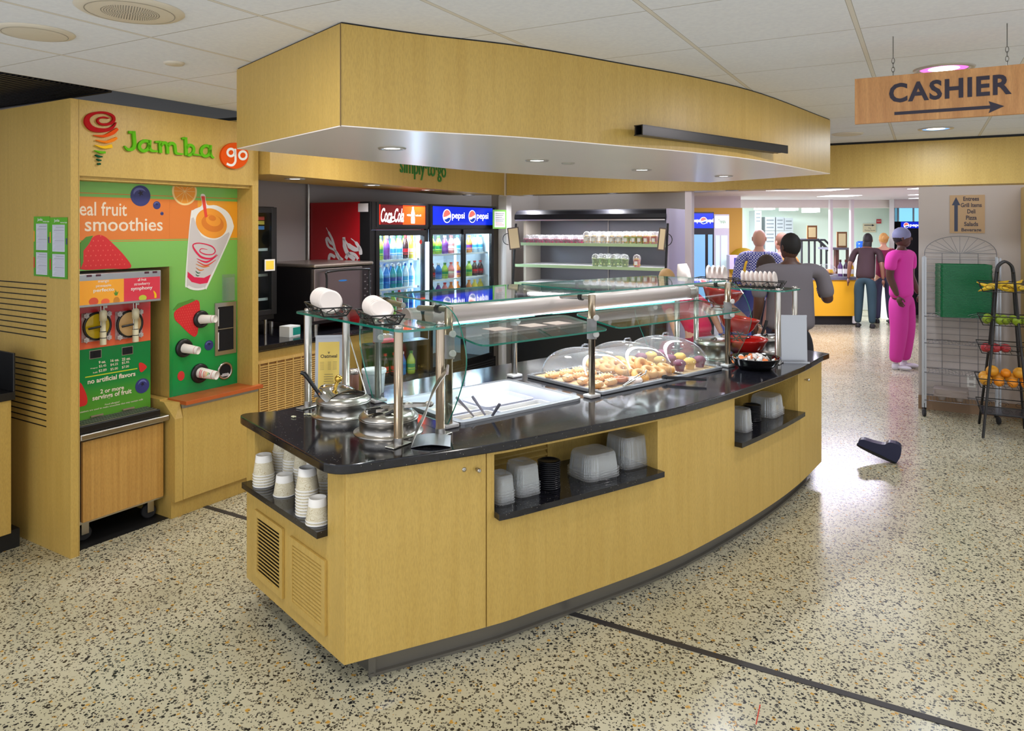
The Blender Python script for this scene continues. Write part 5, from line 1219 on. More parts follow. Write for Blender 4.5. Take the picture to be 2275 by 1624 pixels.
def tongs(name, label, o, rz, L_=.24, black=False, tilt=0, grip=True, z=WT, open_=.02):
    t = thing(name, label, 'tongs', (o[0],o[1],z), rz); M = Matrix.Rotation(tilt,4,'Y')
    for s in (1,-1):
        m = MB(); m.M = M; P = cr([(0,0,.006),(L_*.3,s*open_*.9,.007),(L_*.62,s*open_,.007),(L_*.85,s*open_*.7,.006),(L_,s*open_*.3,.006)],4)
        w_ = [.010]*len(P)
        for a,b in zip(P[:-1],P[1:]): m.add([(a[0],a[1]-.001,a[2]-.006),(b[0],b[1]-.001,b[2]-.006),(b[0],b[1]+.001,b[2]-.006),(a[0],a[1]+.001,a[2]-.006),(a[0],a[1]-.001,a[2]+.007),(b[0],b[1]-.001,b[2]+.007),(b[0],b[1]+.001,b[2]+.007),(a[0],a[1]+.001,a[2]+.007)],[(0,3,2,1),(4,5,6,7),(0,1,5,4),(1,2,6,5),(2,3,7,6),(3,0,4,7)])
        a_ = m.build('arm', BLKP if black else STEEL, t)
        m = MB(); m.M = M; m.ball(.018,(L_,s*open_*.25,.008),(1.1,.35,.75),12).build('scalloped_tip' if not black else 'paddle', BLKP if black else STEEL, a_)
        if grip and not black:
            m = MB(); m.M = M; m.box(L_*.02,L_*.36,s*open_*.55-.003,s*open_*.55+.003,-.002,.016).build('grip', BLKP, a_, bev=.002)
    return t
zl = WT+.055+.009+.033
tongs('tongs','black gripped steel tongs lying across the closed soup kettle lid',(-.615,3.11),math.radians(35),.20,z=zl)
tongs('tongs','plain steel scalloped tongs lying beside the black gripped pair on the lid',(-.57,3.20),math.radians(10),.21,z=zl+.002,grip=False)
# crumbs
for k,(px,py) in enumerate(((651,928),(680,922),(691,922),(702,923),(724,928))):
    X,Y = atz(px,py,ZT); m = MB()
    for j in range(6 if k==0 else 3): m.ball(.006,(random.uniform(-.012,.012),random.uniform(-.006,.006),.0045),(1,1,.7),7)
    tag(m.build('oat_crumb', mat('oat crumb',(226,222,190),.8), loc=(X,Y,ZT+.0003)), ('largest pale oatmeal crumb near the left worktop edge','pale crumb by the left post foot','pale crumb just right of the left post foot','pale crumb before the open kettle','small pale crumb under the open kettle rim')[k], 'crumb', 'spilled oats')
# oatmeal sign
def signholder(name, label, base, rz, w, h, lean, yellow=False, curl=False):
    t = thing(name, label, 'sign holder', (base[0],base[1],WT), rz); m = MB(); m.M = Matrix.Rotation(lean,4,'X')
    m.box(-w/2,w/2,0,.004,.004,h).box(-w/2,w/2,-.004,.008,h-.008,h+.006); b = m.build('plate', ALU, t)
    MB().box(-w/2,w/2,-.045,.006,0,.003).box(-w/2,w/2,-.047,-.043,0,.012).build('base', ALU, t)
    if yellow:
        m = MB(); m.M = Matrix.Rotation(lean,4,'X'); f=.016; m.box(-w/2+f,w/2-f,-.0012,-.0001,.02,h-.03).build('menu_sheet', mat('menu yellow',(236,204,104),.6), b)
        for s,z,sz in (('v',h-.085,.022),('Oatmeal',h-.105,.025)):
            o = text('lettering', s, sz, (0,0,0), mat('dark print',(50,40,36),.6), b, ext=.0003, bold=.0004); o.matrix_local = Matrix.Rotation(lean,4,'X') @ Matrix.Translation((0,-.0015,z)) @ Matrix.Rotation(math.pi/2,4,'X')
        m = MB(); m.M = Matrix.Rotation(lean,4,'X'); rr = random.Random(3)
        for k in range(12):
            z = h-.135-k*.0065 if k<7 else h-.20-(k-7)*.012
            if k < 7: m.box(-w*.32,-w*.32+.02,-.0016,-.0012,z,z+.0012).box(-.005,.012,-.0016,-.0012,z,z+.0012).box(.02,w*.3,-.0016,-.0012,z,z+.0012)
            else: a = .02+.008*rr.random(); m.box(-a,a,-.0016,-.0012,z,z+.0024)
        m.build('print_lines', mat('print brown',(130,110,80),.6), b)
    return t
signholder('sign_holder','leaning aluminium sign holder with a yellow Oatmeal menu sheet',(-.965,3.88),math.radians(10),.140,.305,math.radians(-10),True)
X,Y = atz(1765,805,ZT); signholder('sign_holder','blank grey aluminium sign holder at the right end of the worktop',(X,Y),math.radians(-4),.165,.30,math.radians(-3))
# side-on curved holder at the front
t = thing('sign_holder','curved steel sign holder seen edge-on at the front left of the worktop','sign holder',(-.335,3.03,WT),math.radians(4))
pr_ = cr([(-.073,.003),(-.055,.05),(-.020,.12),(.008,.20),(.042,.262),(.068,.296)],5)
m = MB().stroke([p[:2] for p in pr_], .003, -.08, .08)
m.build('curved_plate', STEEL, t)
m = MB()
for k in range(6):
    x0_, x1_ = -.073+k*.026, -.073+(k+1)*.026; z0_, z1_ = [.002+.010*math.sin(math.pi*q/6) for q in (k,k+1)]
    m.add([(x0_,-.08,z0_),(x1_,-.08,z1_),(x1_,.08,z1_),(x0_,.08,z0_),(x0_,-.08,z0_+.002),(x1_,-.08,z1_+.002),(x1_,.08,z1_+.002),(x0_,.08,z0_+.002)],[(0,3,2,1),(4,5,6,7),(0,1,5,4),(1,2,6,5),(2,3,7,6),(3,0,4,7)])
m.build('foot', ALU, t)
MB().tube([(.070,-.082,.297),(.070,.082,.297)],.006,10).build('rolled_edge', mat('grey roll',(150,136,134),.4), t)
# jar and tub
X,Y = -.86,4.0
t = thing('spice_jar','glass jar of brown cinnamon sugar with a steel lid','jar',(X,Y,WT))
MB().lathe([(.026,0),(.029,.01),(.029,.08),(.027,.088)],seg=24).build('contents', mat('cinnamon',(160,96,60),.5), t)
MB().lathe([(.0305,0),(.0305,.082),(.028,.09)],seg=24,caps=False).build('glass', ACRYL, t)
MB().lathe([(.030,.088),(.031,.09),(.031,.106),(.024,.112),(0,.112)],seg=24).build('lid', STEEL, t)
X,Y = -.735,3.93
t = thing('white_tub','white plastic tub with a snap lid behind the soup kettle','tub',(X,Y,WT))
MB().lathe([(.048,0),(.052,.004),(.060,.108)],seg=32).build('tub_body', mat('tub white',(214,220,226),.4), t)
MB().lathe([(.065,.108),(.066,.124),(.064,.128),(.058,.128),(.056,.124),(0,.124)],seg=32).build('lid', mat('tub lid white',(226,230,236),.4), t)
# chilled pan with dishes of cream
a0 = Vector(atz(1022,942,ZT+.01)); a1 = Vector(atz(1297,884,ZT+.01)); a3 = Vector((-.545,3.775))
PL_, PW_ = (a1-a0).length, .60
o = a0; t = thing('cold_pan','white frosted cold pan sunk in the worktop holding cream containers','cold pan',(o.x,o.y,WT),IR)
def rrect(x0,x1,y0,y1,r,n=4): return [tuple(p)[:2] for p in rquad((x0,y0,0),(x1,y0,0),(x1,y1,0),(x0,y1,0),r,n=n)]
FROST = mat('frosted white', (206,208,218), .6); CREAM = mat('cream food', (214,208,186), .5); CREAM2 = mat('cream beige', (200,186,158), .5)
o1, o2 = rrect(0,PL_,0,PW_,.05), rrect(.035,PL_-.035,.035,PW_-.035,.03); nn = len(o1)
m = MB(); vs = [(x,y,0) for x,y in o1]+[(x,y,.014) for x,y in o1]+[(x,y,.014) for x,y in o2]
m.add(vs,[(i,(i+1)%nn,nn+(i+1)%nn,nn+i) for i in range(nn)]+[(nn+i,nn+(i+1)%nn,2*nn+(i+1)%nn,2*nn+i) for i in range(nn)]); m.build('rim', ALU, t, bev=.002)
# basin sunk through the worktop
m = MB(); o3 = rrect(.038,PL_-.038,.038,PW_-.038,.02); o4 = rrect(.055,PL_-.055,.055,PW_-.055,.02); vs = [(x,y,.0142) for x,y in o2]+[(x,y,.004) for x,y in o3]+[(x,y,-.105) for x,y in o4]
m.add(vs,[(i+j*nn,(i+1)%nn+j*nn,nn*(j+1)+(i+1)%nn,nn*(j+1)+i) for j in range(2) for i in range(nn)],False); m.add([(x,y,-.105) for x,y in o4],[list(range(nn))]); m.build('frosted_basin', FROST, t)
for k,(x0_,x1_,y0_,y1_,cm) in enumerate(((.065,.36,.065,.27,CREAM2),(.385,PL_-.065,.065,.27,CREAM),(.065,.36,.30,.53,CREAM),(.385,PL_-.065,.30,.53,mat('cream white',(216,216,212),.5)))):
    oo = iw(o,(x0_+x1_)/2,(y0_+y1_)/2); hx, hy = (x1_-x0_)/2,(y1_-y0_)/2
    c = thing('food_container',('front left','front right','back left','back right')[k]+' white container of cream food in the cold pan','food container',(oo[0],oo[1],WT-.104),IR,'containers in the cold pan')
    q1, q2 = rrect(-hx,hx,-hy,hy,.03), rrect(-hx+.012,hx-.012,-hy+.012,hy-.012,.022); nn2 = len(q1)
    m = MB(); m.add([(x,y,0) for x,y in q1]+[(x,y,.070) for x,y in q1]+[(x,y,.070) for x,y in q2]+[(x,y,.03) for x,y in q2],[(i+j*nn2,(i+1)%nn2+j*nn2,nn2*(j+1)+(i+1)%nn2,nn2*(j+1)+i) for j in range(3) for i in range(nn2)]); m.build('container_rim', mat('white steel',(214,214,224),.3,.3), c)
    MB().prism(q2,.001,.052).build('cream', cm, c)
for k,(p0,p1) in enumerate((((1014,883),(1054,902)),((1049,880),(1086,909)),((1111,896),(1080,920)))):
    a = aty(p0[0],p0[1],atz(p0[0],p0[1],ZT+.075)[1]); b = atz(p1[0],p1[1],ZT+.018)
    A = Vector((*atz(p0[0],p0[1],ZT+.075),ZT+.075)); B = Vector((*b,ZT-.035)); 
    t = thing('serving_spoon',('left','middle','right')[k]+' grey spoon handle resting in the cold pan','spoon',tuple(B),0,'spoons in the cold pan')
    Lv = A-B; MB().tube([Lv*0,Lv*.4,Lv*.9,Lv],[.004,.006,.008,.006],8).build('handle', mat('slate grey',(120,118,130),.35,.5), t); MB().ball(.014,(0,0,.0),(1.4,1,.3),10).build('bowl', STEEL, t)
# pastry tray with three clear covers
b0 = Vector(atz(1337,875,ZT+.01)); b1 = Vector(atz(1610,819,ZT+.01)); b3 = Vector((.05,4.345))
TL_, TW_ = (b1-b0).length, .60
t = thing('pastry_tray','long steel edged black pastry tray on the worktop under the clear covers','tray',(b0.x,b0.y,WT),IR)
MB().prism(rrect(0,TL_,0,TW_,.02),.0,.010).build('black_well', BLKP, t)
m = MB(); e1_, e2_ = rrect(-.002,TL_+.002,-.002,TW_+.002,.02), rrect(.02,TL_-.02,.02,TW_-.02,.015); nn=len(e1_)
m.add([(x,y,.004) for x,y in e1_]+[(x,y,.018) for x,y in e1_]+[(x,y,.018) for x,y in e2_]+[(x,y,.010) for x,y in e2_],[(i+j*nn,(i+1)%nn+j*nn,nn*(j+1)+(i+1)%nn,nn*(j+1)+i) for j in range(3) for i in range(nn)]); m.build('steel_rim', ALU, t)
for k in range(3): MB().prism(rrect(.025+k*TL_/3,.025+(k+1)*TL_/3-.05,.03,TW_-.03,.02),.0102,.013).build('tray_liner', mat('liner tan',(206,170,120),.7), t)
def dome(a, b, h, p=2.6, nu=26, nv=9):
    m = MB(); vs = []; f = lambda c, e: math.copysign(abs(c)**(2/e), c)
    for i in range(nv+1):
        t_ = math.pi/2*i/nv; r_ = max(1e-4,f(math.cos(t_),2.3)); z = h*f(math.sin(t_),2.3)
        for k in range(nu): u = 2*math.pi*k/nu; vs.append((a*r_*f(math.cos(u),p), b*r_*f(math.sin(u),p), z))
    fs = [(i*nu+k,i*nu+(k+1)%nu,(i+1)*nu+(k+1)%nu,(i+1)*nu+k) for i in range(nv) for k in range(nu)]
    return m.add(vs, fs, True)
dn = ('left clear domed cover over the sliced pastries','middle clear domed cover over the bagels and doughnuts','right clear domed cover over the muffins')
pitch = TL_/3
for k in range(3):
    oo = iw(b0,(k+.5)*pitch,TW_/2); dmt = thing('dome_cover', dn[k], 'food cover', (oo[0],oo[1],WT+.018), IR, 'clear pastry covers')
    dome(pitch/2-.008, TW_/2-.02, .175, 2.8, 36, 12).build('clear_dome', ACRYL, dmt)
    m = MB(); f1 = rrect(-pitch/2+.003,pitch/2-.003,-TW_/2+.01,TW_/2-.01,.05); m.tube([(x,y,.004) for x,y in f1],.004,6,True).build('dome_rim', ACRYL, dmt)
    MB().tube(cr([(-.03,0,.172),(-.02,0,.192),(.02,0,.192),(.03,0,.172)],4),.0045,8).build('loop_handle', ACRYL, dmt)
PAS = mat('baked pastry',(222,166,104),.6); PAS2 = mat('icing pastry',(238,206,160),.5); BAG = mat('bagel crust',(216,158,86),.5); GLZ = mat('glazed brown',(190,108,56),.3); DONW = mat('white glaze',(240,222,214),.35); MUF1 = mat('berry muffin',(120,60,80),.7); MUF2 = mat('yellow muffin',(226,184,90),.7)
def jig(m, amt, seed):
    r = random.Random(seed); m.v = [v+Vector((r.uniform(-amt,amt),r.uniform(-amt,amt),r.uniform(-amt,amt))) for v in m.v]; return m
def torus(R, r, sc=.8, n=20, s=10):
    m = MB(); return m.tube([(R*math.cos(2*math.pi*k/n),R*math.sin(2*math.pi*k/n),r*sc) for k in range(n)], r, s, True)
rr = random.Random(5); rows = ('front','second','third','back'); cols_ = ('far left','centre left','centre right','far right')
sp0 = None
for i in range(3):
    for j in range(4):
        if i==2 and j==0: continue
        p = iw(b0,.06+i*.10+rr.uniform(-.01,.01),.09+j*.115)
        if sp0 is None:
            m = MB().ball(.05,(0,0,.020),(1.05,.55,.38),12); jig(m,.003,1); sp0 = c = m.build('sliced_pastry', PAS); m = MB()
            for q in range(4): m.tube([(-.04+q*.02,-.02,.033),(-.03+q*.02,.02,.036)],.004,5)
            m.build('icing_drizzle', PAS2, sp0)
        else: c = dup(sp0)
        c.location = (p[0],p[1],WT+.0135); c.rotation_euler = (0,0,IR+rr.uniform(-.5,.5)); tag(c,'iced sliced pastry, %s column, %s row, under the left cover' % (('left','middle','right')[i],rows[j]),'pastry','pastries under the left cover')
p = iw(b0,.26,.10); m = MB()
m.tube([(.045*(1-k/26)*math.cos(k*.6),.045*(1-k/26)*math.sin(k*.6),.018+k*.0006) for k in range(25)],.013,8)
tag(m.build('cinnamon_roll', GLZ, loc=(*p,WT+.0135)),'dark glazed cinnamon roll at the front right of the left cover','pastry')
tt = torus(.032,.016).build('doughnut', DONW, loc=(*iw(b0,.33,.065),WT+.0135)); tag(tt,'white glazed doughnut at the front corner of the left cover','doughnut')
bg = None
for i in range(4):
    for j in range(4):
        p = iw(b0,pitch+.055+i*.077,.10+j*.125)
        if bg is None: bg = c = torus(.034,.020,.85).build('bagel', BAG)
        else: c = bg.copy(); COL.objects.link(c)
        up = (j==1 and i==2); c.location = (p[0],p[1],WT+.0135+(.035 if up else .012*((i+j)%2)+.008)); c.rotation_euler = ((1.0 if up else rr.uniform(.2,.6)),rr.uniform(-.2,.2),IR+rr.uniform(-.3,.3)); tag(c,'golden bagel, %s, %s row under the middle cover' % (cols_[i],rows[j]),'bagel','bagels under the middle cover')
mf = {}
for i in range(3):
    for j in range(3):
        p = iw(b0,2*pitch+.075+i*.10,.11+j*.15); kd = (i+j)%2
        if kd not in mf:
            m = MB().lathe([(.024,0),(.034,.035),(.040,.038),(.036,.055),(.02,.066),(0,.069)],seg=16); c = m.build('muffin',(MUF1,MUF2)[kd]); mf[kd] = c
        else: c = mf[kd].copy(); COL.objects.link(c)
        c.location = (p[0],p[1],WT+.0135); tag(c,'%s muffin, %s column, %s row under the right cover' % (('dark berry','pale yellow')[kd],('left','middle','right')[i],('front','middle','back')[j]),'muffin','muffins under the right cover')
A = Vector((*atz(1385,858,ZT+.025),ZT+.025)); B = Vector((*atz(1437,828,ZT+.045),ZT+.045))
t = thing('tongs','small steel tongs poking out of the middle cover','tongs',tuple(A),math.atan2(B.y-A.y,B.x-A.x)); Lg = (B-A).length
for s in (1,-1):
    a_ = MB().tube([(0,s*.004,.002),(Lg*.5,s*.010,.016),(Lg*.85,s*.012,.026)],.0035,8).build('arm', STEEL, t); MB().ball(.016,(Lg*.92,s*.008,.030),(1.3,.5,.7),12).build('tip', STEEL, a_)
tongs('tongs','black plastic tongs lying across the tray front edge',atz(1570,848,ZT+.015),math.radians(163),.23,True,z=WT+.018,open_=.014)
# black bowl of creamers
bx_, by_ = 1.515, 4.60
t = thing('creamer_bowl','glossy black bowl heaped with small creamer cups','bowl',(bx_,by_,WT))
MB().lathe([(.085,0),(.10,.004),(.135,.035),(.152,.070),(.155,.074),(.150,.074),(.130,.038),(.095,.010),(0,.008)],seg=44,caps=False).build('bowl', mat('gloss black',(14,14,16),.08,coat=1), t)
cr0 = None; rr = random.Random(9)
for k in range(26):
    a = k*2.4; rad = .118*math.sqrt((k%18+.5)/18); z = WT+(.048 if k<18 else .066)
    if k >= 18: rad *= .6
    if cr0 is None:
        m = MB().lathe([(.013,0),(.017,.018),(.019,.019),(.019,.0205)],seg=12); m.lathe([(0,.0208),(.0188,.0208)],seg=12,mi=1,caps=False); cr0 = {}
        cr0[0] = m.build('creamer', [WHT, mat('orange foil',(232,130,70),.4)]); c = cr0[0]
    else: c = cr0[0].copy(); COL.objects.link(c)
    c.location = (bx_+rad*math.cos(a),by_+rad*math.sin(a),z); c.rotation_euler = (rr.uniform(-1,1),rr.uniform(-1.4,1.4),rr.uniform(0,6)); tag(c,'small white creamer cup with orange foil top in the black bowl','creamer','creamers in the black bowl')
# tiered stand with red bowls
sx_, sy_ = 1.585, 5.14
t = thing('bowl_stand','thin bent wire stand carrying tilted red bowls','stand',(sx_,sy_,WT))
for s in (-1,1): MB().tube(cr([(.11,s*.10,.0045),(-.02,s*.10,.12),(-.12,s*.09,.36),(-.19,s*.06,.50)],4),.0045,8).build('side_wire', BLKI, t)
MB().tube(cr([(-.16,-.10,.0045),(-.08,-.10,.10),(.04,-.1,.20)],4),.0045,8).build('side_wire', BLKI, t); MB().tube(cr([(-.16,.10,.0045),(-.08,.10,.10),(.04,.1,.20)],4),.0045,8).build('side_wire', BLKI, t)
for z_,dx in ((.12,-.03),(.31,-.11)): MB().tube([(dx+.10*math.cos(a),.10*math.sin(a),z_) for a in [k*math.pi/8 for k in range(16)]],.004,6,True).build('ring', BLKI, t)
bowlp = None
for k,(dx,dz,rr_,lab) in enumerate(((.0,.001,.150,'bottom glossy red bowl resting on the worktop at the stand foot'),(-.055,.150,.135,'middle glossy red bowl held on the wire stand'),(-.165,.345,.135,'top glossy red bowl high on the wire stand'))):
    c = thing('red_bowl', lab, 'bowl', (sx_+.03+dx,sy_-.02,WT+dz), 0, 'red bowls')
    R_ = rr_; MB().lathe([(R_*.45,0),(R_*.55,.004),(R_*.85,.05),(R_*.97,.088),(R_*1.04,.104),(R_*1.02,.108),(R_*.93,.092),(R_*.80,.052),(R_*.5,.012),(0,.01)],seg=40,caps=False).build('bowl', CER, c)
    if k: c.rotation_euler = (0,.14,0)
m = MB(); rr = random.Random(2)
for k in range(22): m.ball(.014,(rr.uniform(-.06,.06),rr.uniform(-.05,.05),rr.uniform(0,.02)),(1,1,.8),7)
tag(m.build('granola', mat('granola',(216,170,90),.7), loc=(sx_+.06,sy_+.03,WT+.02)),'golden granola pieces heaped in the bottom red bowl','granola',kind='stuff')
# wire baskets with lids on the end shelves
def basket(cx, cy, z, rz, label, Ln=.34):
    t = thing('wire_basket', label, 'basket', (cx,cy,z), rz, 'black wire baskets'); wt_, wb, h = .072, .052, .042; lt, lbm = Ln/2, Ln/2-.02
    fr = MB(); T_ = [(-lt,-wt_,h),(lt,-wt_,h),(lt,wt_,h),(-lt,wt_,h)]; B_ = [(-lbm,-wb,.003),(lbm,-wb,.003),(lbm,wb,.003),(-lbm,wb,.003)]
    fr.tube(T_,.0036,6,True).tube(B_,.0036,6,True)
    for a,b in zip(T_,B_): fr.tube([a,b],.0036,6)
    fr.build('frame', BLKI, t)
    for s in (-1,1):                                    # S scrolls on the short ends and the long sides
        m = MB(); m.M = Matrix.Translation((s*(lt+lbm)/2,0,0))
        def scroll(w_): return [(-w_*.45,.30*h+0),(-w_*.62,.42*h),(-w_*.60,.60*h),(-w_*.42,.68*h),(-w_*.15,.86*h),(0,.55*h),(w_*.15,.25*h),(w_*.45,.30*h),(w_*.68,.52*h),(w_*.60,.80*h),(w_*.40,.72*h)]
        m.tube(cr([(0,y,z_) for y,z_ in scroll(.062)],4),.0024,5).build('scroll', BLKI, t)
        for q in (-1,1):
            m = MB(); m.M = Matrix.Translation((q*Ln*.24,s*(wt_+wb)/2,0)); m.tube(cr([(y,0,z_) for y,z_ in scroll(.075)],4),.0024,5).build('scroll', BLKI, t)
    return t
ldp = None
def lids(cx, cy, z, rz, n, r, tilt, label, group, x0=-.12, step=.024, fan=0):
    global ldp
    for k in range(n):
        if ldp is None:
            m = MB().lathe([(0,0),(.96,0),(1.0,.02),(1.03,.05),(1.03,.10),(.94,.11),(.92,.20),(.87,.23),(.80,.19),(0,.19)],seg=32); ldp = m.build('cup_lid', LIDW); c = ldp
        else: c = ldp.copy(); COL.objects.link(c)
        x = x0+step*k; c.scale = (r,r,r)
        c.location = (cx+math.cos(rz)*x,cy+math.sin(rz)*x,z+r*.98+.005); c.rotation_euler = (0,math.pi/2-tilt-fan*k,rz); tag(c,label % (('first','second','third','fourth','fifth','sixth','seventh','eighth','ninth','tenth')[k]),'cup lid',group)
zs = 1.3375
rzL1, rzL2 = math.atan2(-.88,.46), math.atan2(-.91,.41)
basket(-.875,3.50,zs,rzL1,'black scroll wire basket of tall white lids at the far end of the left shelf',.33)
lids(-.875,3.50,zs,rzL1,5,.055,.30,'%s tall white lid from the back in the left shelf far basket','lids in the far left basket',x0=-.12,step=.043)
basket(-.575,3.20,zs,rzL2,'black scroll wire basket of fanned white lids at the near end of the left shelf',.29)
lids(-.575,3.20,zs,rzL2,6,.050,.40,'%s slanted white lid from the back in the left shelf near basket','lids in the near left basket',x0=-.11,step=.030,fan=.08)
rzR = math.atan2(-.72,.69)+.25
basket(1.69,5.02,zs,rzR,'black scroll wire basket of upright white lids at the near end of the right shelf',.31)
lids(1.69,5.02,zs,rzR,8,.052,.12,'%s upright white lid from the back in the right shelf near basket','lids in the near right basket',x0=-.12,step=.030)
basket(1.47,5.30,zs,rzR,'black scroll wire basket of white lids in the middle of the right shelf',.28)
lids(1.47,5.30,zs,rzR,4,.064,.1,'%s large white lid from the back in the right shelf middle basket','lids in the middle right basket',x0=-.06,step=.036)
X,Y = 1.28,5.44
cp_ = None
for k in range(4):
    if cp_ is None: cp_ = c = MB().lathe([(.045,0),(.047,.004),(.034,.10),(0,.10)],seg=24).build('foam_cup', LIDW)
    else: c = cp_.copy(); COL.objects.link(c)
    c.location = (X-.006*k,Y,zs+.012*k); c.rotation_euler = (0,-.08,0); tag(c,'%s white foam cup of the inverted stack at the right shelf back' % ('lowest','second','third','topmost')[k],'foam cup','foam cup stack')
# ------------------------------------------------ paper soup cups in the end niche
def cupmat():
    m = mat('printed paper cup',(216,206,176),.6); wv = N(m,'ShaderNodeTexNoise'); wv.inputs['Scale'].default_value = 22; wv.inputs['Detail'].default_value = 0; wv.inputs['Distortion'].default_value = 1.5
    L(m, coords(m,(1,1,1)), wv.inputs[0]); q = N(m,'ShaderNodeMath',operation='PINGPONG'); L(m, wv.outputs[0], q.inputs[0]); q.inputs[1].default_value = .045
    r = ramp(m, q.outputs[0], [(.0,(176,156,112)),(.006,(176,156,112)),(.010,(218,210,186))]); L(m, r.outputs[0], bs(m).inputs['Base Color']); return m
CPM = cupmat(); cpo = None
def cupstack(x, y, n, where, h=.088, r0=.046, pitch=.0125):
    global cpo
    for k in range(n):
        if cpo is None:
            m = MB(); m.lathe([(.0475,0),(.049,.003),(.0475,.006)],seg=30,caps=False); m.lathe([(.0465,.004),(.038,.058)],seg=30,mi=1,caps=False); m.lathe([(.038,.058),(.0345,.088),(.032,.089),(.031,.084),(0,.084)],seg=30,caps=False); cpo = m.build('paper_soup_cup',[WHT,CPM]); c = cpo
        else: c = cpo.copy(); COL.objects.link(c)
        c.location = (x,y,.5755+k*pitch); c.rotation_euler = (0,0,random.uniform(0,6)); tag(c,'inverted paper soup cup, level %d, %s' % (k+1,where),'paper cup','soup cups in the end niche')
for px,py,n,wh in ((586,1085,5,'front left stack'),(632,1106,1,'lone cup beside the front left stack'),(683,1148,9,'tall front stack'),(706,1169,2,'short nearest stack')):
    X,Y = atz(px,py-8,.575); v = Vector((-X*.0,1)); cupstack(X,Y,n,wh)
nE = Vector((math.cos(eR+math.pi/2),math.sin(eR+math.pi/2))); uE = Vector((math.cos(eR),math.sin(eR))); oE = Vector(E1)
for k,(a,b,n) in enumerate(((.12,.125,11),(.228,.125,10),(.336,.125,9),(.444,.125,8),(.552,.125,9))):
    p = oE+uE*a+nE*b; cupstack(p.x,p.y,n,('leftmost back stack','second back stack','middle back stack','fourth back stack','rightmost back stack')[k])
# ------------------------------------------------ clamshells and black lids in the front niches
def shell_mesh(w, dpt, h):
    m = MB(); vs = []; f = lambda c, e: math.copysign(abs(c)**(2/e), c); nu = 72; lv = ((1.06,0),(1.06,.003),(.98,.004),(.90,h*.82),(.84,h),(.0001,h*.97))
    for s,z in lv:
        for k in range(nu): u = 2*math.pi*k/nu; rb = 1+(.014 if k%2 else -.014)*(0<z<h); vs.append((w/2*s*rb*f(math.cos(u),5), dpt/2*s*rb*f(math.sin(u),5), z))
    return m.add(vs,[(i*nu+k,i*nu+(k+1)%nu,(i+1)*nu+(k+1)%nu,(i+1)*nu+k) for i in range(len(lv)-1) for k in range(nu)],False)
SHM = {}
def shells(niche_, a, b, w, dpt, h, n, where, rz=0, pitch=.012):
    A_, B_, dd, nv = niche_; nn = nv.normalized(); x = A_[0]+dd.x*a+nn.x*b; y = A_[1]+dd.y*a+nn.y*b; R = math.atan2(dd.y,dd.x)+rz; key=(w,dpt,h)
    for k in range(n):
        if key not in SHM: SHM[key] = c = shell_mesh(w,dpt,h).build('clamshell_lid', PLAST)
        else: c = SHM[key].copy(); COL.objects.link(c)
        c.location = (x,y,.5755+k*pitch); c.rotation_euler = (0,0,R); tag(c,'clear plastic clamshell, level %d, %s' % (k+1,where),'clamshell','nested clear clamshells')
def blacks(niche_, a, b, n, where, r=.052):
    A_, B_, dd, nv = niche_; nn = nv.normalized(); x = A_[0]+dd.x*a+nn.x*b; y = A_[1]+dd.y*a+nn.y*b; p0 = None
    for k in range(n):
        if 'bl' not in SHM: SHM['bl'] = c = MB().lathe([(r*.8,0),(r,.003),(r,.006),(r*.8,.008),(r*.7,.005),(0,.005)],seg=28).build('black_lid', mat('black lid',(18,18,24),.3))
        else: c = SHM['bl'].copy(); COL.objects.link(c)
        c.location = (x+random.uniform(-.0015,.0015),y,.5755+k*.0088); tag(c,'round black plastic lid, level %d, %s' % (k+1,where),'lid','stacked black lids')
LN1 = (Vector(n1[1])-Vector(n1[0])).length; LN2 = (Vector(n2[1])-Vector(n2[0])).length
def na(nc, px, b=0):                                   # distance along a niche for a photo column, b deep
    A_, B_, dd, nv = nc; nn = nv.normalized(); k = (px-CX)/FPX; ax_, ay_ = A_[0]+nn.x*b, A_[1]+nn.y*b; return (k*ay_-ax_)/(dd.x-k*dd.y)
for nc, px, b, w_, dp, h, n, wh in ((n1,1112,.085,.085,.11,.070,5,'leftmost stack in the long niche'),(n1,1160,.12,.12,.13,.085,5,'second stack in the long niche'),
    (n1,1318,.12,.20,.17,.080,4,'big stack in the long niche'),(n1,1392,.155,.17,.17,.110,4,'rightmost stack in the long niche'),
    (n2,1645,.08,.10,.11,.09,4,'leftmost stack in the short niche'),(n2,1703,.12,.20,.16,.085,4,'middle stack in the short niche'),(n2,1742,.17,.19,.16,.11,4,'right stack in the short niche')):
    shells(nc, na(nc,px,b), b, w_, dp, h, n, wh)
blacks(n1, na(n1,1219,.10), .10, 14, 'stack in the long niche'); blacks(n2, na(n2,1671,.12), .12, 11, 'stack in the short niche')
# ------------------------------------------------ right side: rack, trays, fruit stand, menu sign
def gthing(name, label, cat, a, b, z=0, group=None): return thing(name, label, cat, (*g2w(a,b),z), GA, group)
r0 = w2g(3.80, 6.80); RX, RY = r0[0], r0[1]; RW = .575; RD = .26
rk = gthing('wire_rack','tall chrome wire rack on casters against the right wall','wire rack',RX,RY)
WIRE = mat('zinc wire',(132,130,134),.35,.7)
for x in (0,RW):
    MB().box(x-.022,x-.004,-.01,.01,.085,1.47).box(x+.002,x+.016,-.008,.008,.085,1.47).build('side_post', ALU, rk)
    for y in (0,RD): MB().lathe([(.03,-.011),(.034,-.006),(.034,.006),(.03,.011)],(x-.003,y,.0345),18,axis=(1,.3,0)).build('caster', RUBBER, rk)
    MB().box(x-.012,x+.008,RD-.008,RD+.008,.07,1.47).build('side_post', ALU, rk)
g_ = MB()
for k in range(21): g_.tube([(0,RD,.16+k*.064),(RW,RD,.16+k*.064)],.0022,5)
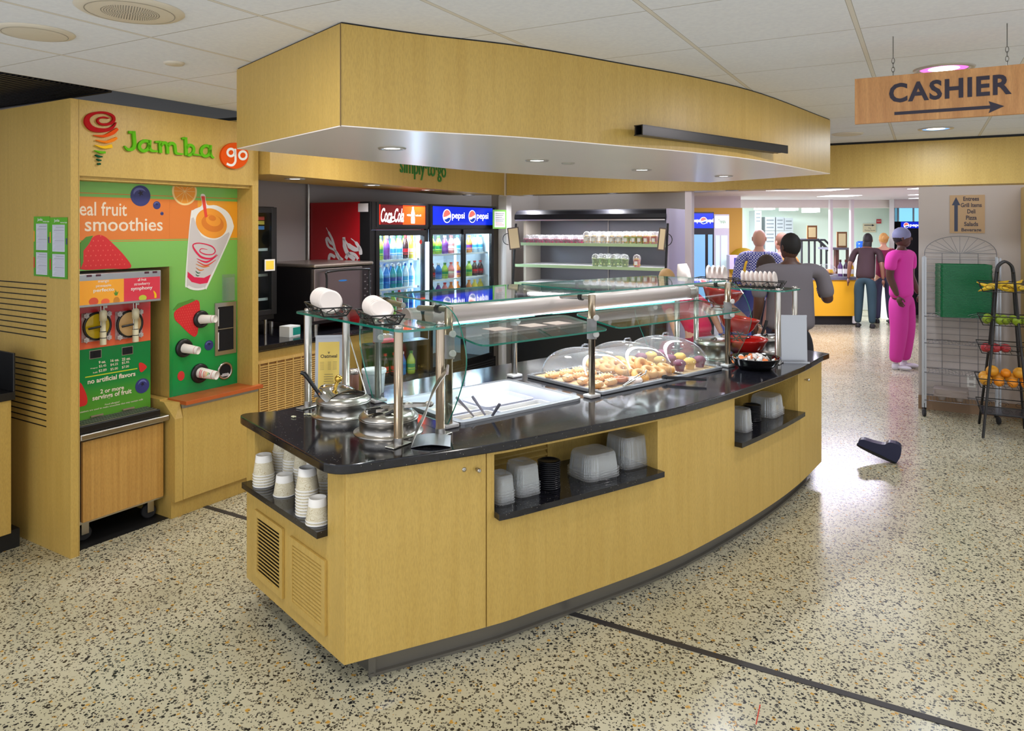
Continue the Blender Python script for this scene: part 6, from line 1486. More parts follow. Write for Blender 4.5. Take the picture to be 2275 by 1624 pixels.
for x in (.0,RW*.25,RW*.5,RW*.75,RW): g_.tube([(x,RD,.14),(x,RD,1.50)],.003,5)
g_.build('back_grid', WIRE, rk)
m = MB(); arc = lambda r: [(RW/2+r*math.cos(a),RD,1.50+.16*r/(RW/2)*math.sin(a)) for a in [math.pi*k/16 for k in range(17)]]
m.tube(arc(RW/2),.003,6); m.tube([(0,RD,1.50),(RW,RD,1.50)],.003,6)
for k in range(1,12): a = math.pi*k/12; m.tube([(RW/2+.05*math.cos(a),RD,1.50),(RW/2+RW/2*.97*math.cos(a),RD,1.50+.155*math.sin(a))],.002,5)
m.build('arched_top', WIRE, rk)
for z_ in (.925,.68,.41,.155):
    m = MB(); m.tube([(0,-.02,z_),(RW,-.02,z_),(RW,RD-.01,z_),(0,RD-.01,z_)],.003,6,True)
    for k in range(22): x = RW*(k+.5)/22; m.tube([(x,-.02,z_),(x,RD-.01,z_)],.0015,4)
    if z_ > .3:
        for c_ in (RW*.26,RW*.76):
            for r_ in (.10,.07,.04): m.tube([(c_+r_*1.2*math.cos(a),-.02,z_+.045*r_/.10*math.sin(a)) for a in [math.pi*k/10 for k in range(11)]],.0018,5)
    m.build('wire_shelf', WIRE, rk)
GT = mat('green tray',(0,104,60),.4); tr = None
for k in range(40):
    if tr is None:
        m = MB(); o1 = rrect(-.205,.205,-.14,.12,.03); o2 = rrect(-.20,.20,-.135,.115,.028); nn=len(o1)
        m.add([(x,y,.002) for x,y in o1]+[(x,y,.0118) for x,y in o1]+[(x,y,.0118) for x,y in o2]+[(x,y,.002) for x,y in o2],[(i+j*nn,(i+1)%nn+j*nn,nn*(j+1)+(i+1)%nn,nn*(j+1)+i) for j in range(3) for i in range(nn)]); m.add([(x,y,.002) for x,y in o2],[list(range(nn))]); tr = c = m.build('serving_tray', GT)
    else: c = tr.copy(); COL.objects.link(c)
    c.location = (*g2w(RX+.305+random.uniform(-.002,.002),RY+.115),.928+k*.0119); c.rotation_euler = (0,0,GA+.18); tag(c,'green serving tray, level %d of the stack on the wire rack' % (k+1),'tray','green trays on the rack')
PULP = mat('grey pulp',(150,138,132),.9); cc = None
for k in range(6):
    if cc is None:
        m = MB()
        for x in (-.07,.07):
            for y in (-.05,.05): m.lathe([(.022,0),(.03,.015),(.042,.05)],(x,y,0),14,caps=False)
        o1 = rrect(-.135,.135,-.10,.10,.03); m.prism(o1,.036,.052); cc = c = m.build('drink_carrier', PULP)
    else: c = cc.copy(); COL.objects.link(c)
    c.location = (*g2w(RX+.21+random.uniform(-.005,.005),RY+.11),.159+k*.010); c.rotation_euler = (0,0,GA+random.uniform(-.04,.04)); tag(c,'grey pulp drink carrier, level %d of the stack at the rack bottom' % (k+1),'drink carrier','drink carriers')
# menu direction sign
frW = (*g2w(rw[0],rw[1]), GA); W2 = lambda px, py: onp(frW, 0, px, py)
x0,z1 = W2(2110,434); x1,_ = W2(2188,434); z0 = W2(2149,518)[1]
ms = thing('direction_sign','beige paper sign with a blue-grey up arrow listing Entrees to Beverage','sign',(frW[0],frW[1],0),GA)
pn_ = MB().box(x0,x1,-.004,-.001,z0,z1).build('paper', mat('mottled beige paper',(196,164,128),.7), ms)
xa = W2(2124,470)[0]; zt = W2(2124,438)[1]; zb = W2(2124,514)[1]; zz = W2(2124,456)[1]; AR = mat('arrow slate',(58,66,92),.5)
MB().prismy([(xa-.014,zb),(xa+.014,zb),(xa+.014,zz),(xa+.034,zz),(xa,zt),(xa-.034,zz),(xa-.014,zz)],-.0052,-.004).build('arrow', AR, ms)
INK2 = mat('sign text slate',(62,58,74),.5)
for s,a,b,y in (('Entrees',2140,2175,441.5),('Grill Items',2134.5,2181,455.5),('Deli',2149,2167,469.5),('Pizza',2146,2170,483.5),('Salads',2142,2173,497.5),('Beverage',2136,2180,511.5)): ft(ms, frW, 0, s, a, b, y, 9.5, INK2, .002, lift=.0048)
oz = W2(2158,847); t = thing('wall_outlet','white double wall outlet low behind the wire rack','outlet',(frW[0],frW[1],0),GA)
MB().box(oz[0]-.035,oz[0]+.035,-.006,-.0005,oz[1]-.057,oz[1]+.057).build('cover', WHT, t, bev=.002)
for dz in (-.028,.028): MB().box(oz[0]-.018,oz[0]+.018,-.0075,-.006,oz[1]+dz-.014,oz[1]+dz+.014).build('socket', mat('socket grey',(190,184,180),.4), t)
# fruit stand
SX, SY = w2g(4.14,6.20)
fs_ = gthing('fruit_stand','black metal A-frame stand with five wire fruit baskets','fruit stand',SX,SY)
for s in (-1,1):
    P = [(-.17,s*.25,.012),(-.10,s*.13,.75),(-.058,s*.055,1.36),(-.045,s*.052,1.42),(-.0,s*.05,1.455),(.045,s*.052,1.42),(.058,s*.055,1.36),(.10,s*.13,.75),(.16,s*.25,.012)]
    MB().tube(cr(P[:1],1)+P[:3]+cr(P[2:7],4)+P[6:],.0105,8).build('arch_frame', BLKI, fs_)
def fbasket(z, hx, hy, h=.075):
    m = MB(); T_ = [(-hx,-hy,z+h),(hx,-hy,z+h),(hx,hy,z+h),(-hx,hy,z+h)]; B_ = [(-hx*.85,-hy*.8,z),(hx*.85,-hy*.8,z),(hx*.85,hy*.8,z),(-hx*.85,hy*.8,z)]
    m.tube(T_,.004,6,True).tube(B_,.0035,6,True)
    for a,b in zip(T_,B_): m.tube([a,b],.0035,6)
    for k in range(9): x = -hx*.85+hx*1.7*k/8; m.tube([(x,-hy*.8,z),(x,hy*.8,z)],.002,4)
    for s in (-1,1):
        for q in (-.5,0,.5):
            pts = [(q*hx*1.2+hx*.20*math.cos(a)*(1-a/14),s*(hy*.9),z+h*.5+h*.32*math.sin(a)*(1-a/14)) for a in [k*.5 for k in range(18)]]; m.tube(pts,.0018,4)
    b = m.build('wire_basket', BLKI, fs_); return b
LV = ((1.205,.19,.12),(.925,.19,.13),(.69,.20,.14),(.405,.21,.16),(.185,.20,.17))
for z,hx,hy in LV: fbasket(z,hx,hy)
MB().box(-.17,.17,-.13,.13,.188,.196).build('film_liner', mat('dark film',(50,50,56),.2), fs_)
FR = {}
def fruit(kind, x, y, z, label, rot=(0,0,0)):
    if kind not in FR:
        if kind == 'banana':
            P = [(.10*math.cos(a),0,.10*math.sin(a)-.085) for a in [math.radians(30+k*12) for k in range(11)]]; m = MB().tube(P,[.004,.009,.014,.017,.018,.018,.017,.015,.011,.006,.004],8); mm = mat('banana yellow',(226,184,36),.5)
        elif kind == 'pear': m = MB().lathe([(0,0),(.022,.004),(.034,.025),(.032,.045),(.018,.066),(.012,.078),(0,.084)],seg=16); mm = mat('pear green',(136,160,40),.45)
        elif kind == 'apple': m = MB().lathe([(.006,.006),(.020,0),(.034,.014),(.038,.036),(.030,.060),(.014,.068),(.0,.060)],seg=18); mm = mat('apple red',(176,50,56),.35)
        elif kind == 'grapefruit': m = MB().ball(.048,(0,0,.046),(1,1,.95),16); mm = mat('grapefruit yellow',(222,156,40),.45)
        else: m = MB().ball(.038,(0,0,.037),(1,1,.95),16); mm = mat('orange skin',(236,144,24),.45)
        FR[kind] = c = m.build(kind, mm)
    else: c = FR[kind].copy(); COL.objects.link(c)
    c.location = (*g2w(SX+x,SY+y),z); c.rotation_euler = (rot[0],rot[1],GA+rot[2]); tag(c,label,kind,{'banana':'bananas in the top basket','pear':'pears in the second basket','apple':'apples in the third basket','grapefruit':'citrus in the fourth basket','orange':'citrus in the fourth basket'}[kind])
rr = random.Random(4); cw = ('far left','left','centre','right','far right')
for j in range(2):
    for k in range(5): fruit('banana',-.11+k*.055,-.0+j*.05,1.228+.022*(k%2)+.012*j,'yellow banana, %s of the %s row in the top fruit basket' % (cw[k],('front','back')[j]),(math.pi/2+rr.uniform(-.35,.35),rr.uniform(-.4,.4),rr.uniform(-.6,.6)))
for j in range(2):
    for k in range(5): fruit('pear',-.12+k*.062,-.05+j*.085,.955+.01*j,'green pear, %s of the %s row in the second fruit basket' % (cw[k],('front','back')[j]),(1.2,rr.uniform(-1,1),rr.uniform(-.6,.6)))
for k in range(3): fruit('apple',-.14+k*.072,-.05+.02*k,.695,'red apple, %s of the three in the third fruit basket' % ('left','middle','right')[k])
for j in range(2):
    for k in range(4): fruit('grapefruit' if (j,k) in ((1,0),(1,1),(1,2),(0,0)) else 'orange',-.14+k*.094,-.07+j*.105,.413+.012*j,'round orange-yellow citrus, %s of the %s row in the fourth fruit basket' % (('far left','centre left','centre right','far right')[k],('front','back')[j]))
for k in range(3): fruit('grapefruit' if k!=1 else 'orange',-.09+k*.095,-.01,.485,'yellow citrus heaped on top of the fourth basket, %s one' % ('left','middle','right')[k])
# ------------------------------------------------ corridor and far kitchen
def bx(name, label, cat, px0, px1, py0, py1, Y, D, m, group=None, parent=None, z0=None):
    a = aty(px0,py0,Y); b = aty(px1,py1,Y); zb = b[2] if z0 is None else z0
    if parent is not None: return MB().box(a[0]-parent.location.x,b[0]-parent.location.x,Y-parent.location.y,Y-parent.location.y+D,zb,a[2]).build(name, m, parent)
    o = MB().box(a[0],b[0],Y,Y+D,zb,a[2]).build(name, m); return tag(o,label,cat,group)
def T0(name, label, cat, px, Y, group=None): a = aty(px,500,Y); return thing(name,label,cat,(a[0],a[1],0),0,group)
for (pa,pb,py,nm) in ((1712,1872,421,'nearest'),(1826,1902,435,'second')):
    Y = FPX*(CZ-2.25)/(py-HY); a = aty(pa,py,Y); b = aty(pb,py,Y)
    t = thing('troffer_light',nm+' rectangular light panel in the corridor ceiling','ceiling light',((a[0]+b[0])/2,Y,2.249)); w_ = (b[0]-a[0])/2
    MB().box(-w_,w_,-.3,.3,-.002,0).build('frame', WHT, t); MB().box(-w_+.03,w_-.03,-.27,.27,-.004,-.002).build('diffuser', mat('troffer glow',(255,252,255),emit=4), t)
for k,(py,nm) in enumerate(((418,'nearest'),(432,'second'),(440,'third'),(452,'farthest'))):
    Y = FPX*(CZ-2.25)/(py-HY); a = aty(2026,py,Y); t = thing('troffer_light',nm+' light panel in the row above the far corridor window','ceiling light',(a[0]+.35,Y,2.249))
    MB().box(-.35,.35,-.2,.2,-.002,0).build('frame', WHT, t); MB().box(-.32,.32,-.17,.17,-.004,-.002).build('diffuser', mat('troffer glow',(255,252,255),emit=4), t)
for k,(pa,pb,py) in enumerate(((1682,1714,460),(1739,1765,462),(1790,1812,466))):
    Y = 16.3; a = aty(pa,py-6,Y); b = aty(pb,py+6,Y); t = thing('kitchen_light',('left','middle','right')[k]+' glowing ceiling fixture over the far kitchen','ceiling light',((a[0]+b[0])/2,Y,b[2])); w_ = (b[0]-a[0])/2
    MB().box(-w_,w_,-.25,.25,a[2]-b[2],2.25-b[2]).build('housing', WHT, t); MB().box(-w_*.95,w_*.95,-.24,.24,0,a[2]-b[2]-.001).build('diffuser', mat('kitchen glow',(240,255,250),emit=4), t)
# far coolers
t = T0('blue_header_cooler','corridor drinks cooler with blue lit header beside the white headed one','cooler',1535,10.5)
bx('cabinet','','',1527,1586,471,700,10.5,.7,PBODY,parent=t,z0=.0); a=bx('lit_header','','',1531,1585,474,507,10.49,.008,PBL,parent=t)
fr0 = (t.location.x, t.location.y, 0.0)
ft(a,fr0,-.01,'pepsi',1540,1557,491,11,LW,.002,lift=.002); ft(a,fr0,-.01,'pepsi',1570,1585,491,11,LW,.002,lift=.002); globe(a,onp(fr0,-.01,1563,490),.045,-.01)
bx('glass_door','','',1537,1583,521,700,10.493,.006,mat('lit door',(120,170,210),.15,emit=.5),parent=t); bx('door_mullion','','',1567,1573,521,700,10.488,.004,BLKP,parent=t); bx('door_strip','','',1537,1541,521,700,10.488,.004,mat('strip light',(225,236,255),.3,emit=6),parent=t)
t = T0('white_header_cooler','corridor drinks cooler with a white lit header beside the yellow wall','cooler',1588,10.5)
bx('cabinet','','',1586.5,1620,476,700,10.5,.7,mat('silver cooler',(196,192,200),.4),parent=t,z0=.0); a=bx('lit_header','','',1589,1619,480,507,10.49,.008,mat('lit white header',(250,252,250),.3,emit=.9),parent=t)
fr1 = (t.location.x,t.location.y,0.0); ft(a,fr1,-.01,'Tropicana',1596,1612,493,11,GRNL,.002,lift=.002)
for p0,p1 in ((1590,1599),(1602,1616)): bx('glass_door','','',p0,p1,523,700,10.493,.006,mat('lit door pale',(190,214,214),.15,emit=.5),parent=t)
t = T0('wall_dispenser','white dispenser box with a blue mark fixed by the white header cooler','dispenser',1617,10.25); bx('housing','','',1621,1641,567,598,10.25,.15,mat('lilac white',(206,196,216),.5),parent=t); bx('blue_mark','','',1631,1638,573,588,10.248,.002,mat('dull blue',(60,60,150),.5),parent=t)
a = aty(1661,585,11.5); tag(MB().lathe([(0,0),(.24,0),(.24,.02),(0,.02)],seg=36,axis=(0,-1,0)).build('round_yellow_sign', mat('dark yellow disc',(196,160,20),.5), loc=(a[0]-.05,11.575,a[2])),'large round dark yellow disc on the yellow wall','sign')
# serving counter
t = T0('serving_counter','yellow fronted serving counter on casters in the far corridor','counter',1700,13.1); xl = aty(1640,700,13.1)[0]-t.location.x; xr = aty(1908,700,13.1)[0]-t.location.x
MB().box(xl,xr,0,.02,.16,.80).build('yellow_front', mat('counter yellow',(236,176,30),.5), t); MB().box(xl,xr,.021,.9,.16,.80).build('body', MAPLE, t); MB().box(xl,xr+.03,-.03,.95,.801,.85).build('steel_top', mat('slate counter top',(110,112,130),.3,.3), t); MB().box(xl+.05,xr-.03,.05,.8,.0,.159).build('black_base', BLK, t)
MB().box(xr-.1,xr-.05,.0,.04,.03,.16).build('white_bracket', WHT, t)
for k,(pa,pb,y0,col,cap,lab) in enumerate(((1867,1877.5,577,(90,60,110),(60,30,30),'purple bottle, left of the three on the serving counter'),(1879.5,1890.5,577,(60,40,60),(90,30,30),'dark sauce bottle, middle of the three on the serving counter'),(1891,1902,579,(226,176,20),(70,40,30),'yellow mustard bottle, right of the three on the serving counter'))):
    a = aty((pa+pb)/2,614,13.25); r = (pb-pa)/2*13.25/FPX; h = (614-y0)*13.25/FPX; m = MB().lathe([(r,0),(r,h*.6),(r*.4,h*.78),(r*.4,h)],seg=16); m.lathe([(r*1.02,h*.15),(r*1.02,h*.45)],seg=16,mi=1,caps=False); m.lathe([(r*.5,h*.85),(r*.5,h*1.0)],seg=12,mi=2)
    tag(m.build('sauce_bottle',[mat('sauce%d'%k,col,.3),WPR,mat('sauce cap%d'%k,cap,.4)],loc=(a[0],13.35,.8505)),lab,'bottle','sauce bottles')
a = aty(1842,600,13.3); t = thing('bread_bag','clear bag of rolls and yellow packets on the serving counter','bag',(a[0],13.45,.8505)); MB().ball(.17,(0,0,.11),(1.15,.8,.65),14).build('bag', ACRYL, t)
for k in range(5): MB().ball(.06,(-.10+k*.05,.0,.055+.03*(k%2)),(1,.8,.7),10).build('roll', mat('roll crust',(226,170,120),.6), t)
MB().box(.03,.09,-.10,-.08,.06,.12).build('yellow_packet', YL, t)
# rail, notices, table, posts
t = T0('stair_rail','black metal handrail with sloping bars behind the serving counter','handrail',1800,15.0); X0 = t.location.x; Pz = lambda px,py: (aty(px,py,15.0)[0]-X0,0,aty(px,py,15.0)[2])
BR = mat('rail dark',(44,44,54),.4)
MB().tube([Pz(1775,533),Pz(1818,533),Pz(1841,556)],.03,8).build('top_rail', BR, t); MB().tube([Pz(1822,533),Pz(1832,533),Pz(1845,546)],.022,8).build('far_rail', BR, t)
for px,py in ((1781,533),(1797,533),(1810,533),(1824,541),(1836,552)): p = Pz(px,py); MB().tube([p,(p[0],0,0)],.022,8).build('baluster', BR, t)
for k,(pa,pb,ya,yb,Y,lab) in enumerate(((1793.5,1815.5,501,531,14.8,'wood framed notice standing on the black handrail'),(1860,1882,515,550,14.5,'wood framed notice standing on the small raised table'))):
    t = T0('framed_notice',lab,'framed notice',(pa+pb)/2,Y,None); bx('frame','','',pa,pb,ya,yb,Y,.03,mat('notice wood',(120,76,40),.5),parent=t); bx('paper','','',pa+3,pb-3,ya+4,yb-4,Y-.003,.003,mat('parchment',(226,206,160),.6),parent=t)
t = T0('raised_table','small dark raised table holding a framed notice','table',1866,14.5); bx('table_top','','',1841,1893,550.5,555,14.35,.5,mat('table grey',(90,88,104),.4),parent=t); 
for px in (1861,1888): bx('leg','','',px-4,px+3,555.2,640,14.5,.1,mat('dark red wood',(90,50,46),.5),parent=t,z0=0)
for k,(pa,pb,lab) in enumerate(((1844.5,1850.5,'left slim white post above the serving counter'),(1890.5,1897.5,'right slim white post above the serving counter'))): bx('white_post',lab,'post',pa,pb,432,600,13.7,.08,mat('post white',(226,216,222),.5),z0=0)
t = T0('exit_sign','small red sign high on the far kitchen wall','sign',1953,17.18); a=bx('panel','','',1948,1958,487,496.5,17.17,.02,mat('exit red',(190,40,56),.5),parent=t); frx=(t.location.x,17.18,0.0); ft(a,frx,-.01,'EXIT',1949,1957,491.5,3,WPR,0)
t = T0('dining_room_sign','small beige sign with an arrow saying To Dining Room','sign',1932,17.18); a=bx('panel','','',1918,1946,497,516,17.17,.02,mat('sign beige',(222,206,180),.6),parent=t); ft(a,(t.location.x,17.18,0.0),-.01,'To',1929,1935,507,3,INK,0); ft(a,(t.location.x,17.18,0.0),-.01,'Dining Room',1921,1944,512,3.5,INK,0)
q = onp((t.location.x,17.18,0.0),-.01,1920,500.5); q2 = onp((t.location.x,17.18,0.0),-.01,1943,500.5); MB().prismy([(q[0],q[1]-.008),(q2[0]-.06,q[1]-.008),(q2[0]-.06,q[1]-.025),(q2[0],q[1]),(q2[0]-.06,q[1]+.025),(q2[0]-.06,q[1]+.008),(q[0],q[1]+.008)],-.016,-.0105).build('arrow',INK,a)
a = aty(1914,600,15.5); t = thing('water_cooler','white water cooler topped with a blue bottle by the far wall','water cooler',(a[0],15.5,0)); r=.105; zt=aty(1914,562,15.5)[2]; MB().box(-r,r,-r,r,0,zt).build('cabinet', mat('white appliance',(222,228,228),.4), t, bev=.01); MB().lathe([(r*.5,zt+.001),(r,zt+.04),(r,zt+.12),(r*.93,zt+.13),(r,zt+.14),(r,zt+.23),(r*.6,zt+.25),(0,zt+.25)],seg=24).build('blue_bottle', mat('water blue',(30,90,200),.2), t)
# kitchen equipment
SG = mat('kitchen steel',(168,176,184),.35,.5); SG2 = mat('kitchen shade',(110,118,126),.4,.4)
for k,(pa,pb,ya,yb,nm) in enumerate(((1677,1692,468,560,'tall narrow'),(1700,1722,482,512,'upper middle'),(1724,1742,482,512,'upper right'),(1743,1762,484,512,'far upper right'),(1700,1722,513,560,'lower middle'),(1724,1762,513,560,'lower right'))):
    t = T0('equipment_cabinet',nm+' grey steel cabinet in the far left kitchen','cabinet',pa,16.4); bx('cabinet_body','','',pa,pb,ya,yb,16.4,.4,SG,parent=t,z0=0 if yb==560 else None)
    for j in range(3): bx('vent_slot','','',pa+3,pb-3,ya+6+j*8,ya+8.5+j*8,16.396,.004,SG2,parent=t)
# far window with drinks machine
t = T0('window_glazing','bright blue window at the corridor end above the drinks machine','window',2020,16.8); bx('pane','','',1998,2080,458,500,16.8,.02,mat('daylight blue',(130,200,236),.3,emit=1.1),parent=t)
for px in (1996,2030): bx('frame_bar','','',px-1.5,px+1.5,456,500,16.77,.03,mat('frame grey',(170,172,172),.5),parent=t)
t = T0('corridor_drinks_machine','dark drinks machine with blue lit header behind the person in pink','drinks machine',2010,14.6); bx('cabinet','','',2001,2056,492,640,14.6,.4,PBODY,parent=t,z0=0); a=bx('lit_header','','',2002,2055,493,507,14.59,.008,PBL,parent=t); f3=(t.location.x,14.6,0.0); ft(a,f3,-.01,'pepsi',2021,2047,501,8,LW,.002,lift=.002); globe(a,onp(f3,-.01,2013.5,500.5),.048,-.01)
t = T0('corridor_shelf','white and dark shelving beside the person in pink','shelf',1985,13.8)
for j in range(4): bx('shelf_board','','',1976,2000,640+j*20,650+j*20,13.8,.3,WHT if j%2 else mat('shelf blue',(60,70,120),.5),parent=t)
bx('shelf_side','','',1974,1976,600,725,13.8,.3,WHT,parent=t,z0=0)
# ------------------------------------------------ people
SK = {'brown':(120,78,58),'dark':(86,56,44),'pale':(214,160,136),'tan':(190,136,110)}
def skinmesh(name, pts, edges, m, parent, root=0, sub=2):
    me = bpy.data.meshes.new(name); me.from_pydata([p[0] for p in pts], edges, []); me.update(); me.materials.append(m)
    o = bpy.data.objects.new(name, me); COL.objects.link(o); o.parent = parent
    k = o.modifiers.new('skin','SKIN'); k.use_smooth_shade = True; k.branch_smoothing = .3
    if not me.skin_vertices: me.skin_vertices.new() if hasattr(me.skin_vertices,'new') else None
    for i,p in enumerate(pts):
        sv = me.skin_vertices[0].data[i]; r = p[1]; sv.radius = r if isinstance(r,tuple) else (r,r); sv.use_root = (i == root)
    s = o.modifiers.new('sub','SUBSURF'); s.levels = sub; s.render_levels = sub; return o
def person(label, loc, rz, H=1.75, skin='brown', top=(120,116,120), bottom=(30,30,36), hair=(20,16,16), hairstyle='short', lean=0, arms=None, legs=None, sleeve=.9, cap=None, topname='shirt', headturn=0, wide=1.0, plaid=False):
    s = H/1.75; t = thing('person', label, 'person', loc, rz); SKM = mat('skin '+skin, SK[skin], .5); TM = mat('cloth %d %d %d'%top, top, .8)
    if plaid and not TM.get('pl'):
        TM['pl'] = 1; ck_ = N(TM,'ShaderNodeTexChecker'); ck_.inputs['Scale'].default_value = 60; L(TM, coords(TM,(1,1,1)), ck_.inputs[0]); ck_.inputs[1].default_value = lin(top); ck_.inputs[2].default_value = lin((200,200,226)); L(TM, ck_.outputs[0], bs(TM).inputs['Base Color'])
    BM = mat('cloth %d %d %d'%bottom, bottom, .8)
    R = Matrix.Rotation(lean,4,'X'); pv = Vector((0,0,.95))
    def U(p): v = R @ (Vector(p)-pv) + pv; return tuple(v*s)      # upper body leans about the hips
    def Lw(p): return tuple(Vector(p)*s)
    a = arms or {}; shl = {}
    for sd,sg in (('l',-1),('r',1)):
        el, wr = a.get(sd, ((sg*.27,.02,1.14),(sg*.29,-.06,.90)))
        shl[sd] = (U((sg*.185*wide,0,1.42)), U(el), U(wr))
    W_ = wide
    core = [(Lw((0,0,.94)),(.13*s*W_,.10*s)),(U((0,0,1.10)),(.125*s*W_,.095*s)),(U((0,0,1.30)),(.145*s*W_,.10*s)),(U((0,0,1.43)),(.09*s,.075*s)),(U((0,0,1.50)),.052*s),(U((0,-.005,1.58)),.055*s)]
    E_ = [(0,1),(1,2),(2,3),(3,4),(4,5)]; P = list(core)
    for sd in 'lr':
        A,B,Cc = shl[sd]; n0 = len(P); aw = W_**.5; P += [(A,.055*s*aw),(tuple((Vector(A)+Vector(B))/2),.046*s*aw),(B,.040*s*aw),(tuple((Vector(B)+Vector(Cc))/2),.036*s*aw),(Cc,.026*s)]; E_ += [(3,n0),(n0,n0+1),(n0+1,n0+2),(n0+2,n0+3),(n0+3,n0+4)]
    lg = legs or {'l':((-.10,0,.88),(-.11,-.02,.50),(-.12,.02,.09)),'r':((.10,0,.88),(.11,-.02,.50),(.12,.02,.09))}
    for sd in 'lr':
        A,B,Cc = [Lw(q) for q in lg[sd]]; n0 = len(P); P += [(A,.080*s),(B,.052*s),(Cc,.034*s)]; E_ += [(0,n0),(n0,n0+1),(n0+1,n0+2)]
    skinmesh('body', P, E_, SKM, t)
    # clothing follows the same bones, a little fuller
    P = [(Lw((0,0,.86)),(.165*s*W_,.125*s)),(U((0,0,.98)),(.160*s*W_,.125*s)),(U((0,0,1.12)),(.155*s*W_,.12*s)),(U((0,0,1.30)),(.165*s*W_,.12*s)),(U((0,0,1.43)),(.10*s,.085*s)),(U((0,0,1.475)),(.062*s,.06*s))]; E_ = [(i,i+1) for i in range(5)]
    for sd in 'lr':
        A,B,Cc = [Vector(q) for q in shl[sd]]; n0 = len(P); P.append((tuple(A),.064*s*W_**.5)); E_.append((4,n0))
        if sleeve <= 1: P.append((tuple(A.lerp(B,sleeve)),.060*s*W_**.5)); E_.append((n0,n0+1))
        else: P += [(tuple(B),.054*s),(tuple(B.lerp(Cc,sleeve-1)),.040*s)]; E_ += [(n0,n0+1),(n0+1,n0+2)]
    skinmesh(topname, P, E_, TM, t)
    P = [(Lw((0,0,.97)),(.155*s*W_,.115*s)),(Lw((0,0,.88)),(.15*s*W_,.12*s))]; E_ = [(0,1)]
    for sd in 'lr':
        A,B,Cc = [Lw(q) for q in lg[sd]]; gw = W_**.8; n0 = len(P); P += [(A,.098*s*gw),(B,.078*s*gw),(tuple(Vector(B).lerp(Vector(Cc),.6)),.068*s*gw),(tuple(Vector(Cc)+Vector((0,0,-.01))),.053*s*gw)]; E_ += [(1,n0),(n0,n0+1),(n0+1,n0+2),(n0+2,n0+3)]
    skinmesh('trousers', P, E_, BM, t)
    for sd in 'lr':
        Cc = Vector(Lw(lg[sd][2])); z0 = Cc.z-.089*s
        m = MB(); m.lathe([(.038*s,0),(.045*s,.012),(.043*s,.04),(.034*s,.075)],(Cc.x,Cc.y,z0+.001),16); m.ball(.048*s,(Cc.x,Cc.y-.10*s,z0+.032*s),(.85,1.9,.62),14); m.build('shoe', mat('shoe %d'%(1 if top[0]>200 else 0),(206,206,214) if top[0]>200 else (30,30,34),.5), t)
    # hands with five fingers
    for sd,sg in (('l',-1),('r',1)):
        A,B,Cc = [Vector(q) for q in shl[sd]]; d = (Cc-B).normalized(); sdv = d.cross(Vector((sg,0,.2))).normalized(); m = MB()
        m.ball(.036*s,Cc+d*.045*s,(.75,.95,1.25),12)
        for k,(off_,ln_) in enumerate(((-.024,.062),(-.008,.074),(.008,.070),(.023,.055))):
            p0 = Cc+d*.075*s+sdv*off_*s; m.tube([p0,p0+d*ln_*.5*s,p0+d*ln_*.85*s+Vector((0,-.012,0))*s],[.0095*s,.0085*s,.006*s],8)
        p0 = Cc+d*.03*s-sdv*.030*s; m.tube([p0,p0+d*.03*s-sdv*.02*s,p0+d*.058*s-sdv*.022*s],[.011*s,.010*s,.007*s],8); m.build('hand', SKM, t)
    hc = Vector(U((0,-.012,1.635))); Hm = Matrix.Translation(hc) @ Matrix.Rotation(headturn,4,'Z') @ Matrix.Rotation(lean*.5,4,'X')
    m = MB(); m.M = Hm; m.ball(.1*s,(0,0,0),(.77,.96,1.16),20); m.ball(.06*s,(0,-.03*s,-.055*s),(.9,1,1),14); m.ball(.015*s,(0,-.098*s,-.008*s),(.8,1.1,1.5),10)
    for g in (-1,1): m.ball(.02*s,(g*.079*s,.005*s,-.005*s),(.35,.8,1.4),10)
    hd_ = m.build('head', SKM, t)
    e = MB(); e.M = Hm
    for g in (-1,1): e.ball(.009*s,(g*.030*s,-.088*s,.016*s),(1,.5,.6),8)
    e.build('eyes', mat('eye dark',(30,22,20),.3), hd_)
    e = MB(); e.M = Hm; e.ball(.016*s,(0,-.088*s,-.052*s),(1.4,.4,.35),8).build('mouth', mat('lips',(130,66,62),.5), hd_)
    if hairstyle != 'bald':
        h = MB(); h.M = Hm; HM = mat('hair %d'%hair[0], hair, .7)
        h.ball(.104*s,(0,.014*s,.020*s),(.80,.95,1.08),18)
        if hairstyle == 'long': h.ball(.09*s,(0,.05*s,-.09*s),(.9,.5,1.3),14)
        if hairstyle == 'bun': h.ball(.055*s,(0,.09*s,.03*s),(1,1,1),14); [h.ball(.03*s,(random.uniform(-.07,.07)*s,random.uniform(.0,.09)*s,random.uniform(.0,.11)*s),(1,1,1),8) for _ in range(10)]
        h.build('hair', HM, t)
    if cap: h = MB(); h.M = Hm; h.ball(.108*s,(0,.010*s,.035*s),(.82,1.0,.95),18); h.build('hair_net', mat('hair net',cap,.5,alpha=.6), t)
    return t
gp = person('person in a grey shirt seen from behind, standing past the right end of the island',(2.42,6.42,0),math.pi,1.68,'dark',(112,106,112),(24,22,28),sleeve=.95,arms={'l':((-.34,.02,1.15),(-.345,-.12,1.19)),'r':((.29,.02,1.14),(.27,-.12,.92))},wide=1.5,headturn=.3)
hx = aty(1838,652,6.64); t = thing('deli_cup','clear deli cup held out at the right side of the person in grey','cup',(hx[0],6.66,hx[2]-.05)); MB().lathe([(.040,0),(.052,.09),(.055,.094),(0,.094)],seg=24).build('cup', PLAST, t)
person('person in magenta pink scrubs with a hair net, standing half behind the right wall',(4.80,9.10,0),math.radians(40),1.72,'dark',(224,60,170),(206,56,156),hair=(30,24,24),cap=(170,180,220),topname='scrub_top',sleeve=.75,wide=1.5,headturn=.5,arms={'l':((-.27,.03,1.16),(-.25,-.06,.92)),'r':((.27,.0,1.15),(.27,-.1,.92))})
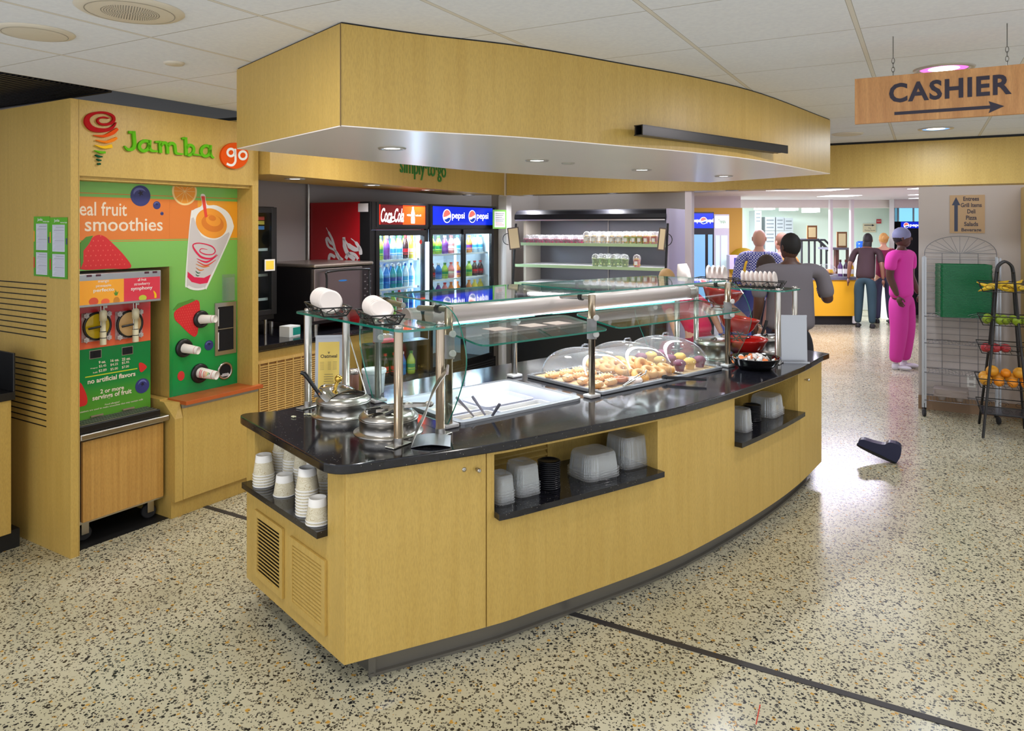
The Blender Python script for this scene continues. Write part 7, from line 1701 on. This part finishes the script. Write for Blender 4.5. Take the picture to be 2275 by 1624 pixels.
person('person with curly blonde hair in a maroon top, back turned in the far corridor',(6.72,13.35,0),math.pi*.95,1.62,'pale',(126,20,66),(60,60,90),hair=(206,150,84),hairstyle='bun',sleeve=.8)
person('person with dark hair and dark teal jeans leaning forward by the serving counter',(6.10,12.75,0),math.pi*.8,1.66,'brown',(52,30,34),(36,62,72),hair=(24,16,16),hairstyle='long',lean=.35,sleeve=.9,wide=1.1)
person('bald person in a blue checked shirt standing beyond the right basket shelf',(2.93,8.75,0),math.pi*.9,1.72,'pale',(36,44,150),(40,40,60),hairstyle='bald',plaid=True,sleeve=1.6,wide=1.1)
person('person in a yellow orange shirt between the bald person and the one in grey',(3.42,9.35,0),math.pi*1.1,1.66,'pale',(226,160,80),(60,50,60),hair=(120,84,60),sleeve=.9)
person('person in blue scrubs bending over behind the right end of the island',(2.17,7.20,0),math.pi*.12,1.66,'pale',(84,96,190),(70,90,180),hair=(60,44,36),lean=.75,sleeve=.8,topname='scrub_top',arms={'l':((-.28,-.10,1.22),(-.12,-.32,1.18)),'r':((.28,-.06,1.18),(.20,-.24,1.0))})
person('person in a bright red pink top leaning over beside the fruit cup case',(1.68,6.60,0),math.pi*1.15,1.55,'pale',(214,30,84),(160,30,60),hair=(176,140,92),lean=.85,sleeve=.9)
X,Y = 2.73,5.52
t = thing('shoe','dark blue shoe caught mid step on the floor right of the island','shoe',(X,Y,.0),math.radians(60))
RS = Matrix.Translation((0,0,.062)) @ Matrix.Rotation(math.radians(20),4,'X') @ Matrix.Rotation(math.radians(-90),4,'Z')
sp = cr([(-.135,.0,.0),(-.14,.03,.0),(-.115,.055,.0),(-.05,.065,.0),(.02,.085,.0),(.05,.12,.0),(.12,.125,.0),(.145,.06,.0),(.14,.0,.0)],4)
m = MB(); m.M = RS; m.prismy([(-p[0]*-1,p[1]) for p in sp],-.04,.04); m.build('upper', mat('navy shoe',(18,22,60),.4), t, bev=.022)
m = MB(); m.M = RS; m.prism(ell(0,0,.143,.046,28),-.018,.002); m.build('sole', BLK, t)
